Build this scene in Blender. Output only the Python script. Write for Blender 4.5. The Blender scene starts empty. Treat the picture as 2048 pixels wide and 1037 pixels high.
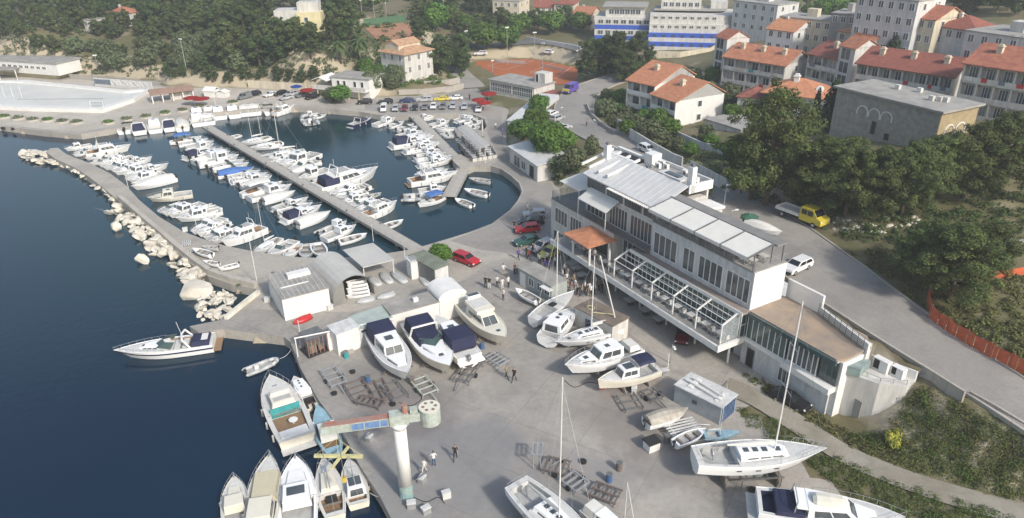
import bpy,math,random
import numpy as np
from mathutils import Vector,Matrix
from mathutils.geometry import tessellate_polygon
R=math.radians
sc=bpy.context.scene
COL=sc.collection
rnd=random.Random(7)
# ------------------------------------------------------------------ camera, world, sun, exposure
CAM_H,FPX=46.0,1450.0                      # camera height over the sea, focal length in pixels of a 2048 wide frame
_d=np.array([1060.0-1024.0,3450.0-518.5,FPX]);_d /= np.linalg.norm(_d)
_up=-_d
_fw=np.array([0,0,1.0]);_fw=_fw-_up*float(_fw @ _up);_fw /= np.linalg.norm(_fw)
_rt=np.cross(_fw,_up)
if _rt[0]<0:_rt=-_rt
RW=np.array([_rt,_fw,_up])                  # rows: world axes written in lens axes (x right, y down, z forward)
cam_data=bpy.data.cameras.new('camera')
cam=bpy.data.objects.new('camera',cam_data);COL.objects.link(cam)
cam_data.sensor_width=36.0
cam_data.lens=FPX/2048.0*36.0
cam_data.clip_start=0.5;cam_data.clip_end=20000
_m=Matrix(((RW[0][0],-RW[0][1],-RW[0][2],0),(RW[1][0],-RW[1][1],-RW[1][2],0),(RW[2][0],-RW[2][1],-RW[2][2],CAM_H),(0,0,0,1)))
cam.matrix_world=_m
sc.camera=cam
SUN_AZ=(0.62,-0.79)                          # horizontal direction towards the sun
SUN_EL=36.0
world=bpy.data.worlds.new('World');sc.world=world;world.use_nodes=True
nt=world.node_tree;nt.nodes.clear()
sky=nt.nodes.new('ShaderNodeTexSky');sky.sky_type='NISHITA';sky.sun_disc=False
sky.sun_elevation=R(SUN_EL);sky.sun_rotation=math.atan2(SUN_AZ[0],SUN_AZ[1])
sky.air_density=1.3;sky.dust_density=2.5;sky.ozone_density=1.0
bg=nt.nodes.new('ShaderNodeBackground');bg.inputs['Strength'].default_value=0.15
wo=nt.nodes.new('ShaderNodeOutputWorld')
nt.links.new(sky.outputs[0],bg.inputs[0]);nt.links.new(bg.outputs[0],wo.inputs[0])
sun_d=bpy.data.lights.new('sun','SUN');sun_d.energy=3.3;sun_d.angle=R(5);sun_d.color=(1.0,0.95,0.87)
sun=bpy.data.objects.new('sun',sun_d);COL.objects.link(sun)
_sd=Vector((SUN_AZ[0]*math.cos(R(SUN_EL)),SUN_AZ[1]*math.cos(R(SUN_EL)),math.sin(R(SUN_EL))))
sun.rotation_euler=_sd.to_track_quat('Z','Y').to_euler()
sun.location=(80,-100,120)
sc.view_settings.view_transform='Standard'
try:sc.view_settings.look='None'
except Exception:pass
sc.view_settings.exposure=0.25;sc.view_settings.gamma=1.0
sc.view_settings.use_curve_mapping=False
sc.cycles.max_bounces=5;sc.cycles.diffuse_bounces=2;sc.cycles.glossy_bounces=3
sc.cycles.transparent_max_bounces=6;sc.cycles.transmission_bounces=3
# ------------------------------------------------------------------ survey helpers
def W(u,v,z=1.2):
 """the place in the world, at height z, that the survey photograph shows at pixel u, v"""
 w=RW @ np.array([u-1024.0,v-518.5,FPX])
 t=(z-CAM_H)/w[2]
 return Vector((w[0]*t,w[1]*t,z))
def PJ(p):
 c=RW.T @ np.array([p[0],p[1],p[2]-CAM_H])
 return 1024+FPX*c[0]/c[2],518.5+FPX*c[1]/c[2]
def ztop(p,v):
 """height at which a vertical over p reaches image row v"""
 lo,hi=-5.0,45.9
 for _ in range(40):
  m=(lo+hi)/2
  if PJ((p[0],p[1],m))[1]>v:lo=m
  else:hi=m
 return lo
REG={'Z1':(0,0,.28927),'Z2':(480,0,.28927),'Z3':(900,0,.28927),'Z4':(1400,0,.36652),'Z5':(20,220,.26995),'Z6':(330,200,.28935),
  'Z7':(700,200,.26995),'Z8':(200,440,.30864),'S1':(1050,260,.36652),'S2':(1400,480,.405),'S3':(900,460,.32787),
  'S4':(520,500,.30857),'S5':(400,720,.30562),'S6':(880,740,.28634),'S7':(1300,680,.36523),'S8':(1400,150,.39536)}
def pz(reg,x,y):
 if reg is None:return x,y
 a,b,s=REG[reg]
 return a+x*s,b+y*s
def WZ(reg,x,y,z=1.2):return W(*pz(reg,x,y),z)
# ------------------------------------------------------------------ materials
def srgb(h):
 h=h.lstrip('#');c=[int(h[i:i+2],16)/255 for i in (0,2,4)]
 return tuple(x/12.92 if x<=.04045 else ((x+.055)/1.055)**2.4 for x in c)
MATS={}
def mat(name,col,rough=.6,var=.15,scale=1.0,col2=None,bump=0.0,bscale=None,metal=0.0,spec=.5,alpha=None,island=0.0,objvar=0.0,stretch=None,detail=5.0,trans=0.0):
 if name in MATS:return MATS[name]
 m=bpy.data.materials.new(name);m.use_nodes=True;MATS[name]=m
 t=m.node_tree;N,L=t.nodes,t.links
 b=N['Principled BSDF']
 b.inputs['Roughness'].default_value=rough;b.inputs['Metallic'].default_value=metal
 b.inputs['Specular IOR Level'].default_value=spec
 c1=tuple(col)+(1,)
 c2=tuple(col2)+(1,) if col2 else tuple(x*(1-var) for x in col)+(1,)
 m.diffuse_color=c1
 tc=N.new('ShaderNodeTexCoord')
 src=tc.outputs['Object']
 if stretch:
  mp=N.new('ShaderNodeMapping');mp.inputs['Scale'].default_value=stretch
  L.new(src,mp.inputs['Vector']);src=mp.outputs['Vector']
 if var>0 or col2:
  n=N.new('ShaderNodeTexNoise');n.inputs['Scale'].default_value=scale;n.inputs['Detail'].default_value=detail;n.inputs['Roughness'].default_value=.62
  L.new(src,n.inputs['Vector'])
  r=N.new('ShaderNodeValToRGB');r.color_ramp.elements[0].position=.36;r.color_ramp.elements[1].position=.64
  r.color_ramp.elements[0].color=c2;r.color_ramp.elements[1].color=c1
  L.new(n.outputs['Fac'],r.inputs['Fac']);out=r.outputs['Color']
 else:
  rg=N.new('ShaderNodeRGB');rg.outputs[0].default_value=c1;out=rg.outputs[0]
 if island or objvar:
  h=N.new('ShaderNodeHueSaturation');h.inputs['Fac'].default_value=1.0
  val=None
  if island:
   g=N.new('ShaderNodeNewGeometry')
   mr=N.new('ShaderNodeMapRange');mr.inputs['To Min'].default_value=1-island;mr.inputs['To Max'].default_value=1+island
   L.new(g.outputs['Random Per Island'],mr.inputs['Value']);val=mr.outputs['Result']
  if objvar:
   oi=N.new('ShaderNodeObjectInfo')
   mr2=N.new('ShaderNodeMapRange');mr2.inputs['To Min'].default_value=1-objvar;mr2.inputs['To Max'].default_value=1+objvar
   L.new(oi.outputs['Random'],mr2.inputs['Value'])
   hr=N.new('ShaderNodeMapRange');hr.inputs['To Min'].default_value=.5-objvar*.06;hr.inputs['To Max'].default_value=.5+objvar*.05
   L.new(oi.outputs['Random'],hr.inputs['Value']);L.new(hr.outputs['Result'],h.inputs['Hue'])
   if val:
    mu=N.new('ShaderNodeMath');mu.operation='MULTIPLY';L.new(val,mu.inputs[0]);L.new(mr2.outputs['Result'],mu.inputs[1]);val=mu.outputs[0]
   else:val=mr2.outputs['Result']
  L.new(val,h.inputs['Value']);L.new(out,h.inputs['Color']);out=h.outputs['Color']
 L.new(out,b.inputs['Base Color'])
 if bump:
  n2=N.new('ShaderNodeTexNoise');n2.inputs['Scale'].default_value=bscale or scale*6;n2.inputs['Detail'].default_value=4
  L.new(src,n2.inputs['Vector'])
  bp=N.new('ShaderNodeBump');bp.inputs['Strength'].default_value=1.0;bp.inputs['Distance'].default_value=bump
  L.new(n2.outputs['Fac'],bp.inputs['Height']);L.new(bp.outputs['Normal'],b.inputs['Normal'])
 if trans:
  out_n=N['Material Output']
  tr=N.new('ShaderNodeBsdfTranslucent');L.new(out,tr.inputs['Color'])
  mx=N.new('ShaderNodeMixShader');mx.inputs['Fac'].default_value=trans
  L.new(b.outputs[0],mx.inputs[1]);L.new(tr.outputs[0],mx.inputs[2]);L.new(mx.outputs[0],out_n.inputs['Surface'])
 if alpha is not None:
  b.inputs['Alpha'].default_value=alpha
 return m
def layered(name,base,blotch,stain,sc1=.05,sc2=.35,sc3=3.0,rough=.9,bump=.01,spots=None,joint=None):
 """weathered ground: large blotches, mid stains, fine grain, optional joints between slabs"""
 m=bpy.data.materials.new(name);m.use_nodes=True;MATS[name]=m
 t=m.node_tree;N,L=t.nodes,t.links;b=N['Principled BSDF'];b.inputs['Roughness'].default_value=rough
 b.inputs['Specular IOR Level'].default_value=.3
 tc=N.new('ShaderNodeTexCoord');src=tc.outputs['Object']
 def noise(s,d=5,ro=.6):
  n=N.new('ShaderNodeTexNoise');n.inputs['Scale'].default_value=s;n.inputs['Detail'].default_value=d;n.inputs['Roughness'].default_value=ro
  L.new(src,n.inputs['Vector']);return n.outputs['Fac']
 def mr(v,a,c,lo=0,hi=1):
  x=N.new('ShaderNodeMapRange');x.inputs['From Min'].default_value=a;x.inputs['From Max'].default_value=c
  x.inputs['To Min'].default_value=lo;x.inputs['To Max'].default_value=hi;L.new(v,x.inputs['Value']);return x.outputs['Result']
 def mix(f,a,c,mode='MIX'):
  x=N.new('ShaderNodeMix');x.data_type='RGBA';x.blend_type=mode
  if isinstance(f,float):x.inputs[0].default_value=f
  else:L.new(f,x.inputs[0])
  for i,q in ((6,a),(7,c)):
   if isinstance(q,tuple):x.inputs[i].default_value=q+(1,)
   else:L.new(q,x.inputs[i])
  return x.outputs[2]
 c=mix(mr(noise(sc1),.4,.62),base,blotch)
 c=mix(mr(noise(sc2,8,.7),.5,.75,0,.8),c,stain)
 g=mr(noise(sc3,6,.7),.3,.7,.86,1.08)
 c=mix(1.0,c,_grey(N,L,g),'MULTIPLY')
 if joint:
  br=N.new('ShaderNodeTexBrick');br.inputs['Scale'].default_value=1.0;br.offset=0
  br.inputs['Brick Width'].default_value=joint[0];br.inputs['Row Height'].default_value=joint[1];br.inputs['Mortar Size'].default_value=joint[2]
  br.inputs['Color1'].default_value=(1,1,1,1);br.inputs['Color2'].default_value=(.93,.93,.93,1);br.inputs['Mortar'].default_value=(.55,.54,.52,1)
  mp=N.new('ShaderNodeMapping');mp.inputs['Rotation'].default_value=(0,0,R(joint[3]));L.new(src,mp.inputs['Vector']);L.new(mp.outputs[0],br.inputs['Vector'])
  c=mix(.45,c,br.outputs['Color'],'MULTIPLY')
 for (sx,sy,rad,colr,amt) in (spots or []):      # ragged edges: old spills and damp patches, plus tree shade painted on the road
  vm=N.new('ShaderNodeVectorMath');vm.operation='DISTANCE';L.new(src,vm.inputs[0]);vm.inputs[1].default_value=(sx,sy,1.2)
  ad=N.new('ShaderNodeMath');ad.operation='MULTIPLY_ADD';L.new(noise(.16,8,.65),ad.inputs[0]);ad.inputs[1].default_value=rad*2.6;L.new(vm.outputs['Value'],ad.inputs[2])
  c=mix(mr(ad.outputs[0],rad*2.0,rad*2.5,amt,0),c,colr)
 L.new(c,b.inputs['Base Color'])
 bp=N.new('ShaderNodeBump');bp.inputs['Distance'].default_value=bump;L.new(noise(sc3*3),bp.inputs['Height']);L.new(bp.outputs['Normal'],b.inputs['Normal'])
 return m
def _grey(N,L,v):
 x=N.new('ShaderNodeCombineColor')
 for i in range(3):L.new(v,x.inputs[i])
 return x.outputs[0]
M_CONC=layered('quay concrete',(.43,.395,.345),(.35,.325,.29),(.24,.225,.21),.06,.3,2.2,joint=(6.0,5.0,.035,30))
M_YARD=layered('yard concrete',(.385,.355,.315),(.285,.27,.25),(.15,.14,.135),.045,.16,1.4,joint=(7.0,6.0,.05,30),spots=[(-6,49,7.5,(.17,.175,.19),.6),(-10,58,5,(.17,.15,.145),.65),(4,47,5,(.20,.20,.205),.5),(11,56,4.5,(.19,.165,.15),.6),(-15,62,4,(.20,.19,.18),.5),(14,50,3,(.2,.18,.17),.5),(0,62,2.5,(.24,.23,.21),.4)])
M_PALE=layered('pale paving',(.50,.46,.40),(.42,.385,.33),(.33,.30,.26),.05,.3,1.5)
M_ASPH=layered('road asphalt',(.335,.31,.28),(.27,.255,.235),(.19,.18,.17),.05,.3,3.0,spots=[(34,82,6,(.17,.165,.16),.6),(37,69,6,(.19,.185,.175),.6),(44,56,5,(.2,.19,.18),.5),(27,100,6,(.19,.18,.17),.5),(16,140,6,(.2,.19,.18),.5)])  # spots: tar patches, with tree shade painted into the asphalt colour
M_ASPHD=layered('dark asphalt',(.19,.185,.18),(.15,.147,.145),(.10,.10,.10),.05,.3,3.0)
M_CLAY=layered('court clay',(.40,.125,.045),(.36,.11,.04),(.30,.10,.045),.08,.3,2.0)
M_GRAVEL=layered('track gravel',(.36,.33,.28),(.28,.25,.20),(.18,.17,.12),.12,.5,4.0,bump=.03)
M_EARTH=layered('earth',(.21,.16,.115),(.15,.125,.08),(.09,.10,.045),.08,.4,3.0,bump=.05)
M_WHITE=mat('white paint',(.74,.73,.70),.55,.10,.8)
M_WHITE2=mat('off white wall',(.62,.60,.56),.8,.26,.9,stretch=(1.6,1.6,.28),bump=.004)
M_GREYW=mat('pale grey wall',(.62,.62,.61),.8,.26,.9,stretch=(1.6,1.6,.28),bump=.004)
M_CREAM=mat('cream wall',(.62,.55,.42),.8,.24,.9,stretch=(1.6,1.6,.28))
M_YELLOWW=mat('pale yellow wall',(.68,.60,.36),.8,.14,.4)
M_STONE=mat('grey stone wall',(.36,.335,.295),.9,.3,1.2,bump=.02)
M_OCHRE=mat('ochre stone wall',(.36,.29,.17),.9,.25,1.0,bump=.02)
M_ROOFC=mat('grey roof felt',(.36,.345,.32),.9,.3,.5)
M_TILE=mat('red roof tiles',(.42,.17,.095),.85,.35,1.2,col2=(.28,.10,.065),objvar=.12,bump=.03,bscale=3.0)
M_TILEO=mat('orange roof tiles',(.50,.215,.11),.85,.3,1.4,col2=(.36,.15,.085),objvar=.1,bump=.03,bscale=3.0)
M_TILED=mat('dark red roof tiles',(.28,.095,.065),.85,.3,1.2,bump=.03,bscale=3.0)
M_GLASS=mat('window glass',(.085,.10,.11),.1,.3,.7,spec=.7)
M_BLIND=mat('pale shutter',(.42,.40,.36),.7,.1,2)
M_GLASSG=mat('greenish glass',(.06,.10,.095),.1,.3,.7,spec=.7)
M_GLASSM=mat('misty glass sheet',(.45,.5,.52),.15,.1,.7,spec=.6,alpha=.35)
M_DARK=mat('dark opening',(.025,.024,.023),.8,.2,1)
M_FRAME=mat('window frame white',(.72,.72,.70),.5,.05,2)
M_METAL=mat('galvanised metal',(.48,.49,.50),.45,.2,2,metal=.5)
M_STEEL=mat('grey steel',(.20,.20,.20),.5,.25,2,metal=.3)
M_BLACK=mat('black rubber',(.018,.018,.019),.7,.2,3)
M_CANVAS=mat('off white canvas',(.66,.645,.60),.85,.08,1)
M_NAVYC=mat('navy canvas',(.018,.023,.065),.8,.25,1.5,bump=.02,bscale=4)
M_BLUEC=mat('blue canvas',(.07,.17,.45),.75,.25,1.5,bump=.02,bscale=4)
M_GRP=mat('white gelcoat',(.82,.82,.81),.28,.05,1.2,spec=.5)
M_GRPC=mat('cream gelcoat',(.70,.66,.56),.35,.07,1.2)
M_GRPG=mat('dull grey gelcoat',(.50,.51,.50),.5,.2,1.5)
M_DECK=mat('pale deck',(.60,.595,.57),.6,.12,2)
M_DECKG=mat('grey deck',(.42,.42,.41),.7,.18,2)
M_TEAK=mat('teak boards',(.30,.19,.11),.7,.3,1.5,stretch=(1,12,1))
M_NAVYH=mat('navy hull paint',(.018,.022,.07),.25,.1,1)
M_BLUEH=mat('light blue paint',(.30,.47,.55),.55,.25,1.5)
M_BLUEM=mat('blue paint',(.07,.14,.30),.5,.25,1.5)
M_ANTIR=mat('red antifouling',(.42,.09,.07),.8,.3,2)
M_ANTIB=mat('blue antifouling',(.05,.09,.20),.8,.3,2)
M_ANTIG=mat('grey antifouling',(.30,.33,.33),.85,.35,2)
M_RED=mat('red paint',(.50,.03,.03),.35,.15,1.5)
M_SIGNR=mat('red cloth',(.50,.035,.03),.8,.2,1)
M_RUST=mat('rusty red paint',(.36,.13,.09),.85,.5,2.5,col2=(.28,.22,.19));M_RUSTS=mat('rusty steel',(.17,.12,.10),.85,.5,2.5,col2=(.12,.11,.105))
M_CRBLUE=mat('faded blue paint',(.07,.14,.38),.7,.4,2.0,col2=(.16,.26,.42))
M_CRPALE=mat('weathered pale green paint',(.42,.49,.45),.8,.35,2.0,col2=(.32,.33,.28))
M_TEAL=mat('teal paint',(.05,.32,.33),.6,.2,2)
M_YEL=mat('yellow paint',(.62,.44,.04),.5,.2,2)
M_YELP=mat('pale yellow paint',(.62,.58,.30),.6,.2,2)
M_WOOD=mat('grey weathered timber',(.24,.20,.16),.9,.35,2,stretch=(1,8,1))
M_BARK=mat('pine bark',(.17,.125,.09),.95,.4,4,bump=.03)
M_PINE=mat('pine needles',(.135,.17,.052),.75,.0,.5,col2=(.065,.092,.034),island=.45,objvar=.16,spec=.2,trans=.3)
M_PINEB=mat('dark pine needles',(.075,.105,.032),.75,.0,.4,col2=(.045,.07,.022),island=.38,objvar=.25,spec=.2,trans=.2)
M_LEAF=mat('bright leaves',(.12,.21,.035),.7,.0,.5,col2=(.075,.15,.025),island=.35,objvar=.18,spec=.25,trans=.3)
M_OLIVE=mat('olive grey leaves',(.15,.175,.085),.75,.0,.5,col2=(.10,.13,.06),island=.35,objvar=.2,spec=.25,trans=.25)
M_CYP=mat('cypress leaves',(.028,.048,.018),.8,.0,.5,col2=(.02,.036,.014),island=.3,spec=.2)
M_PALM=mat('palm fronds',(.09,.13,.04),.6,.0,.5,col2=(.06,.10,.03),island=.3,spec=.3,trans=.2)
M_ROCK=mat('limestone',(.68,.645,.57),.9,.0,.5,col2=(.48,.44,.36),bump=.12,bscale=1.6,objvar=.15)
M_ROCKW=mat('wet limestone',(.20,.165,.09),.7,.2,.8,bump=.08,bscale=2)
M_BOTTLE=mat('pale plastic',(.6,.6,.58),.5,.1,3)
# ------------------------------------------------------------------ mesh builder
class MB:
 def __init__(s):s.v=[];s.f=[];s.m=[]
 def add(s,vs,fs,m=0):
  o=len(s.v);s.v.extend([tuple(p) for p in vs]);s.f.extend([tuple(i+o for i in f) for f in fs]);s.m.extend([m]*len(fs));return s
 def box(s,x0,y0,z0,x1,y1,z1,m=0):
  if x0>x1:x0,x1=x1,x0
  if y0>y1:y0,y1=y1,y0
  if z0>z1:z0,z1=z1,z0
  return s.add([(x0,y0,z0),(x1,y0,z0),(x1,y1,z0),(x0,y1,z0),(x0,y0,z1),(x1,y0,z1),(x1,y1,z1),(x0,y1,z1)],
      [(0,3,2,1),(4,5,6,7),(0,1,5,4),(1,2,6,5),(2,3,7,6),(3,0,4,7)],m)
 def rbox(s,cx,cy,z0,lx,ly,h,a,m=0):
  c,n=math.cos(a),math.sin(a);pts=[]
  for z in (z0,z0+h):
   for sx,sy in ((-1,-1),(1,-1),(1,1),(-1,1)):
    x,y=sx*lx/2,sy*ly/2;pts.append((cx+x*c-y*n,cy+x*n+y*c,z))
  return s.add(pts,[(0,3,2,1),(4,5,6,7),(0,1,5,4),(1,2,6,5),(2,3,7,6),(3,0,4,7)],m)
 def hexa(s,b,t,m=0):
  return s.add(list(b)+list(t),[(0,3,2,1),(4,5,6,7),(0,1,5,4),(1,2,6,5),(2,3,7,6),(3,0,4,7)],m)
 def poly(s,pts,m=0):return s.add(pts,[tuple(range(len(pts)))],m)
 def prism(s,pts,z0,z1,m=0,mt=None):
  n=len(pts)
  a=sum(pts[i][0]*pts[(i+1)%n][1]-pts[(i+1)%n][0]*pts[i][1] for i in range(n))
  if a<0:pts=pts[::-1]
  g=lambda z,p:z(p) if callable(z) else z
  vs=[(p[0],p[1],g(z0,p)) for p in pts]+[(p[0],p[1],g(z1,p)) for p in pts]
  o=len(s.v)
  tri=tessellate_polygon([[Vector((p[0],p[1],0)) for p in pts]])
  s.v.extend(vs)
  for t in tri:
   A,B,C=(vs[i] for i in t)
   cr=(B[0]-A[0])*(C[1]-A[1])-(B[1]-A[1])*(C[0]-A[0])
   t=t if cr>0 else (t[0],t[2],t[1])
   s.f.append(tuple(o+n+i for i in t));s.m.append(m if mt is None else mt)
   s.f.append(tuple(o+i for i in (t[0],t[2],t[1])));s.m.append(m)
  for i in range(n):
   j=(i+1)%n;s.f.append((o+i,o+j,o+n+j,o+n+i));s.m.append(m)
  return s
 def tube(s,p,q,r,r2=None,n=6,m=0,cap=True):
  p,q=Vector(p),Vector(q);r2=r if r2 is None else r2
  d=(q-p)
  if d.length<1e-6:return s
  d.normalize();a=d.orthogonal().normalized();b=d.cross(a)
  vs=[p+(a*math.cos(2*math.pi*i/n)+b*math.sin(2*math.pi*i/n))*r for i in range(n)]+ \
    [q+(a*math.cos(2*math.pi*i/n)+b*math.sin(2*math.pi*i/n))*r2 for i in range(n)]
  fs=[(i,(i+1)%n,n+(i+1)%n,n+i) for i in range(n)]
  if cap:fs+=[tuple(range(n))[::-1],tuple(range(n,2*n))]
  return s.add(vs,fs,m)
 def path(s,pts,r,n=5,m=0):
  for a,b in zip(pts[:-1],pts[1:]):s.tube(a,b,r,None,n,m)
  return s
 def loft(s,rings,m=0,closed=True,caps=True):
  n=len(rings[0]);o=len(s.v)
  for r in rings:s.v.extend([tuple(p) for p in r])
  for k in range(len(rings)-1):
   for i in range(n if closed else n-1):
    j=(i+1)%n
    s.f.append((o+k*n+i,o+k*n+j,o+(k+1)*n+j,o+(k+1)*n+i));s.m.append(m[k] if isinstance(m,list) else m)
  if caps:
   mm=m[0] if isinstance(m,list) else m
   s.f.append(tuple(o+i for i in range(n))[::-1]);s.m.append(mm)
   s.f.append(tuple(o+(len(rings)-1)*n+i for i in range(n)));s.m.append(mm)
  return s
 def patch(s,q,u0,u1,v0,v1,th=.02,m=0):
  """a thin slab proud of the quad q (4 corners, counter-clockwise seen from outside)"""
  q=[Vector(p) for p in q]
  P=lambda u,v:(q[0]*(1-u)+q[1]*u)*(1-v)+(q[3]*(1-u)+q[2]*u)*v
  nrm=(q[1]-q[0]).cross(q[3]-q[0])
  if nrm.length<1e-9:return s
  nrm.normalize()
  b=[P(u0,v0),P(u1,v0),P(u1,v1),P(u0,v1)]
  return s.hexa([p-nrm*.004 for p in b],[p+nrm*th for p in b],m)
 def mesh(s,name,mats,smooth=False):
  me=bpy.data.meshes.new(name);me.from_pydata(s.v,[],s.f)
  for mm in (mats if isinstance(mats,(list,tuple)) else [mats]):me.materials.append(mm)
  if len(me.materials)>1:me.polygons.foreach_set('material_index',s.m)
  if smooth:me.polygons.foreach_set('use_smooth',[True]*len(s.f))
  me.update();return me
 def build(s,name,mats,parent=None,loc=None,rot=None,smooth=False):
  return place(s.mesh(name,mats,smooth),name,parent,loc,rot)
def place(me,name,parent=None,loc=None,rot=None,scale=None):
 o=bpy.data.objects.new(name,me);COL.objects.link(o)
 if parent is not None:o.parent=parent
 if loc is not None:o.location=loc
 if rot is not None:o.rotation_euler=rot if isinstance(rot,(tuple,list)) else (0,0,rot)
 if scale is not None:o.scale=(scale,)*3 if isinstance(scale,(int,float)) else scale
 return o
def tag(o,label=None,cat=None,group=None,kind=None):
 if label:o['label']=label
 if cat:o['category']=cat
 if group:o['group']=group
 if kind:o['kind']=kind
 return o
def thing(name,label,cat,loc=(0,0,0),rotz=0.0,group=None):
 return tag(place(None,name,None,loc,rotz),label,cat,group)
def struct(name,mb,m,smooth=False):return tag(mb.build(name,m,smooth=smooth),kind='structure')
KIDS={}
def kids(o):
 return [c for c in bpy.data.objects if c.parent==o]
def snapshot(root):
 """the tree of a finished prototype as nested lists, so that copies need no scan of the scene"""
 return [(c,snapshot(c)) for c in root.children]
def clone(root,snap,loc=None,rotz=None,label=None,group=None,cat=None,swap=None,scale=None,rot=None):
 r=root.copy();COL.objects.link(r)
 if loc is not None:r.location=loc
 if rotz is not None:r.rotation_euler=(0,0,rotz)
 if rot is not None:r.rotation_euler=rot
 if label:r['label']=label
 if group:r['group']=group
 if cat:r['category']=cat
 if scale is not None:r.scale=(scale,)*3 if isinstance(scale,(int,float)) else scale
 def rec(sn,p):
  for c,sub in sn:
   d=c.copy();COL.objects.link(d);d.parent=p
   if swap:
    for i,sl in enumerate(d.material_slots):
     if sl.material in swap:
      k=swap[sl.material];sl.link='OBJECT';sl.material=k
   rec(sub,d)
 if swap:
  for i,sl in enumerate(r.material_slots):
   if sl.material in swap:
    k=swap[sl.material];sl.link='OBJECT';sl.material=k
 rec(snap,r);return r
PARK=[]
def park_proto(root):
 """a prototype that has been copied is taken out again"""
 def rec(o):
  for c in list(o.children):rec(c)
  bpy.data.objects.remove(o)
 rec(root)
ORD=['first','second','third','fourth','fifth','sixth','seventh','eighth','ninth','tenth','eleventh','twelfth','thirteenth','fourteenth','fifteenth',
  'sixteenth','seventeenth','eighteenth','nineteenth','twentieth','twenty-first','twenty-second','twenty-third','twenty-fourth','twenty-fifth','twenty-sixth','twenty-seventh']
# ================================================================== THE SETTING: sea, land, quays, roads
CO=Vector((20.9,62.6,0))                    # right front corner of the clubhouse terrace
CE=Vector((.505,-.863,0));CN=Vector((.863,.505,0))
C_ROT=math.atan2(CE.y,CE.x)
def CL(a,b,z=0.0):return CO-CE*a+CN*b+Vector((0,0,z))   # a metres to the left along the front, b metres inwards
def pts_xy(l,z=1.2):return [tuple(W(u,v,z)[:2]) for u,v in l]
def catmull(P,n=6):
 P=[Vector(p) for p in P];out=[]
 for i in range(len(P)-1):
  a,b,c,d=P[max(i-1,0)],P[i],P[i+1],P[min(i+2,len(P)-1)]
  for k in range(n):
   t=k/n
   out.append(.5*((2*b)+(c-a)*t+(2*a-5*b+4*c-d)*t*t+(3*b-a-3*c+d)*t**3))
 out.append(P[-1]);return out
COAST=pts_xy([(0,252),(87,263),(162,269),(240,256),(376,232),(480,222),(590,215),(653,218),(720,224),(769,232),(821,231),(943,228),
 (968,238),(974,252),(966,262),(926,253),(908,258),(943,329),(935,332),(981,332),(1002,338),(1021,351),(1038,366),(1044,384),(1035,402),(1019,421),(983,448),
 (938,465),(889,480),(835,496),(800,503),(740,512),(660,517),(600,515),(545,509),(496,501),(447,491),(405,478),(366,463),(317,433),
 (279,401),(252,371),(220,347),(182,328),(133,309),(116,296),(101,297),(92,304),(109,317),(150,336),(179,355),(204,374),(236,401),(263,422),(290,449),
 (322,476),(345,497),(385,530),(416,552),(462,568),(509,578),(521,586),(480,618),(456,637),(379,653),(397,665),(447,659),(567,674),(580,684),(592,712),(600,735),(614,760),
 (638,802),(663,835),(693,879),(721,934),(761,995),(782,1037),(830,1140),(890,1290)])
LAND=COAST+[(20,18),(320,18),(320,620),(-340,620),(-340,190),(-150,165)]
FLAT=COAST[:46]+COAST[46:]+pts_xy([(1900,1280),(1770,1085),(1700,1010),(1600,940),(1520,885),(1475,835),(1440,762),(1448,742)])+ \
 [tuple(CL(-1.5,4.6)[:2]),tuple(CL(-10.5,5.6)[:2]),tuple(CL(-10.9,7)[:2]),tuple(CL(0,7)[:2]),tuple(CL(20,7.5)[:2]),tuple(CL(33,8)[:2]),tuple(CL(38,6)[:2])]+ \
 pts_xy([(1120,420),(1112,378),(1092,350),(1062,340),(1020,312),(1006,285),(1004,240),(1012,205),(1000,190),(985,178),(955,168),(944,172),(925,182),(880,190),(810,194),(733,198),
 (715,200),(640,190),(610,182),(500,176),(400,176),(325,172),(318,163),(160,153),(0,148),(-200,150)])+[(-340,260),(-340,190),(-150,165)]
def seg_dist(X,Y,P,closed=True):
 D=np.full(X.shape,1e9);T=np.zeros(X.shape);n=len(P)
 for i in range(n if closed else n-1):
  a=P[i];b=P[(i+1)%n];dx,dy=b[0]-a[0],b[1]-a[1];L2=dx*dx+dy*dy
  if L2<1e-9:continue
  t=np.clip(((X-a[0])*dx+(Y-a[1])*dy)/L2,0,1)
  d=np.hypot(X-a[0]-t*dx,Y-a[1]-t*dy)
  k=d<D;D=np.where(k,d,D);T=np.where(k,i+t,T)
 return D,T
def inside(X,Y,P):
 c=np.zeros(X.shape,bool);n=len(P)
 for i in range(n):
  x1,y1=P[i][:2];x2,y2=P[(i+1)%n][:2]
  if y1==y2:continue
  c^=((y1>Y)!=(y2>Y)) & (X<(x2-x1)*(Y-y1)/(y2-y1)+x1)
 return c
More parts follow.
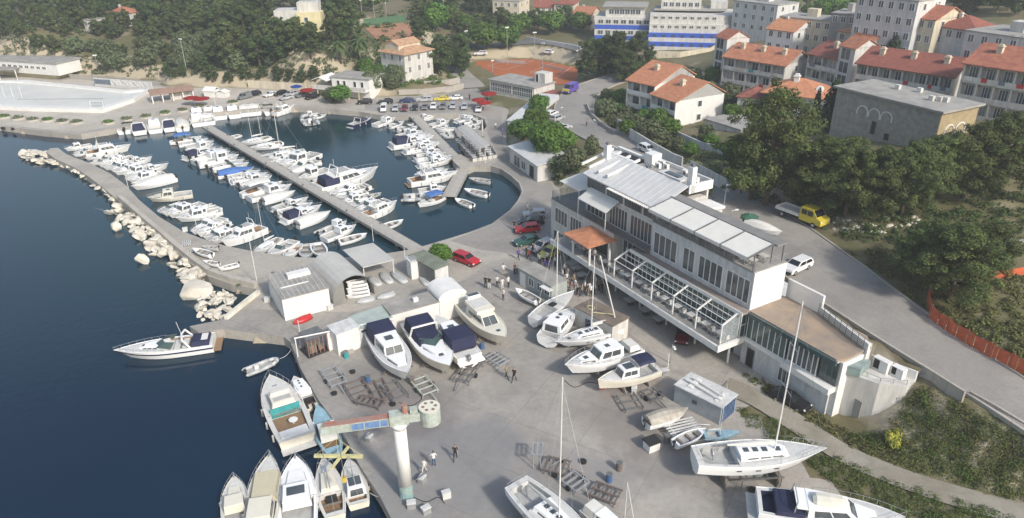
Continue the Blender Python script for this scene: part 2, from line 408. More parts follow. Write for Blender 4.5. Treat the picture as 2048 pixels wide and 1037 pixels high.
CTRL=[(1500,840,1.35),(1620,930,1.4),(1750,970,1.6),(1900,1010,1.8),(2048,1037,2.0),(2300,1100,2.3),(1700,880,1.5),(1850,900,2.8),(1800,850,3.2),(2048,950,3.0),(1900,850,4.2),
 (1990,880,4.8),(1850,760,5.9),(1950,805,6.1),(2100,870,6.1),(1720,520,7.3),(1800,580,7.2),(1900,640,7.1),(2000,700,7),(2150,780,7),(1900,560,8),(2048,600,8),(2048,450,10),
 (1900,420,10),(1980,380,12),(1600,430,7.6),(1500,370,7.6),(1650,350,10),(1500,300,8),(1600,250,9.5),(1430,250,6.5),(1700,350,11),(1850,300,13),(2048,300,14),(1330,235,4),
 (1200,230,4.5),(1280,280,5.5),(1450,190,6),(1560,200,8),(1700,200,11),(1980,250,14),(2048,200,16),(1280,140,5),(1400,100,4),(1550,100,10),(1700,110,12),(1900,100,15),
 (2048,100,17),(2048,30,20),(1800,20,17),(1600,20,10),(1400,10,6),(1200,20,8),(1100,100,5),(1150,75,6),(1030,90,5),(950,80,5),(1000,40,7),(1080,30,8),(940,150,2),
 (900,140,3),(860,170,2.5),(820,150,4),(750,150,4),(700,160,3.5),(650,175,2),(760,120,7),(700,100,9),(800,60,10),(880,60,8),(650,70,13),(600,150,3),(560,120,8),(600,60,16),
 (520,150,4),(450,140,5),(380,150,4),(400,100,13),(300,150,3),(300,110,10),(300,60,19),(200,130,5),(200,80,16),(120,140,3),(110,70,14),(40,90,10),(0,110,5),(60,30,16),
 (200,20,22),(400,30,22),(550,10,19),(-150,100,6),(-150,30,10),(1090,280,3.5),(1110,320,4),(1060,240,2.5)]
ROADS={
 'main':([(2330,985,6.2),(2048,807,6.4),(1900,714,6.6),(1770,628,6.8),(1650,543,7.0),(1535,450,7.0),(1440,390,6.8),(1340,338,6.3),(1250,293,5.7),(1180,258,5.0),(1148,226,4.5),(1160,190,4.2),(1200,168,4.2),(1260,152,4.6),(1340,138,5.0)],
   [3.1,3.2,3.5,4.2,5.0,4.6,3.8,3.8,3.9,4.0,4.1,4.2,3.8,3.6,3.6]),
 'track':([(1448,770,1.28),(1520,800,1.35),(1629,870,1.45),(1702,914,1.6),(1848,972,1.9),(2048,1030,2.2),(2250,1090,2.5)],[1.5,1.4,1.3,1.3,1.3,1.4,1.5]),
 'back':([(946,176,1.4),(938,166,1.6),(925,152,2.0),(905,130,3.0),(900,110,4.0)],[3.5,3.5,3,3,3]),
 'street':([(900,95,4.6),(980,92,5.0),(1060,84,5.6),(1120,88,5.8),(1170,100,5.4)],[3.5,3.5,3.5,3.5,3.5]),
}
_cp=np.array([tuple(W(*c)) for c in CTRL])
_A=np.hypot(_cp[:,None,0]-_cp[None,:,0],_cp[:,None,1]-_cp[None,:,1])*1.0
_A-=np.eye(len(_cp))*3.0
_n=len(_cp);_K=np.zeros((_n+1,_n+1));_K[:_n,:_n]=-_A;_K[:_n,_n]=1;_K[_n,:_n]=1
_w=np.linalg.solve(_K,np.append(_cp[:,2],0))
def raw_h(X,Y):
 s=np.full(X.shape,_w[-1])
 for i in range(_n):s=s-_w[i]*np.hypot(X-_cp[i,0],Y-_cp[i,1])
 return s
def sm(t):t=np.clip(t,0,1);return t*t*(3-2*t)
_rng=np.random.default_rng(3)
_ph=_rng.random((12,4))
def bumps(X,Y):
 s=np.zeros(X.shape)
 for i,(a,b,c,d) in enumerate(_ph):
  f=.06+.045*i;an=a*6.28
  s=s+np.sin(X*f*np.cos(an)+Y*f*np.sin(an)+b*6.28)/(1+i*.6)
 return s
ROADC={}
for k,(cl,hw) in ROADS.items():
 P=catmull([W(*c) for c in cl],6)
 hh=np.interp(np.linspace(0,len(hw)-1,len(P)),range(len(hw)),hw)
 ROADC[k]=(P,hh)
PADS=[  # level ground under things: polygon, height
 (pts_xy([(936,122),(1040,105),(1160,128),(1152,172),(1060,180)],2.0),1.95),
 (pts_xy([(725,52),(815,44),(850,80),(760,92)],10.0),9.9),
 (pts_xy([(980,165),(1150,175),(1120,210),(1010,200)],2.0),1.9),
]
def height(X,Y):
 H=np.maximum(raw_h(X,Y),.9)+bumps(X,Y)*.12
 far=sm((np.hypot(X,Y)-150)/200);H=H+bumps(X*.6,Y*.6)*.5*far
 d,_=seg_dist(X,Y,FLAT);ins=inside(X,Y,FLAT)
 s=np.where(ins,0,sm(d/5.0));H=.9+(np.maximum(H,1.3)-.9)*s
 H=np.where(~ins & (d>.3),np.maximum(H,1.25),H)
 for P,z in PADS:
  d,_=seg_dist(X,Y,P);i2=inside(X,Y,P);s=np.where(i2,1,1-sm(d/6));H=H*(1-s)+z*s
 for k,(P,hh) in ROADC.items():
  pp=[(p.x,p.y) for p in P];d,T=seg_dist(X,Y,pp,False)
  zz=np.interp(T,range(len(P)),[p.z for p in P]);w=np.interp(T,range(len(P)),hh)
  s=1-sm((d-w-.5)/4.0);s=np.where(ins & (k=='back'),s*0,s)
  H=H*(1-s)+(zz-.15)*s
 # sea bed
 land=inside(X,Y,LAND);H=np.where(land,H,-4.0)
 # land falls away behind the town and beyond the left hill
 H=np.where(Y>470,H-(Y-470)*.05,H)
 return H
GX0,GX1,GY0,GY1,GS=-300.,300.,24.,560.,2.0
_gx=np.arange(GX0,GX1+.1,GS);_gy=np.arange(GY0,GY1+.1,GS)
_XX,_YY=np.meshgrid(_gx,_gy)
_HH=height(_XX,_YY)
def T(x,y):
 """height of the ground"""
 i=min(max((x-GX0)/GS,0),len(_gx)-1.001);j=min(max((y-GY0)/GS,0),len(_gy)-1.001)
 a,b=int(i),int(j);fx,fy=i-a,j-b
 h=(_HH[b,a]*(1-fx)+_HH[b,a+1]*fx)*(1-fy)+(_HH[b+1,a]*(1-fx)+_HH[b+1,a+1]*fx)*fy
 return max(h,1.2) if h>.5 else h
def WT(u,v):
 """where the ray of pixel u, v meets the ground"""
 z=1.2
 lo,hi=-1.0,30.0
 for k in range(60):
  m=hi-(hi-lo)*k/59
  p=W(u,v,m)
  if T(p.x,p.y)>=m:break
 a,b=m,min(m+(hi-lo)/59,hi)
 for _ in range(14):
  m=(a+b)/2;p=W(u,v,m)
  if T(p.x,p.y)>=m:a=m
  else:b=m
 p=W(u,v,a);p.z=T(p.x,p.y);return p
def WTZ(reg,x,y):return WT(*pz(reg,x,y))
def terrain_mat():
 m=layered('hillside',(.13,.125,.055),(.20,.165,.10),(.085,.10,.035),.05,.25,2.2,bump=.06)
 N,L=m.node_tree.nodes,m.node_tree.links;b=N['Principled BSDF']
 old=b.inputs['Base Color'].links[0].from_socket
 g=N.new('ShaderNodeNewGeometry');sp=N.new('ShaderNodeSeparateXYZ');L.new(g.outputs['Normal'],sp.inputs[0])
 tc=N.new('ShaderNodeTexCoord');n=N.new('ShaderNodeTexNoise');n.inputs['Scale'].default_value=.12;n.inputs['Detail'].default_value=8;L.new(tc.outputs['Object'],n.inputs['Vector'])
 ad=N.new('ShaderNodeMath');ad.operation='MULTIPLY_ADD';L.new(n.outputs['Fac'],ad.inputs[0]);ad.inputs[1].default_value=-.35;L.new(sp.outputs['Z'],ad.inputs[2])
 mr=N.new('ShaderNodeMapRange');mr.inputs['From Min'].default_value=.78;mr.inputs['From Max'].default_value=.70;L.new(ad.outputs[0],mr.inputs['Value'])
 mx=N.new('ShaderNodeMix');mx.data_type='RGBA';L.new(mr.outputs[0],mx.inputs[0]);L.new(old,mx.inputs[6]);mx.inputs[7].default_value=(.42,.36,.26,1)
 L.new(mx.outputs[2],b.inputs['Base Color']);return m
me=bpy.data.meshes.new('hillside')
nx,ny=len(_gx),len(_gy)
vv=np.stack([_XX.ravel(),_YY.ravel(),_HH.ravel()],1)
idx=np.arange(nx*ny).reshape(ny,nx)
q=np.stack([idx[:-1,:-1],idx[:-1,1:],idx[1:,1:],idx[1:,:-1]],-1).reshape(-1,4)
hz=_HH.ravel()[q].max(1);q=q[hz>-3.9]
me.vertices.add(len(vv));me.vertices.foreach_set('co',vv.ravel())
me.loops.add(len(q)*4);me.loops.foreach_set('vertex_index',q.ravel())
me.polygons.add(len(q));me.polygons.foreach_set('loop_start',np.arange(len(q))*4);me.polygons.foreach_set('loop_total',np.full(len(q),4))
me.polygons.foreach_set('use_smooth',np.ones(len(q),bool));me.update();me.materials.append(terrain_mat())
tag(place(me,'hillside'),kind='structure')
# sea
def water_mat():
 m=bpy.data.materials.new('sea water');m.use_nodes=True
 N,L=m.node_tree.nodes,m.node_tree.links;b=N['Principled BSDF']
 b.inputs['Base Color'].default_value=(.008,.022,.045,1);b.inputs['Roughness'].default_value=.08;b.inputs['IOR'].default_value=1.33;b.inputs['Specular IOR Level'].default_value=.42
 tc=N.new('ShaderNodeTexCoord')
 n0=N.new('ShaderNodeTexNoise');n0.inputs['Scale'].default_value=.025;n0.inputs['Detail'].default_value=4;L.new(tc.outputs['Object'],n0.inputs['Vector'])
 cr=N.new('ShaderNodeValToRGB');cr.color_ramp.elements[0].position=.4;cr.color_ramp.elements[1].position=.65
 cr.color_ramp.elements[0].color=(.004,.016,.038,1);cr.color_ramp.elements[1].color=(.007,.027,.050,1)
 L.new(n0.outputs['Fac'],cr.inputs['Fac'])
 vm=N.new('ShaderNodeVectorMath');vm.operation='DISTANCE';L.new(tc.outputs['Object'],vm.inputs[0]);vm.inputs[1].default_value=(-38,134,0)   # greener, shallower water in the basin
 mr=N.new('ShaderNodeMapRange');mr.inputs['From Min'].default_value=35;mr.inputs['From Max'].default_value=75;mr.inputs['To Min'].default_value=.85;mr.inputs['To Max'].default_value=0;L.new(vm.outputs['Value'],mr.inputs['Value'])
 mx=N.new('ShaderNodeMix');mx.data_type='RGBA';L.new(mr.outputs[0],mx.inputs[0]);L.new(cr.outputs['Color'],mx.inputs[6]);mx.inputs[7].default_value=(.008,.034,.045,1);L.new(mx.outputs[2],b.inputs['Base Color'])
 n=N.new('ShaderNodeTexNoise');n.inputs['Scale'].default_value=.9;n.inputs['Detail'].default_value=6;n.inputs['Roughness'].default_value=.6;L.new(tc.outputs['Object'],n.inputs['Vector'])
 bp=N.new('ShaderNodeBump');bp.inputs['Distance'].default_value=.035;bp.inputs['Strength'].default_value=.8;L.new(n.outputs['Fac'],bp.inputs['Height']);L.new(bp.outputs['Normal'],b.inputs['Normal'])
 return m
mb=MB();mb.poly([(-4000,-300,0),(4000,-300,0),(4000,9000,0),(-4000,9000,0)]);struct('sea',mb,water_mat())
# the quay: one slab of land with a real edge
mb=MB();mb.prism(LAND,-3.5,1.2);struct('quay',mb,M_CONC)
def edge_band(pts,w,z,h,closed=False,inward=1):
 mb=MB();P=[Vector((p[0],p[1],0)) for p in pts]
 for a,b in zip(P[:-1],P[1:]):
  d=(b-a).normalized();n=Vector((-d.y,d.x,0))*inward
  mb.hexa([(a.x,a.y,z),(b.x,b.y,z),(b.x+n.x*w,b.y+n.y*w,z),(a.x+n.x*w,a.y+n.y*w,z)],
    [(a.x,a.y,z+h),(b.x,b.y,z+h),(b.x+n.x*w,b.y+n.y*w,z+h),(a.x+n.x*w,a.y+n.y*w,z+h)])
 return mb
def sheet(name,pts,z,m,hole=None):
 mb=MB();P=[Vector((p[0],p[1],0)) for p in pts];tri=tessellate_polygon([P])
 vs=[(p.x,p.y,z(p) if callable(z) else z) for p in P];fs=[]
 for t in tri:
  A,B,C=(vs[i] for i in t)
  fs.append(tuple(t) if (B[0]-A[0])*(C[1]-A[1])-(B[1]-A[1])*(C[0]-A[0])>0 else (t[0],t[2],t[1]))
 mb.add(vs,fs);return struct(name,mb,m)
# boatyard floor, promenade, car park: patches a few millimetres over the slab
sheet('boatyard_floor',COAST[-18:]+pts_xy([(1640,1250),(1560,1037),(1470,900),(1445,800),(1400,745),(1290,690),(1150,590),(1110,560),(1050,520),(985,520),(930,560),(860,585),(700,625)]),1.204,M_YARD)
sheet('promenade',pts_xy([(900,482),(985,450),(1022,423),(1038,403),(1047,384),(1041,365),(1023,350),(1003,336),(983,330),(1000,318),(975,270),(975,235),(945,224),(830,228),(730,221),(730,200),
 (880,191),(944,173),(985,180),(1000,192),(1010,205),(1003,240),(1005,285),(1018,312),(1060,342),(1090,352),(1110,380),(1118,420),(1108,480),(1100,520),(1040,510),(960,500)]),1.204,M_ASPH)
sheet('pool_terrace',pts_xy([(-200,240),(0,248),(87,259),(160,264),(238,251),(374,227),(590,211),(650,214),(640,192),(500,178),(330,175),(160,155),(-200,150)]),1.204,M_PALE)
# roads
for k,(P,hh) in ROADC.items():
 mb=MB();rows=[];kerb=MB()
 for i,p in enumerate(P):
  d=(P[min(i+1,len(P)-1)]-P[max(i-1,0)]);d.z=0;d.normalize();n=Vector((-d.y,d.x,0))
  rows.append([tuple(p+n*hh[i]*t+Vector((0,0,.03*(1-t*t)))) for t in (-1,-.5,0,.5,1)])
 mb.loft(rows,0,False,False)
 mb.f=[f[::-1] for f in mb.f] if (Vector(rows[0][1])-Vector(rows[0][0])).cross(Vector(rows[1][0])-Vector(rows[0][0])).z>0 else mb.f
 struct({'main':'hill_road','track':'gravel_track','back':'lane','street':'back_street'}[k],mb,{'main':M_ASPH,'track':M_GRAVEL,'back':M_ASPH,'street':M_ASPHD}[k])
 if k=='main':
  for side in (0,4):
   kb=MB()
   for i in range(len(rows)-1):
    a,b=Vector(rows[i][side]),Vector(rows[i+1][side]);a2,b2=Vector(rows[i][2]),Vector(rows[i+1][2])
    na=(a-a2).normalized()*.28;nb=(b-b2).normalized()*.28
    dz=Vector((0,0,.12));dn=Vector((0,0,-.3))
    kb.hexa([a+dn,b+dn,b+nb+dn,a+na+dn],[a+dz,b+dz,b+nb+dz,a+na+dz])
   struct('kerb',kb,M_CONC)
# pontoons
def pontoon(name,A,B,w,label,plank_c,z=.95):
 A,B=Vector(A),Vector(B);d=(B-A);L=d.length;a=math.atan2(d.y,d.x)
 r=thing(name,label,'pontoon',(A.x,A.y,0),a)
 n=max(1,int(L/2.0));st=L/n
 mb=MB();mb.box(0,-w/2+.06,z-.17,st-.03,w/2-.06,z);me=mb.mesh('deck_slab',plank_c)
 for i in range(n):place(me,'deck_slab',r,(i*st,0,0))
 MB().box(0,-w/2,z-.42,L,-w/2+.055,z+.05).build('edge_beam',M_CONC,r);MB().box(0,w/2-.055,z-.42,L,w/2,z+.05).build('edge_beam',M_CONC,r)
 pm=MB();pm.box(-.3,-w/2+.2,-3,.3,w/2-.2,z-.43);pme=pm.mesh('pier',M_CONC)
 for i in range(1,int(L/6)+1):place(pme,'pier',r,(i*6-2,0,0))
 bm_=MB().tube((0,0,z),(0,0,z+.35),.09,.13,6).mesh('bollard',M_STEEL)
 for i in range(int(L/8)):place(bm_,'bollard',r,(i*8+3,(w/2-.3)*(1 if i%2 else-1),0))
 return r
M_PLANK=layered('pontoon concrete',(.42,.40,.36),(.36,.34,.31),(.28,.26,.24),.1,.5,3.0)
pontoon('long_pontoon',W(412,252,.95),W(842,503,.95),2.1,'long straight concrete pontoon between two rows of moored boats',M_PLANK)
pontoon('short_pontoon',W(829,232,.95),W(912,318,.95),2.4,'shorter concrete pontoon running to the cafe terrace',M_PLANK)
pontoon('jetty_arm',W(928,334,.95),W(898,392,.95),2.4,'short worn jetty arm at the mouth of the round basin',M_PLANK,.9)
mb=MB();mb.prism(pts_xy([(905,311),(921,309),(960,326),(937,337),(920,336),(905,321)]),-3,1.19);struct('quay_corner',mb,M_CONC)
# ================================================================== BUILDING HELPERS
WC={}
def winmesh(w,h,n,key,frame,glass,rows=1,t=.07):
 """frame with n bays; origin bottom left corner, outwards is -y"""
 k=('f',round(w,2),round(h,2),n,rows,frame.name,round(t,3))
 if k not in WC:
  mb=MB();mb.box(0,-.05,0,w,.03,t);mb.box(0,-.05,h-t,w,.03,h)
  mb.box(0,-.05,t,t,.03,h-t);mb.box(w-t,-.05,t,w,.03,h-t)
  for i in range(1,n):x=w*i/n;mb.box(x-t/2,-.045,t,x+t/2,.03,h-t)
  for j in range(1,rows):z=h*j/rows;mb.box(t,-.04,z-t/2,w-t,.03,z+t/2)
  WC[k]=mb.mesh('window',frame)
 return WC[k]
def panemesh(w,h,glass):
 k=('p',round(w,2),round(h,2),glass.name)
 if k not in WC:WC[k]=MB().box(0,-.012,0,w,.012,h).mesh('pane',glass)
 return WC[k]
def farwin(w,h,n,frame,glass):
 k=('w',round(w,1),round(h,1),n,frame.name,glass.name)
 if k not in WC:
  mb=MB();t=.09;w,h=round(w,1),round(h,1)
  mb.box(0,-.06,0,w,.03,t);mb.box(0,-.06,h-t,w,.03,h);mb.box(0,-.06,t,t,.03,h-t);mb.box(w-t,-.06,t,w,.03,h-t)
  for i in range(1,n):x=w*i/n;mb.box(x-t/2,-.05,t,x+t/2,.03,h-t)
  mb.box(t*.5,-.03,t*.5,w-t*.5,.025,h-t*.5,1)
  WC[k]=mb.mesh('window',[frame,glass])
 return WC[k]
FACE={'F':0.0,'R':math.pi/2,'B':math.pi,'L':-math.pi/2}
def putwin(root,face,p,w,h,n=1,frame=None,glass=None,rows=1,panes=True,t=.07,name='window',proud=.03):
 """face F: p=(x,y,z) on the front wall, window runs +x.  R: runs +y, L: runs -y, B: runs -x"""
 frame=frame or M_FRAME;glass=glass or M_GLASS;a=FACE[face] if isinstance(face,str) else face
 o=Vector((math.sin(a),-math.cos(a),0))*proud
 if not panes:return place(farwin(w,h,n,frame,glass),name,root,Vector(p)+o,a)
 f=place(winmesh(w,h,n,None,frame,glass,rows,t),name,root,Vector(p)+o,a)
 pw=w/n;ph=h/rows
 me=panemesh(pw-.04,ph-.04,glass)
 for i in range(n):
  for j in range(rows):place(me,'pane',f,(i*pw+.02,0,j*ph+.02))
 return f
def railing(root,P,h=1.0,step=1.0,nb=4,m=None,name='railing',r=.022):
 m=m or M_STEEL;mb=MB();P=[Vector(p) for p in P]
 for a,b in zip(P[:-1],P[1:]):
  d=b-a;n=max(1,int(round(d.length/step)))
  for i in range(n+1):q=a+d*i/n;mb.tube(q,q+Vector((0,0,h)),r,None,4)
  for k in range(nb):zz=Vector((0,0,h*(k+1)/nb));mb.tube(a+zz,b+zz,r*.8,None,4)
 return mb.build(name,m,root)
def shed_roof(root,x0,y0,x1,y1,z0,z1,m,over=.35,t=.18,name='roof'):
 mb=MB();s=(z1-z0)/(y1-y0)
 za,zb=z0-s*over,z1+s*.05
 mb.hexa([(x0-over,y0-over,za-t),(x1+over,y0-over,za-t),(x1+over,y1+.05,zb-t),(x0-over,y1+.05,zb-t)],
   [(x0-over,y0-over,za),(x1+over,y0-over,za),(x1+over,y1+.05,zb),(x0-over,y1+.05,zb)])
 return mb.build(name,m,root)
def gable_roof(root,x0,y0,x1,y1,z,h,m,axis='x',over=.35,t=.16,name='roof',wall=None):
 """ridge along axis; gables filled with wall material"""
 mb=MB()
 if axis=='x':
  ym=(y0+y1)/2;s=h/(ym-y0)
  for ya,sg in ((y0,-1),(y1,1)):
   yo=ya+sg*over;zo=z-s*over
   b=[(x0-over,yo,zo),(x1+over,yo,zo),(x1+over,ym,z+h),(x0-over,ym,z+h)]
   if sg>0:b=[b[1],b[0],b[3],b[2]]
   mb.hexa([(p[0],p[1],p[2]-t) for p in b],b)
  if wall is not None:
   for x in (x0+.02,x1-.02):pass
   mb.add([(x0,y0,z-t),(x0,y1,z-t),(x0,ym,z+h-t),(x1,y0,z-t),(x1,y1,z-t),(x1,ym,z+h-t)],[(0,2,1),(3,4,5)],1)
 else:
  xm=(x0+x1)/2;s=h/(xm-x0)
  for xa,sg in ((x0,-1),(x1,1)):
   xo=xa+sg*over;zo=z-s*over
   b=[(xo,y1+over,zo),(xo,y0-over,zo),(xm,y0-over,z+h),(xm,y1+over,z+h)]
   if sg>0:b=[b[1],b[0],b[3],b[2]]
   mb.hexa([(p[0],p[1],p[2]-t) for p in b],b)
  if wall is not None:
   mb.add([(x0,y0,z-t),(x1,y0,z-t),(xm,y0,z+h-t),(x0,y1,z-t),(x1,y1,z-t),(xm,y1,z+h-t)],[(0,1,2),(3,5,4)],1)
 return mb.build(name,[m,wall or m],root)
def hip_roof(root,x0,y0,x1,y1,z,h,m,over=.4,name='roof',t=.15):
 x0-=over;x1+=over;y0-=over;y1+=over;k=min(x1-x0,y1-y0)/2
 mb=MB();b=[(x0,y0,z),(x1,y0,z),(x1,y1,z),(x0,y1,z)]
 mb.box(x0,y0,z-t,x1,y1,z-.001)
 if x1-x0>=y1-y0:r=[(x0+k,(y0+y1)/2,z+h),(x1-k,(y0+y1)/2,z+h)];mb.add(b+r,[(0,1,5,4),(1,2,5),(2,3,4,5),(3,0,4)])
 else:r=[((x0+x1)/2,y0+k,z+h),((x0+x1)/2,y1-k,z+h)];mb.add(b+r,[(0,1,4),(1,2,5,4),(2,3,5),(3,0,4,5)])
 return mb.build(name,m,root)
def chimney(root,x,y,z,h=1.3,w=.6,m=None,parent=None):
 mb=MB();mb.box(x-w/2,y-w/2,z,x+w/2,y+w/2,z+h*.75);mb.box(x-w*.65,y-w*.65,z+h*.75,x+w*.65,y+w*.65,z+h*.85)
 mb.box(x-w*.4,y-w*.4,z+h*.85,x+w*.4,y+w*.4,z+h)
 return mb.build('chimney',m or M_WHITE2,root)
def site(name,label,cat,pA,pB,z,group=None):
 """a root standing on the ground whose x axis runs from pA to pB (front edge seen at height z); returns root, width, eave height above root"""
 if isinstance(z,tuple):      # height over the ground is known, not over the sea
  z=min((abs(zz-T(*W(*pA,zz)[:2])-z[0]),zz) for zz in [2+.1*k for k in range(330)])[1]
 A,B=W(*pA,z),W(*pB,z);d=B-A
 gs=[T(A.x+d.x*t,A.y+d.y*t) for t in (0,.5,1)]
 g=min(gs)-.4
 r=thing(name,label,cat,(A.x,A.y,g),math.atan2(d.y,d.x),group)
 return r,math.hypot(d.x,d.y),z-g
# ================================================================== THE CLUBHOUSE
club=thing('clubhouse','long white yacht clubhouse with glazed storeys, terraces and pale awnings beside the boatyard','clubhouse',CO,C_ROT)
X=lambda a:-a
def cbox(name,a0,a1,b0,b1,z0,z1,m,parent=None):
 return MB().box(X(a1),b0,z0,X(a0),b1,z1).build(name,m,parent or club)
cbox('ground_floor_wall',0.4,21.8,4.9,12.5,1.19,7.6,M_GREYW)
cbox('wing_wall',21.8,36,3.4,12.5,1.19,8.28,M_WHITE2)
cbox('balcony_slab',.2,31.2,.4,4.9,4.2,4.48,M_ROOFC)
cbox('balcony_fascia',.1,31.3,.12,.4,3.95,4.62,M_WHITE)
cbox('balcony_end_fascia',-.1,.2,.12,4.9,3.95,4.62,M_WHITE)
pm=MB().tube((0,0,1.2),(0,0,4.2),.13,None,8).mesh('pillar',M_WHITE)
for a in (.9,5.5,10.2,15,19.8,24.5,29.5):place(pm,'pillar',club,(X(a),2.6 if a>1 else 3.0,0))
railing(club,[(X(31),.26,4.62),(X(.1),.26,4.62)],.55,1.5,2,M_METAL,r=.018)
# left wing windows: two rows
for zz,sp in ((5.2,((28.6,31.2),(31.9,34.9))),(1.7,((28.4,31.4),(31.9,35.2)))):
 for a0,a1 in sp:putwin(club,'F',(X(a1),3.4,zz),a1-a0,2.2,4,M_FRAME,M_GLASS)
putwin(club,'L',(X(36),10.5,5.2),3.0,2.0,4);putwin(club,'L',(X(36),6.6,5.2),2.4,2.0,3)
putwin(club,'F',(X(27.2),3.4,4.62),4.4,2.6,5,M_STEEL,M_GLASS);putwin(club,'F',(X(21.5),4.9,4.62),2.6,2.7,3,M_WHITE,M_GLASS)
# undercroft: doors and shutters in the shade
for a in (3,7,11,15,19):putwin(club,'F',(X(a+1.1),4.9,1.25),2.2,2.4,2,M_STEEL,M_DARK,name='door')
# conservatory glazing under the brown roof
gl=putwin(club,'F',(X(17.3),3.3,4.5),17.0,3.05,22,M_FRAME,M_GLASSG,rows=2,t=.08)
putwin(club,'R',(X(.25),3.35,4.5),1.5,3.05,2,M_FRAME,M_GLASSG,rows=2)
cbox('brown_roof',-.25,17.8,2.9,4.02,7.6,7.86,mat('brown roof felt',(.30,.25,.22),.85,.25,.8))
cbox('roof_edge_trim',-.27,17.85,2.8,2.9,7.5,7.93,M_WHITE)
# pergola frames
fr=MB();fr.box(-.07,.72,4.5,.07,.86,6.75);fr.hexa([(-.07,.72,6.7),(.07,.72,6.7),(.07,2.9,7.55),(-.07,2.9,7.55)],[(-.07,.72,6.86),(.07,.72,6.86),(.07,2.9,7.72),(-.07,2.9,7.72)])
fm=fr.mesh('pergola_frame',M_WHITE)
FA=(18.1,14.7,11.2,7.6,4.0,.35)
for a in FA:place(fm,'pergola_frame',club,(X(a),0,0))
for (b,z) in ((.79,6.80),(1.5,7.08),(2.2,7.35)):
 MB().box(X(18.1),b-.035,z-.03,X(.35),b+.035,z+.05).build('pergola_rail',M_WHITE,club)
MB().hexa([(X(.30),.8,4.65),(X(.26),.8,4.65),(X(.26),3.2,4.65),(X(.30),3.2,4.65)],[(X(.30),.8,6.7),(X(.26),.8,6.7),(X(.26),3.2,7.6),(X(.30),3.2,7.6)]).build('end_screen',M_GLASSM,club)
# upper storey with window groups
cbox('upper_wall',0,15.5,4.06,8.6,7.61,12.0,M_GREYW)
cbox('end_wall',-.12,0,4.0,8.7,7.5,12.1,M_WHITE)
for f0,f1,n in ((.03,.285,4),(.35,.47,2),(.51,.74,4),(.775,.985,4)):
 a1=15.5*(1-f0);a0=15.5*(1-f1)
 putwin(club,'F',(X(a1),4.06,8.35),a1-a0,2.75,n,M_FRAME,M_GLASS,t=.1)
for a in (9.0,2.6):MB().box(X(a)-.13,3.86,11.2,X(a)+.13,4.05,11.4).build('wall_lamp',M_WHITE,club)
cbox('roof_deck',-.05,15.5,3.95,8.7,12.1,12.22,M_ROOFC)
railing(club,[(X(15.3),4.05,12.2),(X(.05),4.05,12.2),(X(.05),8.5,12.2)],1.0,1.4,5,M_METAL,r=.025)
pst=MB().box(-.05,-.05,12.2,.05,.05,14.2).mesh('awning_post',M_STEEL)
for k in range(5):
 a=.15+k*3.8
 if a>15:a=15.2
 place(pst,'awning_post',club,(X(a),3.9,0));place(pst,'awning_post',club,(X(a),6.4,.35))
for k in range(4):
 a0,a1=.25+k*3.78,3.88+k*3.78
 mb=MB();n=8
 up=[(b,14.62-.62*((b-3.0)-3.4)/-3.4-.05*math.sin((b-3.0)/3.4*math.pi)) for b in [3.0+3.4*i/n for i in range(n+1)]]
 for (b0,z0),(b1,z1) in zip(up[:-1],up[1:]):
  mb.hexa([(X(a1),b0,z0),(X(a0),b0,z0),(X(a0),b1,z1),(X(a1),b1,z1)],[(X(a1),b0,z0+.03),(X(a0),b0,z0+.03),(X(a0),b1,z1+.03),(X(a1),b1,z1+.03)])
 aw=mb.build('awning',M_CANVAS,club)
 MB().box(X(a1),2.97,up[0][1]-.35,X(a0),2.99,up[0][1]-.01).build('valance',M_CANVAS,aw)
 for a in (a0-.07,a1+.07):
  MB().hexa([(X(a)-.05,2.95,13.9),(X(a)+.05,2.95,13.9),(X(a)+.05,6.5,14.55),(X(a)-.05,6.5,14.55)],[(X(a)-.05,2.95,14.06),(X(a)+.05,2.95,14.06),(X(a)+.05,6.5,14.72),(X(a)-.05,6.5,14.72)]).build('awning_rail',M_STEEL,club)
cbox('deck_roof',-.3,15.6,6.5,8.0,14.5,14.7,mat('dark roof felt',(.22,.215,.21),.9,.2,1))
for a in (0.0,5.2,10.4):place(pst,'awning_post',club,(X(a),7.9,.3))
# middle wing
cbox('mid_deck',15.5,35.8,3.3,12.4,8.3,8.5,M_STEEL)
cbox('mid_wall',15.55,29.6,4.7,12.3,8.5,11.55,M_WHITE2)
cbox('mid_upper_wall',15.55,29.6,4.75,12.3,11.55,13.6,M_WHITE2)
for a0,a1,n in ((16.2,20.2,6),(20.8,24.4,6),(24.9,29.2,5)):putwin(club,'F',(X(a1),4.7,8.52),a1-a0,2.75,n,M_FRAME,M_GLASS)
for a0,a1,n in ((15.8,18.0,3),(18.4,21.6,5),(22.0,25.2,5),(25.6,29.4,5)):putwin(club,'F',(X(a1),4.75,11.9),a1-a0,1.6,n,M_STEEL,M_GLASS)
railing(club,[(X(15.6),3.4,8.5),(X(35.7),3.4,8.5),(X(35.7),9.5,8.5)],1.0,1.2,5,M_STEEL,r=.03)
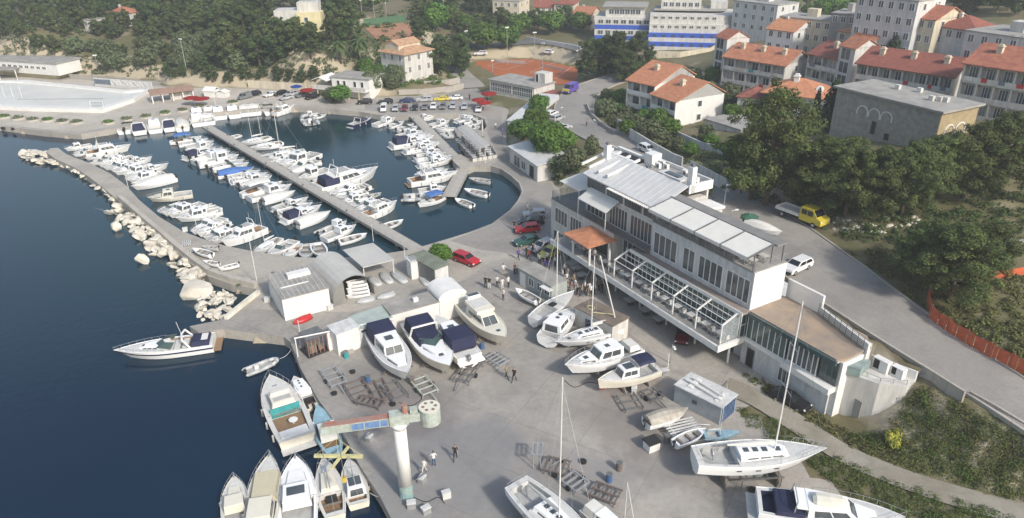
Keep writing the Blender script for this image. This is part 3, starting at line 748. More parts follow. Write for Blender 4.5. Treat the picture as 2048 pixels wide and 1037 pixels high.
# white sheet metal roof with standing seams
mb=MB();mb.hexa([(X(29.9),4.2,13.55),(X(15.3),4.2,13.55),(X(15.3),9.0,15.45),(X(29.9),9.0,15.45)],[(X(29.9),4.2,13.7),(X(15.3),4.2,13.7),(X(15.3),9.0,15.6),(X(29.9),9.0,15.6)])
M_SHEET=mat('pale sheet metal',(.60,.60,.59),.5,.12,.6)
mr=mb.build('metal_roof',M_SHEET,club)
sm_=MB().hexa([(-.03,4.2,13.7),(.03,4.2,13.7),(.03,9.0,15.6),(-.03,9.0,15.6)],[(-.03,4.2,13.76),(.03,4.2,13.76),(.03,9.0,15.66),(-.03,9.0,15.66)]).mesh('seam',M_SHEET)
for k in range(15):place(sm_,'seam',mr,(X(15.6+k*1.0),0,-.03))
sl=MB().box(-.04,3.7,13.45,.04,4.25,13.6).mesh('roof_slat',M_WHITE)
for k in range(24):place(sl,'roof_slat',club,(X(16+k*.35),0,0))
cbox('rear_flat_roof',15.3,25.5,9.0,12.6,14.9,15.2,M_ROOFC);cbox('roof_parapet',15.2,25.5,12.6,12.8,14.6,15.7,M_WHITE);cbox('roof_parapet',15.1,15.3,9.0,12.8,14.6,15.7,M_WHITE)
cbox('rear_wall',15.5,36,12.3,12.6,6.0,14.9,M_WHITE2)
cbox('roof_upstand',17.5,21.5,9.6,11.2,15.2,15.45,M_GREYW);cbox('skylight',18.2,20.6,10,10.8,15.45,15.6,M_GLASS)
cbox('stair_head',24.0,25.5,10.8,12.4,15.2,16.6,M_WHITE)
for a,b in ((16.6,11.4),(18.0,12),(19.2,12),(22.2,11.6),(23.0,11.0),(23.4,12.0)):
 mb=MB();mb.box(X(a)-.4,b-.2,15.2,X(a)+.4,b+.2,15.85);mb.tube((X(a)+.12,b-.21,15.52),(X(a)+.12,b-.23,15.52),.22,None,10,1);mb.build('air_unit',[M_WHITE,M_STEEL],club)
mb=MB(); 
for q in range(5):mb.tube((X(24.6-q*.3),10.4,15.3),(X(22.5+q*.2),9.4+q*.3,15.5+.2*(q%2)),.07,None,5)
mb.build('duct',M_METAL,club)
for a,b,z0,h in ((15.5,9.6,14.6,3.2),(29.7,8.0,13.6,3.4)):
 mb=MB();mb.box(X(a)-.4,b-.35,z0,X(a)+.4,b+.35,z0+h);mb.box(X(a)-.46,b-.41,z0+h*.45,X(a)+.46,b+.41,z0+h*.5);ch=mb.build('chimney',M_WHITE,club)
 MB().box(X(a)-.22,b-.2,z0+h,X(a)+.22,b+.2,z0+h+.35).build('chimney_cap',M_STEEL,ch)
# open roof frame at the left end
mb=MB()
for a in (25.7,27.6,29.6,31.2):mb.hexa([(X(a)-.14,5.0,14.3),(X(a)+.14,5.0,14.3),(X(a)+.14,10.2,15.5),(X(a)-.14,10.2,15.5)],[(X(a)-.14,5.0,14.6),(X(a)+.14,5.0,14.6),(X(a)+.14,10.2,15.8),(X(a)-.14,10.2,15.8)])
for b,z in ((9.2,15.5),(11.2,15.7)):mb.box(X(31.3),b-.25,z-.15,X(25.5),b+.25,z+.12)
mb.build('roof_frame',M_WHITE,club)
cbox('roof_well',25.6,31.2,9.4,12.3,13.3,14.8,M_DARK);cbox('left_roof',29.9,33.0,9.5,12.6,14.3,14.6,M_SHEET)
MB().hexa([(X(15.0),9.4,13.3),(X(12.4),9.4,13.3),(X(12.4),12.4,13.0),(X(15.0),12.4,13.0)],[(X(15.0),9.4,13.6),(X(12.4),9.4,13.6),(X(12.4),12.4,13.3),(X(15.0),12.4,13.3)]).build('lean_to_roof',M_WHITE,club)
cbox('rear_annex_wall',12.6,15.5,9.5,12.2,6.5,13.0,M_WHITE2)
# canvas covers over the left deck
def canvas(a0,a1,b0,b1,zf,zb,name='canvas_cover'):
 mb=MB();mb.hexa([(X(a1),b0,zf),(X(a0),b0,zf),(X(a0),b1,zb),(X(a1),b1,zb)],[(X(a1),b0,zf+.06),(X(a0),b0,zf+.06),(X(a0),b1,zb+.06),(X(a1),b1,zb+.06)])
 c=mb.build(name,M_CANVAS,club)
 for a in (a0+.05,a1-.05):MB().tube((X(a),b0+.05,8.5),(X(a),b0+.05,zf),.05,None,5).build('cover_post',M_WHITE,c)
 return c
canvas(22.6,28.6,2.6,4.7,10.9,12.0);canvas(30.0,34.6,3.8,8.6,11.2,11.9)
for a in (30.2,34.4):MB().tube((X(a),8.4,8.5),(X(a),8.4,11.8),.05,None,5).build('cover_post',M_WHITE,club)
# orange tiled canopy over the terrace
orr=hip_roof(club,X(26.4),-.8,X(21.5),3.3,7.6,.5,M_TILEO,.25,'orange_canopy_roof')
for a,b in ((25.7,-.0),(22.1,0.0),(22.1,3.0),(25.7,3.0)):MB().tube((X(a),b,4.5),(X(a),b,7.42),.14,None,8).build('canopy_column',M_WHITE,club)
# low wing on the right
cbox('low_wing_wall',-10.4,.4,4.3,10.0,1.15,4.3,M_GREYW)
cbox('low_wing_core',-10.4,0.35,5.6,9.6,4.3,7.6,M_WHITE2)
cbox('strip_sill',-5.2,.1,3.9,5.6,4.2,4.6,M_WHITE);cbox('strip_sill',-10.8,-5.2,3.5,5.6,4.1,4.7,M_WHITE)
putwin(club,'F',(X(-.1),4.1,4.6),5.0,2.7,7,M_FRAME,M_GLASSG,t=.09);putwin(club,'F',(X(-5.3),4.3,4.7),3.4,2.6,6,M_FRAME,M_GLASS,t=.1)
putwin(club,'F',(X(-8.9),4.5,4.7),1.9,2.6,3,M_STEEL,M_GLASSG)
cbox('strip_ceiling',-10.6,0,3.9,5.6,7.3,7.55,M_GREYW)
cbox('low_wing_fascia',-10.8,0,3.7,3.95,7.3,7.75,M_GLASSG)
mb=MB();mb.prism([(X(-.0),3.95),(X(-10.6),4.0),(X(-11.0),5.0),(X(-10.9),8.6),(X(-9.5),10.0),(X(-.0),10.0)],7.6,7.84);mb.build('terrace_roof',mat('brown terrace tiles',(.36,.27,.19),.85,.3,.5,col2=(.24,.2,.17)),club)
mb=MB();mb.box(X(0.),9.55,6,X(-4.4),9.85,9.9);mb.build('terrace_parapet',M_WHITE,club)
mb=MB();mb.hexa([(X(-4.4),9.5,6),(X(-11.2),7.6,6),(X(-11.2),7.9,6),(X(-4.4),9.8,6)],[(X(-4.4),9.5,8.6),(X(-11.2),7.6,8.6),(X(-11.2),7.9,8.6),(X(-4.4),9.8,8.6)]);mb.build('terrace_parapet',M_WHITE,club)
railing(club,[(X(-4.3),9.3,7.9),(X(-10.8),7.45,7.9)],1.25,.9,6,M_STEEL,r=.03)
cbox('corner_pier',-11.0,-10.4,4.6,8.0,1.15,7.4,M_WHITE)
putwin(club,'F',(X(-4.6),4.3,1.9),1.5,1.6,3);putwin(club,'F',(X(.2)+.6,4.3,1.25),1.0,2.2,1,M_STEEL,M_DARK,name='door')
cbox('gate_panel',-8.8,-6.6,4.24,4.3,1.2,3.2,M_GREYW)
mb=MB();mb.prism([(X(-11.0),5.6),(X(-13.6),6.6),(X(-15.2),8.3),(X(-14.9),9.9),(X(-11.0),8.8)],.4,6.0);mb.build('end_block',M_WHITE2,club)
mb=MB();mb.prism([(X(-14.9),9.9),(X(-11.0),8.8),(X(-11.0),8.95),(X(-14.95),10.05)],.5,6.9);mb.build('end_parapet',M_WHITE,club)
railing(club,[(X(-11.2),6.2,6.0),(X(-13.5),6.8,6.0),(X(-15.0),8.5,6.0)],.5,1.0,1,M_METAL,r=.03)
for a,b,s in ((-12.3,8.6,1.0),(-13.7,9.1,.8)):
 mb=MB();mb.box(X(a)-.75*s,b-.35,6,X(a)+.75*s,b+.35,6+1.25*s);au=mb.build('air_unit',M_WHITE,club)
 MB().box(X(a)-.6*s,b-.37,6.2,X(a)-.05*s,b-.34,6.15+1.0*s).build('grille',M_DARK,au)
mb=MB();mb.prism([(X(-10.5),5.0),(X(-12.0),5.9),(X(-11.6),7.9),(X(-10.5),7.6)],6.0,6.9);mb.build('awning_box',mat('teal felt',(.25,.32,.31),.8,.3,1),club)
MB().box(X(-12.8),6.0,1.2,X(-11.4),6.1,3.6).build('steel_door',M_ROOFC,club)
# furniture on the terraces
def table_set(loc,rot,label,group,chairs=4,top=None,s=1.0):
 global TS
 r=thing('terrace_table',label,'table',loc,rot,group)
 place(TT,'table_top',r);place(TLEG,'table_leg',r)
 return r
TT=MB().box(-.45,-.4,.72,.45,.4,.76).mesh('table_top',M_DECK);TLEG=MB().tube((0,0,0),(0,0,.72),.05,.05,6).box(-.25,-.25,0,.25,.25,.03).mesh('table_leg',M_STEEL)
_c=MB();_c.box(-.22,-.22,.42,.22,.22,.47);_c.box(-.22,.19,.47,.22,.23,.9)
for sx in (-.2,.2):
 for sy in (-.2,.2):_c.tube((sx,sy,0),(sx,sy,.43),.02,None,4)
CHD=_c.mesh('chair',M_STEEL);CHW=_c.mesh('chair',M_DECK)
def chair(p,rot,label,group,light=False):return tag(place(CHW if light else CHD,'terrace_chair',None,p,rot),label,'chair',group)
def club_w(a,b,z):return CL(a,b,z)
# ================================================================== OTHER BUILDINGS
M_GREYB=mat('slate blue paint',(.16,.19,.24),.7,.2,1)
def apartment(name,label,pA,pB,z,depth,floors,fh,bays,tile,wall=None,group=None,ridge=2.4,chim=3,side_win=True,balc=True,cat='apartment building',nwin=2):
 r,w,h=site(name,label,cat,pA,pB,z,group);wall=wall or M_WHITE2
 MB().box(0,1.1 if balc else 0,0,w,depth,h).build('wall',wall,r)
 bw=w/bays
 for f in range(floors):
  z0=h-(f+1)*fh
  if z0<-.5:break
  if balc:
   MB().box(0,0,z0-.12,w,1.1,z0+.06).build('balcony_slab',wall,r)
   MB().box(.05,-.03,z0+.06,w-.05,.05,z0+.85).build('balcony_parapet',wall if f%2==0 else M_WHITE2,r)
  for b in range(bays):
   ww=bw*.52;putwin(r,'F',(b*bw+bw*.24,1.1 if balc else 0,z0+.1),ww,fh*.78,nwin,M_FRAME,M_GLASS if rnd.random()<.8 else M_BLIND,panes=False)
   if balc and rnd.random()<.3:MB().box(b*bw+bw*.2,-.08,z0+.25,b*bw+bw*rnd.uniform(.5,.8),-.035,z0+.9).build('hung_cloth',rnd.choice((M_CANVAS,M_TEAL,M_SIGNR,M_GREYB,M_CREAM)),r)
 if balc:
  dm=MB().box(-.11,0,0,.11,1.1,h).mesh('divider_wall',wall)
  for b in range(bays+1):place(dm,'divider_wall',r,(min(max(b*bw,.12),w-.12),0,0))
 ro=shed_roof(r,0,.0,w,depth*.62,h+.1,h+ridge,tile)
 shed=MB();y0,y1=depth*.62,depth
 shed.hexa([(-.2,y0,h+ridge-.2),(w+.2,y0,h+ridge-.2),(w+.2,y1+.3,h+.2),(-.2,y1+.3,h+.2)],[(-.2,y0,h+ridge),(w+.2,y0,h+ridge),(w+.2,y1+.3,h+.4),(-.2,y1+.3,h+.4)]);shed.build('roof',tile,r)
 for x in (0.06,w-.06):
  MB().add([(x,1.1,h),(x,depth,h),(x,depth*.62,h+ridge-.18),(x,.0,h),],[(0,1,2,3),(3,2,1,0)]).build('gable_wall',wall,r)
 for i in range(chim):chimney(r,w*(i+.5)/chim,depth*.38,h+ridge*.5,1.6,.8,M_CREAM)
 for q in range(2):x_=w*rnd.uniform(.1,.9);MB().tube((x_,depth*.6,h+ridge-.3),(x_,depth*.6,h+ridge+1.7),.035,None,4).box(x_-.5,depth*.6-.02,h+ridge+1.5,x_+.5,depth*.6+.02,h+ridge+1.54).build('roof_aerial',M_STEEL,r)
 if side_win:
  for f in range(min(floors,3)):putwin(r,'R',(w,depth*.45,h-(f+1)*fh+.9),1.1,1.3,1,panes=False)
 return r,w,h
G_AP='terraced apartment blocks on the hill'
apartment('apartment_building','white four storey balcony block with red roof and gabled stair tower at its left',(1447,113),(1571,132),14.5,9.5,4,2.75,5,M_TILE)
apartment('apartment_building','small white balcony block between two gabled stair towers',(1617,107),(1676,120),16.5,9,3,2.75,2,M_TILED,chim=1)
apartment('apartment_building','long white block with dark red roof behind the flat roofed stone building',(1714,126),(1908,155),18.5,9,3,2.75,8,M_TILED,chim=3)
apartment('apartment_building','large white balcony block with orange roof at the right edge, above the pines',(1930,126),(2110,152),22.5,10,4,2.8,5,M_TILE,chim=2,nwin=3)
def tower(label,pA,pB,z,depth,gab=1.6,strip=True,wall=None):
 r,w,h=site('stair_tower',label,'tower',pA,pB,z)
 MB().box(0,0,0,w,depth,h).build('wall',wall or M_WHITE2,r)
 gable_roof(r,0,0,w,depth,h,gab,M_TILE,'x',.25,.14,wall=wall or M_WHITE2)
 if strip:
  for f in range(4):putwin(r,'F',(w*.15,0,h-2.6*(f+1)),w*.6,2.3,2,M_FRAME,M_GLASS,panes=False)
 return r
tower('narrow gabled stair tower at the left end of the long balcony block',(1432,72),(1455,78),17.5,6)
tower('tall gabled stair tower with dark window strip between the red roofed blocks',(1681,90),(1712,97),19.5,6)
# two stepped white houses below the hotel road
for lab,pA,pB,z,dp,fl,bays in (('upper of two stepped white houses with sloping tiled roofs beside the road',(1254,160),(1310,172),12.3,13,3,2),('lower of two stepped white houses with a sloping roof, above the gardens',(1302,188),(1352,204),10.8,12.5,2,2)):
 apartment('terraced_house',lab,pA,pB,z,dp,fl,2.7,bays,M_TILEO,M_WHITE,chim=1,ridge=3.0,cat='house',nwin=1)
# house with orange roof next to the stone building
r,w,h=site('house','white house with bright orange hipped roof behind the tallest pine','house',(1478,176),(1650,196),13.0)
MB().box(0,0,0,w*.35,9,h-1.6).build('wall',M_WHITE2,r);MB().box(w*.35,-1,0,w,9,h).build('wall',M_GREYW,r)
hip_roof(r,w*.3,-1,w,9,h,2.3,M_TILEO);hip_roof(r,0,0,w*.3-.5,7,h-1.6,1.2,M_TILED)
chimney(r,w*.62,3,h+1.0,2.2,.9,M_WHITE);putwin(r,'L',(0,5,h-4),1.4,1.3,2,panes=False);putwin(r,'F',(1,0,h-4),1.6,1.4,2,panes=False)
mb=MB();mb.tube((w*.92,1,h+1.2),(w*.92,.9,h+1.25),.7,.1,12);mb.tube((w*.92,1.2,h),(w*.92,1.05,h+1.2),.05);mb.build('satellite_dish',M_WHITE,r)
r,w,h=site('annex','low flat roofed white annex with a strip window, left of the tall pine','building',(1411,240),(1482,262),8.3)
MB().box(0,0,0,w,7,h).build('wall',M_WHITE2,r);MB().box(-.2,-.2,h,w+.2,7.2,h+.25).build('roof',M_ROOFC,r);putwin(r,'F',(w*.55,0,h-2.6),w*.4,1.9,4,panes=True)
# stone building
r,w,h=site('stone_building','large grey stone building with flat roof and rows of white arches','building',(1676,172),(1884,222),19.0)
D0=8.5
MB().box(0,0,0,w,D0,h-.3).build('wall',M_STONE,r)
MB().box(-.0,0,0,.05,.05,.05)
MB().box(w,.05,0,w+.12,D0-.05,h-.3).build('side_wall',M_OCHRE,r)
MB().box(-.5,-.5,h-.3,w+.6,D0+.5,h).build('roof',M_ROOFC,r)
def arch(root,cx,z,rad,face='F',off=0.0,y=None,wd=.16):
 mb=MB();n=12;pts=[(math.cos(math.pi*i/n),math.sin(math.pi*i/n)) for i in range(n+1)]
 for (c0,s0),(c1,s1) in zip(pts[:-1],pts[1:]):
  q=[(rad*c0,0,rad*s0),(rad*c1,0,rad*s1),((rad-wd)*c1,0,(rad-wd)*s1),((rad-wd)*c0,0,(rad-wd)*s0)]
  mb.hexa([(p[0],-.1,p[2]) for p in q],[(p[0],.02,p[2]) for p in q])
 for sx in (-1,1):mb.box(sx*rad,-.1,-.5,sx*(rad-wd),.02,0)
 a=FACE[face]
 return mb.build('arch',M_WHITE,root,(cx,y or 0,z) if face=='F' else (off,cx,z),a)
for i in range(3):arch(r,w*(.30+.12*i),h-3.0,w*.058)
for i in range(2):arch(r,2.6+i*2.5,h-3.4,1.15,'R',w+.12)
for i in range(2):putwin(r,'R',(w+.13,2.0+i*2.5,h-5.5),1.2,2.0,2,M_WHITE,M_DARK,panes=False)
putwin(r,'F',(w*.41,0,h-6.0),1.0,2.2,1,M_STONE,M_DARK,panes=False);putwin(r,'F',(w*.55,0,h-6.3),1.0,1.2,1,M_STONE,M_DARK,panes=False)
for x,y in ((w*.35,6),(w*.75,4),(w*.8,4.6),(w*.84,5),(w*.52,7)):MB().box(x-.35,y-.3,h,x+.35,y+.3,h+.7).build('roof_box',M_WHITE2,r)
# hotel with blue bands
M_HBLUE=mat('royal blue band',(.04,.11,.50),.5,.15,.5)
hr,w,h=site('hotel','white hotel with blue bands and round ended storeys at the top centre','hotel',(1190,36),(1300,38),13.0)
MB().box(0,0,0,w,14,h).build('wall',M_WHITE2,hr)
for k in range(4):MB().box(-.02,-.06,h-3.3-k*3.2,w,0,h-2.0-k*3.2).build('blue_band',M_HBLUE,hr)
for k in range(3):
 for i in range(7):putwin(hr,'F',(1+i*w/7.2,0,h-1.7-k*3.2),1.7,1.3,2,panes=False)
MB().box(3,3,h,w-2,13,h+3).build('penthouse_wall',M_WHITE2,hr)
for i in range(6):putwin(hr,'F',(4+i*(w-7)/6,3,h+.7),1.6,1.6,2,panes=False)
MB().box(2,2,h+3,w-1,14,h+3.3).build('roof',M_ROOFC,hr)
x0=w;w2=26.0;fl=[(0,0.0),(1,.6),(2,1.2),(3,1.8),(4,2.4)]
def rr(x0,x1,y0,y1,rad,n=6):
 P=[(x0,y1),(x0,y0)]
 for i in range(n+1):t=-math.pi/2+i*math.pi/2/n;P.append((x1-rad+rad*math.cos(t),y0+rad+rad*math.sin(t)))
 P.append((x1,y1));return P
for k in range(6):
 z0=h+1.6-(k+1)*2.5;ext=min(k,3)*.9;bl=k in (2,3)
 MB().prism(rr(w+.05,w+w2+ext,-3-ext,13,6),max(z0,0),z0+1.2).build('storey_wall',M_WHITE2,hr)
 MB().prism(rr(w+.05,w+w2-.2+ext,-2.8-ext,13,6),z0+1.2,z0+2.5).build('window_band',M_HBLUE if bl else M_WHITE2,hr)
 for i in range(7 if bl else 9):putwin(hr,'F',(w+1.2+i*(2.8 if bl else 2.15),-2.84-ext,z0+1.3),1.2,.8,1 if bl else 2,M_WHITE2 if not bl else M_HBLUE,M_GLASS,panes=False)
MB().prism(rr(w+1,w+w2-3,2,12,4),h+2.2,h+2.5).build('roof',M_ROOFC,hr)
MB().box(w+3,4,h+2.5,w+15,12,h+5.2).build('penthouse_wall',M_WHITE2,hr)
for i in range(6):putwin(hr,'F',(w+3.6+i*1.9,4,h+3.1),1.4,1.4,2,panes=False)
MB().box(w+18,6,h+2.5,w+23,12,h+4.5).build('penthouse_wall',M_WHITE2,hr)
MB().box(w+w2+.0,2,0,w+w2+10,12,h-3).build('wing_wall',M_WHITE2,hr)
for k in range(2):MB().box(w+w2,1.9,h-5.6-k*3.2,w+w2+10,1.99,h-4.3-k*3.2).build('blue_band',M_HBLUE,hr)
# generic houses of the town
def house(name,label,pA,pB,z,depth,wall,roof,rh=1.8,kind='hip',floors=2,wins=3,cat='house',fh=2.7,extra=None):
 r,w,h=site(name,label,cat,pA,pB,z)
 MB().box(0,0,0,w,depth,h).build('wall',wall,r)
 if kind=='hip':hip_roof(r,0,0,w,depth,h,rh,roof)
 elif kind=='gx':gable_roof(r,0,0,w,depth,h,rh,roof,'x',wall=wall)
 elif kind=='gy':gable_roof(r,0,0,w,depth,h,rh,roof,'y',wall=wall)
 elif kind=='flat':
  MB().box(-.15,-.15,h,w+.15,depth+.15,h+.2).build('roof',roof,r)
  MB().box(w*.4,depth*.4,h+.2,w*.6,depth*.65,h+1.9).build('roof_hut',wall,r)
 if wins:
  for f in range(floors):
   for i in range(wins):putwin(r,'F',(w*(i+.5)/wins-.55,0,h-fh*(f+1)+.9),1.1,1.4,2,panes=False)
   for i in range(2):putwin(r,'R',(w,depth*(i+.5)/2-.5,h-fh*(f+1)+.9),1.0,1.3,1,panes=False)
   for i in range(2):putwin(r,'L',(0,depth*(i+.5)/2+.5,h-fh*(f+1)+.9),1.0,1.3,1,panes=False)
 if roof in (M_TILE,M_TILEO,M_TILED):chimney(r,w*.3,depth*.5,h+rh*.5,1.4,.6)
 return r,w,h
r,w,h=house('house','white house with red roof and teal balcony, beyond the long balcony block',(1535,56),(1588,63),19,9,M_WHITE,M_TILEO,1.8,'gx',2,3)
MB().box(-4,-2.2,h-5.6,w,-.02,h-5.4).build('balcony_slab',M_WHITE,r);MB().box(-4,-2.2,h-5.4,w,-2.1,h-4.5).build('balcony_parapet',M_GREYW,r);MB().box(-4,-2.1,h-8.2,w,-2.0,h-6.4).build('balcony_screen',mat('pale teal',(.30,.42,.40),.7,.2,1),r)
house('apartment_building','plain cream block with flat roof behind the red roofed house',(1560,34),(1665,44),21,8,M_CREAM,M_ROOFC,.3,'flat',3,6,'building')
house('apartment_building','grey concrete flats at the top edge behind green trees',(1468,2),(1556,12),19,10,M_GREYW,M_ROOFC,.3,'flat',3,5,'building')
house('house','low dark grey house with flat roof left of the pale tower block',(1664,27),(1714,31),23,8,M_ROOFC,M_ROOFC,.3,'flat',1,3)
house('apartment_building','tall bluish white tower block at the upper right',(1716,-8),(1838,4),28,10,M_GREYW,M_ROOFC,.3,'flat',4,6,'building')
house('house','cream house with red gabled roof right of the pale tower block',(1822,32),(1872,39),25,9,M_CREAM,M_TILE,2.0,'gx',2,3)
house('house','grey house with bright red roof behind a dark garden',(1872,52),(1952,62),23.5,8,M_GREYW,M_TILED,2.0,'hip',1,4)
house('apartment_building','broad cream block with roof terraces at the top right corner',(1932,62),(2075,82),24.5,11,M_WHITE2,M_ROOFC,.3,'flat',3,5,'building')
house('house','low house with wide orange roof in front of the tower block',(1676,62),(1760,72),20,8,M_CREAM,M_TILEO,1.6,'hip',1,4)
house('house','grey flat roofed house with terraces above the dark roofed block',(1762,70),(1852,82),20.5,8,M_GREYW,M_ROOFC,.3,'flat',2,5)
house('house','pale gabled house behind the narrow stair tower',(1702,78),(1745,84),20,7,M_WHITE,M_TILE,1.8,'gx',1,2)
house('apartment_building','cream apartment block behind the round green trees at top centre',(985,2),(1038,4),(9.0,),10,M_CREAM,M_ROOFC,.3,'flat',4,4,'building')
house('house','cream house with dark red roof at the top centre',(1068,14),(1106,14),(6.0,),9,M_CREAM,M_TILED,1.8,'gx',2,3)
house('house','taller house with brown roof right of the dark red one',(1108,8),(1147,9),(7.0,),9,M_CREAM,M_TILED,1.8,'hip',2,3)
house('house','small house with bright orange roof beside the hotel',(1146,27),(1183,29),(5.0,),9,M_CREAM,M_TILEO,1.9,'gx',1,2)
house('house','red roofed house on top of the wooded hill',(214,26),(246,28),(3.4,),7,M_WHITE2,M_TILE,1.8,'hip',1,3)
house('house','white house half hidden by pines on the hill, left of the red roofed one',(166,40),(184,41),(3.2,),5,M_WHITE2,M_ROOFC,.3,'flat',1,2)
# villa with dormers
r,w,h=site('villa','beige villa with pale tiled roof and two dormers above the car park','house',(808,110),(864,98),(7.5,))
MB().box(0,0,0,w,9,h).build('wall',M_WHITE2,r);hip_roof(r,0,0,w,9,h,1.8,mat('faded roof tiles',(.50,.30,.18),.85,.3,1.0,bump=.03,bscale=3),.6)
for f in range(2):
 for i in range(3):putwin(r,'F',(w*(i+.5)/3-.5,0,h-2.9*(f+1)+.9),1.0,1.6,2,panes=False)
 for i in range(3):putwin(r,'L',(0,9*(i+.5)/3+.5,h-2.9*(f+1)+.9),1.0,1.6,2,panes=False)
MB().box(1,3,h,w-1.5,8,h+2.0).build('dormer_wall',M_CREAM,r);gable_roof(r,1,3,w-1.5,8,h+2.0,1.0,MATS['faded roof tiles'],'x',.2,wall=M_CREAM)
# yellowish house on the hill
r,w,h=site('house','pale yellow house with a white roof tower on the wooded hill','house',(592,27),(640,26),(8.0,))
MB().box(0,0,0,w,9,h).build('wall',M_YELLOWW,r);MB().box(0,2,h,w*.9,7,h+2.6).build('roof_hut',M_WHITE2,r);MB().box(-w,2,0,-.02,9,h+.5).build('wing_wall',M_WHITE2,r)
putwin(r,'F',(2,0,h-2.4),1.2,1.3,1,panes=False)
# white house over the water
r,w,h=site('house','white seaside house with flat roof and long balcony over its yellow ground floor','house',(634,152),(737,160),6.2)
MB().box(w*.28,0,0,w,7,h).build('wall',M_WHITE,r);MB().box(w*.26,-.3,h,w+.3,7.3,h+.2).build('roof',M_ROOFC,r)
MB().box(-.5,-2,h-2.9,w,0,h-2.7).build('balcony_slab',M_WHITE,r);MB().box(-.5,-2,h-2.7,w,-1.92,h-1.8).build('balcony_parapet',M_WHITE2,r)
gable_roof(r,-.4,-1.8,w*.25,4,h-.6,.8,M_WHITE,'y',.1)
MB().box(0,.5,0,w*.28,6,h-2.9).build('ground_floor_wall',M_YELLOWW,r)
for i in range(5):MB().tube((w*(i+.3)/5,-1.8,0),(w*(i+.3)/5,-1.8,h-2.9),.12).build('pillar',M_YELLOWW,r)
for x in (.38,.5,.7,.84):putwin(r,'F',(w*x,0,h-2.2),.9,1.5,1,M_WHITE,M_DARK,panes=False)
# terrace walls in the pines
for lab,P,z,hh in (('cream retaining wall behind the white seaside house',[(665,136),(690,130),(748,124)],5,2.0),('low white terrace house wall under the palms',[(643,94),(680,106),(725,108)],8,1.8),
  ('low stone wall along the back of the car park',[(798,192),(850,190),(905,184),(928,178)],1.2,1.5),('pale stone terrace wall above the car park',[(795,176),(850,174),(900,170),(920,165)],1.8,1.4),
  ('cream garden wall with a small gate house at the foot of the hill',[(497,176),(520,177),(560,180),(612,183)],1.2,2.0),('long pale wall behind the swimming pool',[(140,158),(200,163),(262,168),(300,172)],1.2,1.3),
  ('tall grey retaining wall behind the clay courts',[(1052,100),(1090,108),(1130,115),(1160,122)],2.0,4.2),('cream wall beside the road in front of the hotel',[(1305,118),(1360,120),(1420,112),(1432,105)],5,2.2)):
 mb=MB();Q=[W(u,v,z) for u,v in P]
 for a,b in zip(Q[:-1],Q[1:]):
  d=(b-a).normalized();n=Vector((-d.y,d.x,0))*.35;lo=Vector((0,0,-3));hi=Vector((0,0,hh))
  mb.hexa([a+lo,b+lo,b+n+lo,a+n+lo],[a+hi,b+hi,b+n+hi,a+n+hi])
 tag(mb.build('retaining_wall',M_GREYW if 'grey' in lab else M_CREAM if 'cream' in lab else M_CONC),lab,'wall')
# tennis clubhouse
r,w,h=site('tennis_pavilion','long white pavilion with a glazed front between car park and clay courts','building',(979,160),(1068,177),5.3)
MB().box(0,0,0,w,8,h).build('wall',M_WHITE2,r);MB().box(-.3,-.3,h,w+.3,8.3,h+.25).build('roof',M_ROOFC,r)
putwin(r,'F',(.5,0,h-2.6),w*.47,2.2,12,M_FRAME,M_GLASS,rows=2);putwin(r,'F',(w*.53,0,h-2.6),w*.44,2.2,11,M_FRAME,M_GLASSG,rows=2)
MB().box(w*.75,4.5,h+.25,w*.98,7.5,h+2.6).build('roof_hut',M_WHITE2,r);putwin(r,'F',(w*.78,4.5,h+.3),1.0,2.0,1,M_WHITE,M_DARK,panes=False)
MB().box(w+.4,-.5,0,w+6,7,h-1.5).build('side_terrace',M_TILED,r)
# grey roofed sheds by the promenade
r,w,h=site('boat_shed','long narrow shed with pale grey roof beside the promenade trees','shed',(1015,242),(1055,246),4.0)
MB().box(0,0,0,w,20,h).build('wall',M_GREYW,r);MB().hexa([(-.2,-.2,h),(w+.2,-.2,h),(w+.2,20,h+.2),(-.2,20,h+.2)],[(-.2,-.2,h+.15),(w+.2,-.2,h+.15),(w+.2,20,h+1.4),(-.2,20,h+1.4)]).build('roof',M_SHEET,r)
r,w,h=site('white_cabin','white single storey cabin with a pale gabled roof on the bend of the promenade','cabin',(1019,294),(1075,332),4.2)
MB().box(0,0,0,w,6,h).build('wall',M_WHITE2,r);MB().hexa([(-.3,-.3,h),(w+.3,-.3,h),(w+.3,6.3,h+.8),(-.3,6.3,h+.8)],[(-.3,-.3,h+.12),(w+.3,-.3,h+.12),(w+.3,6.3,h+.95),(-.3,6.3,h+.95)]).build('roof',M_SHEET,r)
putwin(r,'F',(w*.18,0,.5),w*.22,2.2,2,panes=False);putwin(r,'F',(w*.45,0,.9),w*.16,1.6,2,panes=False);putwin(r,'F',(w*.74,0,.5),w*.14,2.2,1,M_STEEL,M_DARK,panes=False,name='door')
# pool building at the left edge
r,w,h=site('pool_building','white swimming club building with a dark window strip and yellow kiosk at the far left','building',(-60,116),(112,128),6.0)
MB().box(0,0,h-3.4,w,8,h).build('wall',M_WHITE,r);MB().box(2,1.5,0,w-3,8,h-3.4).build('ground_floor_wall',M_YELLOWW,r);MB().box(-.4,-.4,h,w+.4,8.4,h+.3).build('roof',M_ROOFC,r)
for i in range(9):putwin(r,'F',(w*(.30+.066*i),0,h-1.9),1.5,.8,2,M_WHITE,M_GLASS,panes=False)
r2=thing('kiosk_canopy','grey canopy with white posts left of the swimming pool','canopy',W(8,158,1.2),.1)
MB().box(-6,-2,2.8,5,3,3.0).build('roof',M_ROOFC,r2)
for x in (-5,0,4.6):MB().tube((x,-1.8,0),(x,-1.8,2.8),.12).build('post',M_WHITE,r2)
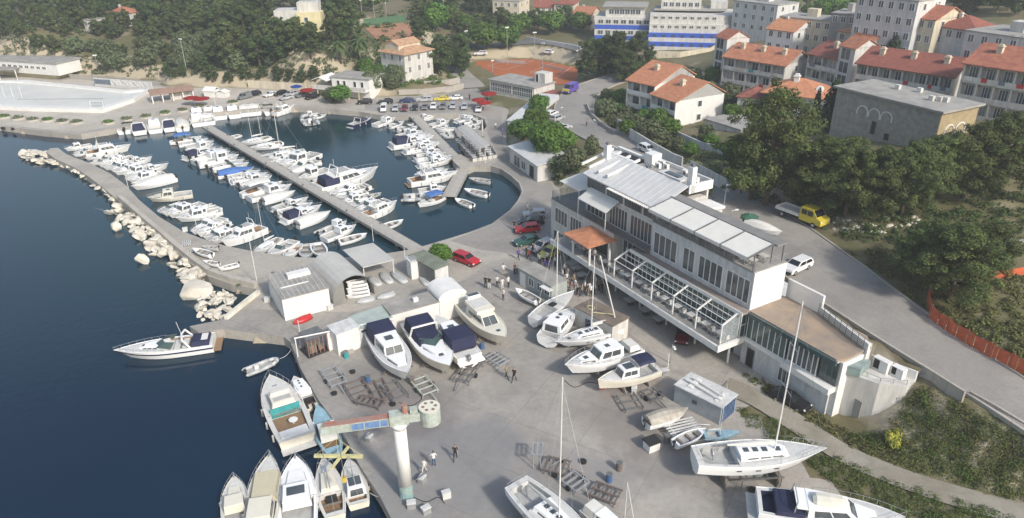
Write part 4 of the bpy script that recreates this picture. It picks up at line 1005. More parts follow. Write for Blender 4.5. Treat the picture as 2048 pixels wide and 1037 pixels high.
# courts
for nm,P,z,m in (('clay_court',[(937,120),(968,110),(1040,105),(1100,112),(1155,125),(1156,168),(1095,170),(1040,165),(985,155),(938,146)],2.0,M_CLAY),('upper_clay_court',[(728,54),(812,45),(850,78),(764,90)],10.0,mat('pale clay',(.42,.21,.12),.9,.2,.3))):
 sheet(nm,pts_xy(P,z),z,m)
mb=MB()
def strip(mb,a,b,z,w=.09):
 a,b=Vector(a),Vector(b);d=(b-a).normalized();n=Vector((-d.y,d.x,0))*w
 mb.add([(a-n).xy[:]+(z,),(b-n).xy[:]+(z,),(b+n).xy[:]+(z,),(a+n).xy[:]+(z,)],[(0,1,2,3)])
for A,B in (((975,132),(1030,117)),((1030,117),(1068,122)),((1068,122),(1010,140)),((1010,140),(975,132)),((1060,145),(1110,125)),((1110,125),(1145,133)),((1145,133),(1110,158)),((1110,158),(1060,145))):
 strip(mb,W(*A,2),W(*B,2),2.006,.05)
struct('court_lines',mb,M_WHITE)
for A,B,lab in (((992,126),(1052,130),'tennis net on the left clay court'),((1082,134),(1130,145),'tennis net on the right clay court')):
 a,b=W(*A,2),W(*B,2);r=thing('tennis_net',lab,'net',a,math.atan2((b-a).y,(b-a).x));L=(b-a).length
 MB().box(0,-.01,.1,L,.01,.95).build('mesh_screen',M_GLASSM,r);MB().box(0,-.02,.95,L,.02,1.02).build('tape',M_WHITE,r)
 for x in (0,L):MB().tube((x,0,0),(x,0,1.1),.05).build('post',M_STEEL,r)
a,b=W(728,54,10),W(812,45,10)
fm=MB();fm.hexa([a,b,b+Vector((0,.05,0)),a+Vector((0,.05,0))],[p+Vector((0,0,2.4)) for p in (a,b,b+Vector((0,.05,0)),a+Vector((0,.05,0)))])
tag(fm.build('court_fence',mat('green windbreak',(.07,.15,.08),.9,.2,1)),'green windbreak fence along the back of the upper clay court','fence')
# ---------------------------------------------------------------- swimming pool
pr=thing('swimming_pool','large outdoor pool with very pale water and raised white rims','pool',W(180,205,1.2),0)
pc=Vector(pr.location)
inner=[p for p in pts_xy([(-160,160),(0,163),(45,164),(250,184),(290,180),(262,196),(200,214),(60,211),(0,208),(-160,204)],2.1)]
outer=pts_xy([(-160,156),(0,160),(50,160),(250,180),(300,178),(268,198),(204,219),(60,216),(0,213),(-160,209)],2.1)
mb=MB()
for i in range(len(inner)):
 j=(i+1)%len(inner);a,b,c,d=[(p[0]-pc.x,p[1]-pc.y) for p in (inner[i],inner[j],outer[j],outer[i])]
 mb.hexa([(*a,0),(*b,0),(*c,0),(*d,0)],[(*a,.9),(*b,.9),(*c,.9),(*d,.9)])
mb.build('rim',M_WHITE,pr)
M_POOL=mat('pale pool water',(.66,.66,.61),.4,.12,.15)
mb=MB();mb.prism([(p[0]-pc.x,p[1]-pc.y) for p in inner],.02,.55);mb.build('water',M_POOL,pr)
ln=MB().box(-.0,-.06,.56,22,.06,.62).mesh('lane_rope',M_STEEL)
q=W(35,199,1.8);place(ln,'lane_rope',pr,(q.x-pc.x,q.y-pc.y,0),-.02)
for i in range(3):q=W(10+17*i,196,2.0);MB().tube((q.x-pc.x,q.y-pc.y,.5),(q.x-pc.x-.6,q.y-pc.y+1,3.6),.07,.05,5).build('lane_post',M_METAL,pr)
gl=thing('water_polo_goal','water polo goal frame standing at the near rim of the pool','goal',W(194,214,2.1),-.1)
mb=MB();mb.box(-1.7,0,0,-1.6,.1,1.4);mb.box(1.6,0,0,1.7,.1,1.4);mb.box(-1.7,0,1.3,1.7,.1,1.4);mb.build('frame',M_WHITE,gl);MB().box(-1.6,.5,0,1.6,.53,1.3).build('net',M_GLASSM,gl)
sg=thing('painted_wall','grey poolside wall with white looping graffiti and a dark blue strip','wall',W(190,172,1.2),math.atan2((W(305,181,1.2)-W(190,172,1.2)).y,(W(305,181,1.2)-W(190,172,1.2)).x))
L=(W(305,181,1.2)-W(190,172,1.2)).length
MB().box(0,0,0,L,.3,2.2).build('wall',M_GREYW,sg);MB().box(.1,-.03,.6,L*.3,0,1.9).build('blue_strip',M_GREYB,sg)
g=MB()
for i in range(7):
 cx=L*(.34+i*.09);rad=.75 if i%2==0 else .5
 pts=[(cx+rad*math.cos(t*math.pi/5)*(1+.2*(i%3)),-.03,1.25+rad*math.sin(t*math.pi/5)) for t in range(0,10 if i%3 else 8)]
 g.path(pts,.1,4)
g.build('graffiti_lettering',M_WHITE,sg)
# shelter between pool and quay
r,w,h=site('open_shelter','open sided shelter with a brown tiled roof at the end of the pool','shelter',(302,186),(384,176),4.0)
gable_roof(r,0,0,w,4.5,h-.4,.8,mat('brown tiles',(.30,.20,.15),.9,.3,1),'x',.3)
for i in range(5):
 for y in (.1,4.3):MB().box(w*i/4-.12,y,0,w*i/4+.12,y+.2,h-.4).build('post',M_WHITE,r)
MB().box(w*.45,1.5,0,w,4.2,2.0).build('bar_counter',M_WHITE2,r)
r,w,h=site('white_kiosk','pair of white sailcloth kiosks beside the quayside parking','kiosk',(405,176),(447,178),3.6)
MB().box(0,0,0,w*.5,2.5,h-.6).build('wall',M_WHITE,r);gable_roof(r,0,0,w*.5,2.5,h-.6,.7,M_WHITE,'x',.2);MB().box(w*.55,.3,0,w,2.2,h-1).build('wall',M_WHITE,r);gable_roof(r,w*.55,.3,w,2.2,h-1,.5,M_WHITE,'y',.2)
# walls and gardens along the hill road
def rwall(lab,P,h,m,t=.25,name='garden_wall'):
 mb=MB();Q=[WT(u,v) for u,v in P]
 for a,b in zip(Q[:-1],Q[1:]):
  d=(b-a);d.z=0;d.normalize();n=Vector((-d.y,d.x,0))*t;lo=Vector((0,0,-1.2));hi=Vector((0,0,h))
  mb.hexa([a+lo,b+lo,b+n+lo,a+n+lo],[a+hi,b+hi,b+n+hi,a+n+hi])
 return tag(mb.build(name,m),lab,'wall')
rwall('low curved wall on the right edge of the bending hill road',[(1172,212),(1180,232),(1200,252),(1228,270)],.8,M_CONC)
rwall('pale roadside wall left of the gate opening',[(1228,258),(1248,266)],2.2,M_WHITE2)
rwall('long pale garden wall climbing beside the hill road',[(1258,278),(1300,305),(1342,330),(1362,338)],2.0,M_WHITE2)
rwall('pale roadside wall behind the dark gate, towards the pines',[(1378,345),(1420,368),(1456,388)],2.0,M_WHITE2)
rwall('low white wall around the garden below the orange roof',[(1335,270),(1400,300),(1462,315)],1.4,M_GREYW)
rwall('rubble stone wall on the right edge under the trees',[(1938,470),(1990,492),(2060,500)],1.0,M_ROCK,.5)
rwall('thin concrete kerb wall above the weedy slope',[(1936,792),(1990,822),(2060,865)],.5,M_CONC,.2)
rwall('concrete retaining strip behind the end of the clubhouse',[(1838,752),(1900,792),(1922,806)],1.2,M_CONC,.25)
r,w,h=site('walled_court','roofless grey walled court below the two stepped houses','building',(1342,262),(1408,272),6.0)
for x0,y0,x1,y1 in ((0,0,w,.25),(0,.25,.25,7),(w-.25,.25,w,7),(.25,6.75,w-.25,7)):MB().box(x0,y0,0,x1,y1,h).build('wall',M_GREYW,r)
# ================================================================== TREES AND PLANTS
def cards(name,centers,radii,per,size,m,aspect=1.0,seed=0,flat=.6,shell=.55,up=0.0):
 """leaf or needle tufts as many small faces spread through the puffs of a crown"""
 g=np.random.default_rng(seed);C=[];S=[]
 centers=np.array(centers,float);radii=np.array(radii,float)
 if radii.ndim==1:radii=np.stack([radii,radii,radii*flat],1)
 vol=radii.prod(1)**(2/3);cnt=np.maximum(3,(vol/vol.sum()*per).astype(int))
 P=[];Nn=[]
 for c,r,n in zip(centers,radii,cnt):
  d=g.normal(size=(n,3));d /= np.linalg.norm(d,axis=1)[:,None]
  k=shell+(1-shell)*g.random(n)**.5;k=k*(1+.12*g.normal(size=n))
  P.append(c+d*k[:,None]*r);Nn.append(d)
 P=np.concatenate(P);D=np.concatenate(Nn);n=len(P)
 nrm=D*1.1+g.normal(size=(n,3))*.42;nrm[:,2]+=.35+up;nrm /= np.linalg.norm(nrm,axis=1)[:,None]
 t=np.cross(nrm,g.normal(size=(n,3)));t /= np.linalg.norm(t,axis=1)[:,None];b=np.cross(nrm,t)
 s=size*(.6+.8*g.random(n))[:,None]
 q=np.stack([P-t*s-b*s*aspect*.5,P+t*s*.7-b*s*aspect,P+t*s+b*s*aspect*.6,P-t*s*.5+b*s*aspect],1).reshape(-1,3)
 me=bpy.data.meshes.new(name);me.vertices.add(4*n);me.vertices.foreach_set('co',q.ravel())
 me.loops.add(4*n);me.loops.foreach_set('vertex_index',np.arange(4*n));me.polygons.add(n)
 me.polygons.foreach_set('loop_start',np.arange(n)*4);me.polygons.foreach_set('loop_total',np.full(n,4));me.update();me.materials.append(m)
 return me
def trunk_mesh(h,r,limbs,lean=0.0,seed=0,th=.9):
 g=random.Random(seed);mb=MB();P=[Vector((0,0,-.5))];k=6
 for i in range(1,k+1):P.append(Vector((lean*h*(i/k)**1.5+g.uniform(-.02,.02)*h,g.uniform(-.02,.02)*h,h*th*i/k)))
 for i in range(k):mb.tube(P[i],P[i+1],r*(1-.75*i/k),r*(1-.75*(i+1)/k),7)
 for q in limbs:
  q=Vector(q);t=min(max(q.z/(h*th)-.15,.25),.95);i=int(t*k);a=P[i].lerp(P[min(i+1,k)],t*k-i)
  m_=a.lerp(q,.5)+Vector((0,0,-.03*h));mb.tube(a,m_,r*.35,r*.22,5);mb.tube(m_,q,r*.22,r*.08,4)
 return mb.mesh('trunk',M_BARK,True)
def pine(seed,h,w,per,size,m=None,low=.35,npf=26,lean=0.0):
 g=random.Random(seed);C=[];Rr=[];L=[]
 for i in range(npf):
  t=(i+.5)/npf;z=h*(low+(1-low)*t**.9)
  spread=w/2*(1-((t-.35)/.72)**2 if t>.35 else .75+.25*t/.35);spread=max(spread,.1*w)
  a=i*2.4+g.uniform(-.5,.5);rr_=spread*g.uniform(.35,.95) if t<.93 else 0
  c=(rr_*math.cos(a)+lean*z*.8,rr_*math.sin(a),z*1.0-g.uniform(0,.05)*h);C.append(c)
  q=w*g.uniform(.085,.15)*(1.0 if t<.8 else .8)*(1 if npf>30 else 1.25);Rr.append((q,q,q*g.uniform(.6,.95)))
  if i%2==0:L.append(c)
 # smaller outlying tufts make the outline ragged
 for i in range(npf):
  c=C[g.randrange(len(C[:npf]))];a=g.uniform(0,6.28);q=w*.07
  C.append((c[0]+math.cos(a)*w*.17,c[1]+math.sin(a)*w*.17,c[2]+g.uniform(-.03,.07)*h));Rr.append((q,q,q*.7))
 return trunk_mesh(h,max(.035*h,.12)*.8,L,lean,seed),cards('crown',C,Rr,per,size,m or M_PINE,.45,seed,shell=.5,up=.25)
def broad(seed,h,w,per,size,m,low=.25,npf=18):
 g=random.Random(seed);C=[];Rr=[];L=[]
 for i in range(npf):
  t=(i+.5)/npf;ph=math.acos(1-2*t);a=i*2.4;k=g.uniform(.5,.78)
  c=(w/2*math.sin(ph)*math.cos(a)*k,w/2*math.sin(ph)*math.sin(a)*k,h*(low+(1-low)*(.5-.36*math.cos(math.pi-ph)*-1*-1)))
  C.append(c);q=w*g.uniform(.15,.24);Rr.append((q,q,q*.85))
  if i%3==0:L.append(c)
 return trunk_mesh(h,.03*h,L,0,seed,.6),cards('crown',C,Rr,per,size,m,.8,seed,shell=.6)
TR={}
for i in range(4):TR['pn%d'%i]=pine(11+i,10,8.2,24000,.115,M_PINE,.2+.06*(i%2),44,[0,.08,-.06,.04][i])
for i in range(4):TR['pf%d'%i]=pine(31+i,8,6.4,2600,.30,M_PINE if i%2 else M_PINEB,.25,18,[0,.1,-.05,.05][i])
for i in range(2):TR['pm%d'%i]=pine(51+i,12,9.5,6500,.27,M_PINEB,.15,26)
for i in range(3):TR['bf%d'%i]=broad(61+i,6,6,1900,.28,M_LEAF)
for i in range(2):TR['bn%d'%i]=broad(71+i,5,5,5200,.15,M_LEAF)
for i in range(2):TR['ol%d'%i]=broad(81+i,4,4.6,1900,.2,M_OLIVE,.1)
def cone(seed,h,w,per,size,m,npf=16):
 g=random.Random(seed);C=[];Rr=[]
 for i in range(npf):
  t=(i+.3)/npf;q=w/2*(1-t)**.7*(1 if t>.12 else .8)+.12;C.append((g.uniform(-.1,.1)*q,g.uniform(-.1,.1)*q,h*(.06+.92*t)));Rr.append((q,q,h/npf*.9))
 return trunk_mesh(h,.1,[],0,seed,.5),cards('crown',C,Rr,per,size,m,.6,seed,shell=.7)
TR['cyp']=cone(91,7,1.8,2600,.12,M_CYP);TR['con']=cone(92,8,4.2,3600,.17,M_CYP)
def palm():
 g=random.Random(5);mb=MB()
 for i in range(30):
  a=i*2.4;el=.9-i*.055;P=[];L=2.6
  for k in range(6):t=k/5;P.append(Vector((math.cos(a)*L*t*math.cos(el*(1-t)),math.sin(a)*L*t*math.cos(el*(1-t)),5+L*t*math.sin(el)-1.9*t*t)))
  sd=Vector((-math.sin(a),math.cos(a),0))
  for k in range(5):
   w0,w1=.42*(1-abs(k/5-.4)),.42*(1-abs((k+1)/5-.4)) if k<4 else .03
   for s_ in (-1,1):mb.add([P[k],P[k+1],P[k+1]+sd*w1*s_+Vector((0,0,-.12)),P[k]+sd*w0*s_+Vector((0,0,-.12))],[(0,1,2,3)])
 return MB().tube((0,0,-.3),(0,0,5),.22,.16,8).mesh('trunk',M_BARK),mb.mesh('crown',M_PALM)
TR['palm']=palm()
TH={'pn':10,'pf':8,'pm':12,'bf':6,'bn':5,'ol':4,'cy':7,'co':8,'pa':6}
def tree(key,p,h,label,cat='tree',group=None,name=None,wide=1.0,rot=None):
 tm,cm=TR[key];s=h/TH[key[:2]]
 r=thing(name or {'pn':'pine_tree','pf':'pine_tree','pm':'pine_tree','cy':'cypress_tree','co':'conifer_tree','pa':'palm_tree','ol':'olive_bush'}.get(key[:2],'leafy_tree'),label,cat,p,rnd.uniform(0,6.28) if rot is None else rot,group)
 r.scale=(s*wide,s*wide,s)
 place(tm,'trunk',r);place(cm,'crown',r);return r
def poly_px(u,v,P):return bool(inside(np.array([float(u)]),np.array([float(v)]),P)[0])
TAKEN=[]
def forest(P,n,keys,hr,mind,label,group,seed,cat='tree',avoid=None,steep=1.2):
 g=random.Random(seed);us=[p[0] for p in P];vs=[p[1] for p in P];k=0;made=[]
 for _ in range(n*25):
  if k>=n:break
  u=g.uniform(min(us),max(us));v=g.uniform(min(vs),max(vs))
  if not poly_px(u,v,P) or (avoid and any(abs(u-a[0])<a[2] and abs(v-a[1])<a[3] for a in avoid)):continue
  p=WT(u,v)
  if any((p.x-q[0])**2+(p.y-q[1])**2<mind*mind for q in TAKEN):continue
  sl=abs(T(p.x+2,p.y)-T(p.x-2,p.y))+abs(T(p.x,p.y+2)-T(p.x,p.y-2))
  if sl>steep*4:continue
  TAKEN.append((p.x,p.y));k+=1
  made.append((v,u,tree(keys[g.randrange(len(keys))],p,g.uniform(*hr),label,cat,group,wide=g.uniform(.9,1.25))))
 made.sort(key=lambda q:q[0]);nb=max(1,-(-len(made) // 22));nm={1:[''],2:[' in the back',' in front'],3:[' at the back',' in the middle',' in front'],4:[' at the very back',' in the second row',' in the third row',' in front']}[min(nb,4)]
 per=-(-len(made) // len(nm));sh=' '.join(label.split()[:9])
 for b in range(len(nm)):
  for i,(v_,u_,o) in enumerate(sorted(made[b*per:(b+1)*per],key=lambda q:q[1])):o['label']=f"{sh}, {ORD[i]} from left{nm[b]}"
AV=[(231,36,22,10),(175,44,14,8),(600,52,60,34),(810,120,58,34),(690,165,60,30),(770,66,55,26),(690,112,50,10),(170,75,25,12),(240,95,30,14),(70,80,16,12)]
forest([(0,25),(60,-6),(470,-8),(470,60),(250,75),(60,62),(0,80)],78,['pf0','pf1','pf2','pf3'],(6,9.5),4.6,'dark pine in the wood atop the left hill','pines on the left hill',1,avoid=AV,steep=3)
forest([(20,40),(160,46),(200,60),(150,78),(40,76)],18,['pf0','pf3','pf2'],(4,6),4.2,'pine on the low shoulder left of the white house','pines on the low left shoulder',16,avoid=AV,steep=4)
forest([(40,70),(130,95),(270,85),(370,70),(440,90),(420,148),(330,145),(160,138),(60,95)],26,['pf0','pf1','ol0'],(3,5.5),4.5,'small pine or bush on the cliff above pool','growth on the pale cliff',2,avoid=AV,steep=4)
forest([(420,30),(720,-8),(720,90),(640,120),(560,150),(430,140)],62,['pf0','pf1','pf2','pf3'],(6.5,9.5),4.4,'pine on the slope between yellow house and quay','pines on the middle slope',3,avoid=AV,steep=3)
forest([(330,120),(640,118),(640,168),(560,172),(330,165)],44,['pf0','ol0','pf2','ol1'],(3,5.2),3.1,'tree on the shore bank below the pine wood','trees on the shore bank',17,avoid=AV,steep=9)
forest([(150,60),(420,55),(420,80),(150,84)],24,['pf0','pf1','pf3'],(4.5,7),3.6,'pine on the cliff rim above the pool','pines on the cliff rim',18,avoid=AV,steep=9)
forest([(470,110),(640,110),(650,160),(520,172),(430,158)],14,['ol0','ol1','bf0','pf1'],(3,5),4,'bush at the wooded slope foot near the quay','bushes below the wooded slope',4,avoid=AV)
forest([(720,-8),(985,-8),(1060,60),(960,92),(880,90),(860,60),(830,95),(790,95),(720,45)],46,['pf0','pf1','pf2','pf3','bf0'],(6,9),4.8,'dark tree in the grove behind the beige villa','trees behind the villa',5,avoid=AV+[(790,40,45,30)],steep=3)
forest([(1430,60),(1530,40),(1540,20),(1700,8),(1740,40),(1620,50),(1520,95),(1440,100)],18,['bf0','bf1','bf2'],(4,6),4.5,'bright green tree between hotel and red roofed houses','green trees between hotel and houses',6)
forest([(1480,-5),(1720,-12),(1730,8),(1600,20)],10,['bf0','pf3','bf2'],(5,7),5,'green tree at top edge behind the grey flats','trees behind the grey flats',7)
forest([(1840,-8),(2070,-8),(2070,34),(1900,26)],30,['pm0','pf2','bf1'],(6,9),5,'dark tree at top right corner behind the houses','trees behind the right hand houses',8)
forest([(1355,165),(1425,170),(1440,205),(1480,215),(1470,245),(1395,225)],10,['bf1','ol0','bf0','pf2'],(3,5.5),4,'garden tree between stepped houses and long balcony block','garden trees below the balcony block',9)
forest([(1185,190),(1240,200),(1330,250),(1345,275),(1290,290),(1230,262),(1190,225)],20,['ol0','ol1','bf0'],(2.2,4),3.2,'low bush in the garden inside the road bend','bushes inside the road bend',10)
forest([(1440,270),(1480,300),(1470,350),(1370,320),(1300,285)],9,['ol0','bf2'],(2,3.2),4,'small tree in the garden near the annex','small garden trees by the annex',11)
forest([(728,145),(795,150),(800,178),(745,185)],14,['bf0','bf2','ol1'],(3,5),3.6,'green bush in the garden before the beige villa','bushes in front of the villa',12)
forest([(860,165),(935,150),(925,120),(870,125)],7,['pf0','pf2'],(6.5,8.5),4.2,'dense dark tree between beige villa and clay courts','dark trees right of the villa',13)
forest([(1560,-60),(2060,-60),(2060,-8),(1560,-8)],60,['pf0','pf2','bf1','pf3'],(7,10),6,'tree in the distant belt behind the upper right houses','distant trees at the upper right',14)
forest([(1000,-60),(1560,-60),(1560,-20),(1000,-20)],50,['pf0','pf2','bf1','pf3'],(6,9),7,'tree in the distant belt behind the hotel','distant trees behind the hotel',15)
# trees that can be told apart
for key,u,v,h,wd,lab in (
 ('bf0',968,102,8.2,1.25,'large round bright green tree left of the clay courts, with a bench below'),('bf1',1018,100,7.2,1.1,'round bright green tree directly behind the left clay court'),('bf2',1102,70,7.5,1.2,'lone round green tree below the dark red roofed house'),
 ('pm0',1196,152,9.5,1.0,'leftmost of the tall dark pines over the road bend'),('pm1',1232,150,11,1.2,'broad tall dark pine in the middle of the road bend clump'),('pm0',1272,148,10.5,1.1,'tall dark pine at the hotel side of the road bend clump'),('pm1',1250,164,8,1.1,'dark pine leaning over the road beside the stepped houses'),
 ('pf1',1175,122,6.5,1.2,'dark tree left of the hotel front'),('pf3',1170,160,7,1.1,'small brownish tree right beside the clay courts'),('pf0',1215,110,6,1.2,'dark tree hiding the foot of the hotel'),
 ('bf1',1040,72,7,1.3,'green tree in front of the cream apartment block'),('pf0',1075,60,7,1.3,'dark tree hiding the foot of the dark red roofed house'),('pf2',1130,58,7.5,1.3,'dark tree below the brown roofed house'),('bf0',1160,66,6.5,1.2,'green tree between the orange roofed house and the street'),('pf1',1005,66,8,1.2,'tall dark tree left of the cream apartment block'),('bf2',1415,84,6,1.3,'bright green tree standing against the white hotel wall'),
 ('palm',682,128,6.5,1.1,'left one of two palms on the terrace above the white seaside house'),('palm',722,126,7,1.1,'right one of two palms, next to the villa'),
 ('bn0',882,530,2.9,1.3,'bright green leafy tree beside the dark container in the yard'),('bf0',683,208,4.5,1.2,'large olive green bush on the quay left of the car park'),('ol1',664,205,3.6,1.2,'brownish green bush overhanging the inner harbour quay'),
 ('bn1',1072,262,4.6,1.3,'green tree between the long shed and the hill road'),('bf1',1042,282,4.2,1.4,'spreading green tree right behind the white cabin'),('bn0',1104,318,6.2,1.3,'tall green tree right of the white cabin roof'),('bf0',1092,298,5,1.4,'dark green tree above the white cabin, beside the road'),
 ('bn1',1078,232,4.6,1.0,'yellowish green tree next to the red terrace of the pavilion'),('ol0',1148,342,4.2,1.0,'thin leafy tree growing beside the open roof of the clubhouse'),('ol1',1122,352,3.6,1.1,'grey green tree on the bank left of the clubhouse'),('bf2',1130,300,3.6,1.2,'bush on the road bank above the white cabin'),
 ('palm',1410,410,3.4,.8,'small palm on the pavement behind the clubhouse chimney'),('ol0',1183,310,3.4,.7,'small round street tree on the road left of the clubhouse'),
 ('cyp',1625,262,7.5,1.0,'slim dark cypress between the orange roofed house and the stone building'),('con',1655,262,9.0,1.0,'bushy dark conifer at the left corner of the stone building'),('con',1772,168,9.5,1.3,'pointed dark conifer rising above the roof of the stone building')):
 tree(key,WT(u,v),h,lab,wide=wd)
for key,u,v,h,wd,lab in (
 ('pn0',1530,412,16.5,.95,'tallest pine, leftmost of the row above the hill road'),('pn1',1500,402,9.0,1.1,'pine leaning to the road at the left end of the row'),('pn2',1628,428,10.5,.95,'second large pine from the left, above the yellow truck'),
 ('pn3',1590,400,8.2,.9,'pine hiding the orange roofed house, behind the yellow truck'),('pn1',1690,430,9.9,1.15,'large pine in front of the left half of the stone building'), 
 ('pn2',1745,440,9.4,1.1,'pine right below the white arches of the stone building'),('pn3',1803,432,9.6,1.05,'broad pine before the right corner of the stone building'),('pn1',1855,415,9.2,1.2,'pine under the two side arches of the stone building'),
 ('pn0',1925,395,9.6,1.2,'large pine at the right, below the orange roofed block'),('pn2',1995,380,10.0,1.2,'pine at the right edge of the picture above the stone wall'),('pn3',1640,360,6.5,1.1,'pine in the second row below the dark conifer'),
 ('pn2',1900,600,8.5,1.35,'broad low pine standing alone by the orange mesh fence'),('pn0',1850,560,7.0,1.3,'rounded pine behind the road verge, left of the orange fence'),('pn1',1960,560,6.5,1.3,'low pine right of the lone broad one'),('pn3',1712,350,4.5,1.2,'pine behind the row, close to the stone building wall')):
 tree(key,WT(u,v),h,lab,wide=wd)
# undergrowth: nobody could count it
def scatter(name,P,n,size,m,seed,hgt=.5,z=0,clump=None,mind=None,asp=.8):
 g=random.Random(seed);C=[];Rr=[];us=[p[0] for p in P];vs=[p[1] for p in P]
 k=0
 while k<n:
  u=g.uniform(min(us),max(us));v=g.uniform(min(vs),max(vs))
  if not poly_px(u,v,P):continue
  k+=1;p=WT(u,v);q=size*g.uniform(.5,1.6);C.append((p.x,p.y,p.z+q*.25));Rr.append((q,q,q*hgt))
 return tag(place(cards(name,C,Rr,clump or n*18,.09 if not mind else mind,m,asp,seed,shell=.2,up=.2),name),kind='stuff')
M_WEED=mat('weeds',(.13,.15,.045),.8,.3,.12,col2=(.17,.155,.07),island=.45,spec=.2,trans=.25)
M_WEEDG=mat('green weeds',(.085,.13,.03),.8,.3,.15,col2=(.12,.15,.05),island=.4,spec=.2,trans=.25)
WEEDP=[(1830,770),(1925,812),(2080,900),(2080,1010),(1900,965),(1760,915),(1700,880),(1760,865),(1800,830)]
scatter('weeds',WEEDP,700,.42,M_WEED,1,.6,clump=24000,mind=.085,asp=.35)
scatter('weeds',WEEDP,260,.6,M_WEEDG,5,.8,clump=14000,mind=.085,asp=.4)
scatter('weeds',[(1475,812),(1560,845),(1650,900),(1780,965),(2080,1050),(2080,1100),(1850,1060),(1700,990),(1610,930),(1540,890),(1485,850)],560,.36,M_WEEDG,2,.6,clump=21000,mind=.08,asp=.35)
scatter('verge_grass',[(1478,745),(1540,772),(1640,830),(1730,885),(1780,930),(1700,895),(1620,850),(1530,790)],170,.28,M_WEED,3,.5,clump=5200,mind=.07)
scatter('roadside_growth',[(1690,505),(1760,545),(1830,600),(1900,650),(2060,720),(2060,560),(1900,520),(1800,500)],330,.5,M_WEED,4,.6,clump=13000,mind=.1)
scatter('roadside_growth',[(1480,385),(1600,440),(1700,480),(1850,500),(2060,470),(2060,380),(1800,330),(1600,300),(1480,290)],420,.7,M_PINEB,6,.6,clump=17000,mind=.12)
scatter('garden_growth',[(1180,185),(1245,195),(1340,262),(1480,300),(1470,360),(1370,330),(1270,282),(1200,245)],340,.55,M_OLIVE,7,.6,clump=11000,mind=.13)
scatter('bank_growth',[(1030,262),(1075,245),(1110,262),(1150,305),(1160,345),(1120,370),(1095,345),(1060,300)],200,.55,M_WEEDG,8,.7,clump=8000,mind=.13)
scatter('hill_growth',[(0,60),(130,90),(300,90),(470,100),(640,120),(740,100),(740,150),(640,165),(440,155),(160,150),(0,110)],520,.9,M_OLIVE,9,.6,clump=12000,mind=.24)
scatter('hill_growth',[(0,-5),(1000,-5),(1000,90),(640,110),(300,80),(0,60)],620,1.3,M_PINEB,10,.6,clump=16000,mind=.3)
scatter('slope_growth',[(740,100),(860,130),(930,130),(925,160),(860,172),(740,180)],200,.8,M_LEAF,11,.6,clump=7000,mind=.2)
scatter('slip_growth',[(430,568),(505,578),(490,598),(440,590)],26,.3,M_WEEDG,12,.5,clump=900,mind=.07)
sh=cards('yellow_shrub',[(0,0,.6),(.3,.2,.9),(-.25,.1,.8),(0,-.3,.4),(.1,.25,.3)],[.5,.4,.4,.45,.4],1700,.07,mat('yellow blossom',(.40,.37,.05),.8,.3,2,col2=(.16,.20,.03),island=.3),.6,3,flat=.9)
tag(place(sh,'yellow_shrub',None,WT(1783,890),0,1.2),'shrub in full yellow blossom among the weeds below the clubhouse end','shrub')
# ================================================================== BOATS (x forward, z = 0 at the waterline)
def hullf(L,B,F,D=.45,rake=.12,full=2.4,stern=.88,n=12,sheer=.35,round_=False):
 def w(t):return B/2*((1-((t-.42)/.58)**full) if t>.42 else stern+(1-stern)*(1-((.42-t)/.42)**2))
 def s(t):return F*(1+sheer*t**2.2+(.08*(1-t) if round_ else 0))
 def x(t,k):return-L/2+L*t*(1-rake*(1-k)*t)
 return w,s,x
def make_hull(root,L,B,F,m_top,m_bot,D=.45,rake=.14,full=2.4,stern=.88,sheer=.35,stripe=None,n=14,name='hull',keel=False):
 w,s,x=hullf(L,B,F,D,rake,full,stern,n,sheer);rings=[]
 zs=lambda t:[-D*(1-.75*t**3),-D*.25*(1-t),.06,None,None]
 mb=MB();sec=[]
 for i in range(n+1):
  t=i/n;W_=w(t);S=s(t);q=[(x(t,.0),0,-D*(1-.6*t**2)),(x(t,.12),.72*W_*(1-.35*t**2),-D*.35*(1-t)),(x(t,.25),.90*W_*(1-.22*t**2),.08),(x(t,.62),.97*W_*(1-.08*t**2),S*.55),(x(t,.75),.985*W_,S*.74),(x(t,1),W_,S),(x(t,1),max(W_-.07,0),S+.015),(x(t,1),max(W_-.09,0),S-.06)]
  sec.append(q)
 for side in (1,-1):
  R2=[[(p[0],p[1]*side,p[2]) for p in q] for q in sec]
  o=len(mb.v);k=len(R2[0])
  for r_ in R2:mb.v.extend(r_)
  for i in range(n):
   for j in range(k-1):
    a,b,c,d=o+i*k+j,o+i*k+j+1,o+(i+1)*k+j+1,o+(i+1)*k+j
    mb.f.append((a,b,c,d) if side>0 else (a,d,c,b))
    mb.m.append(1 if j<2 else (2 if (stripe is not None and j==3) else 0))
 q=sec[0];pts=[(p[0],p[1],p[2]) for p in q[:6]]+[(p[0],-p[1],p[2]) for p in q[5:0:-1]]
 mb.add(pts,[tuple(range(len(pts)))],0)
 h=mb.build(name,[m_top,m_bot,stripe or m_top],root,smooth=False)
 return h,w,s,x
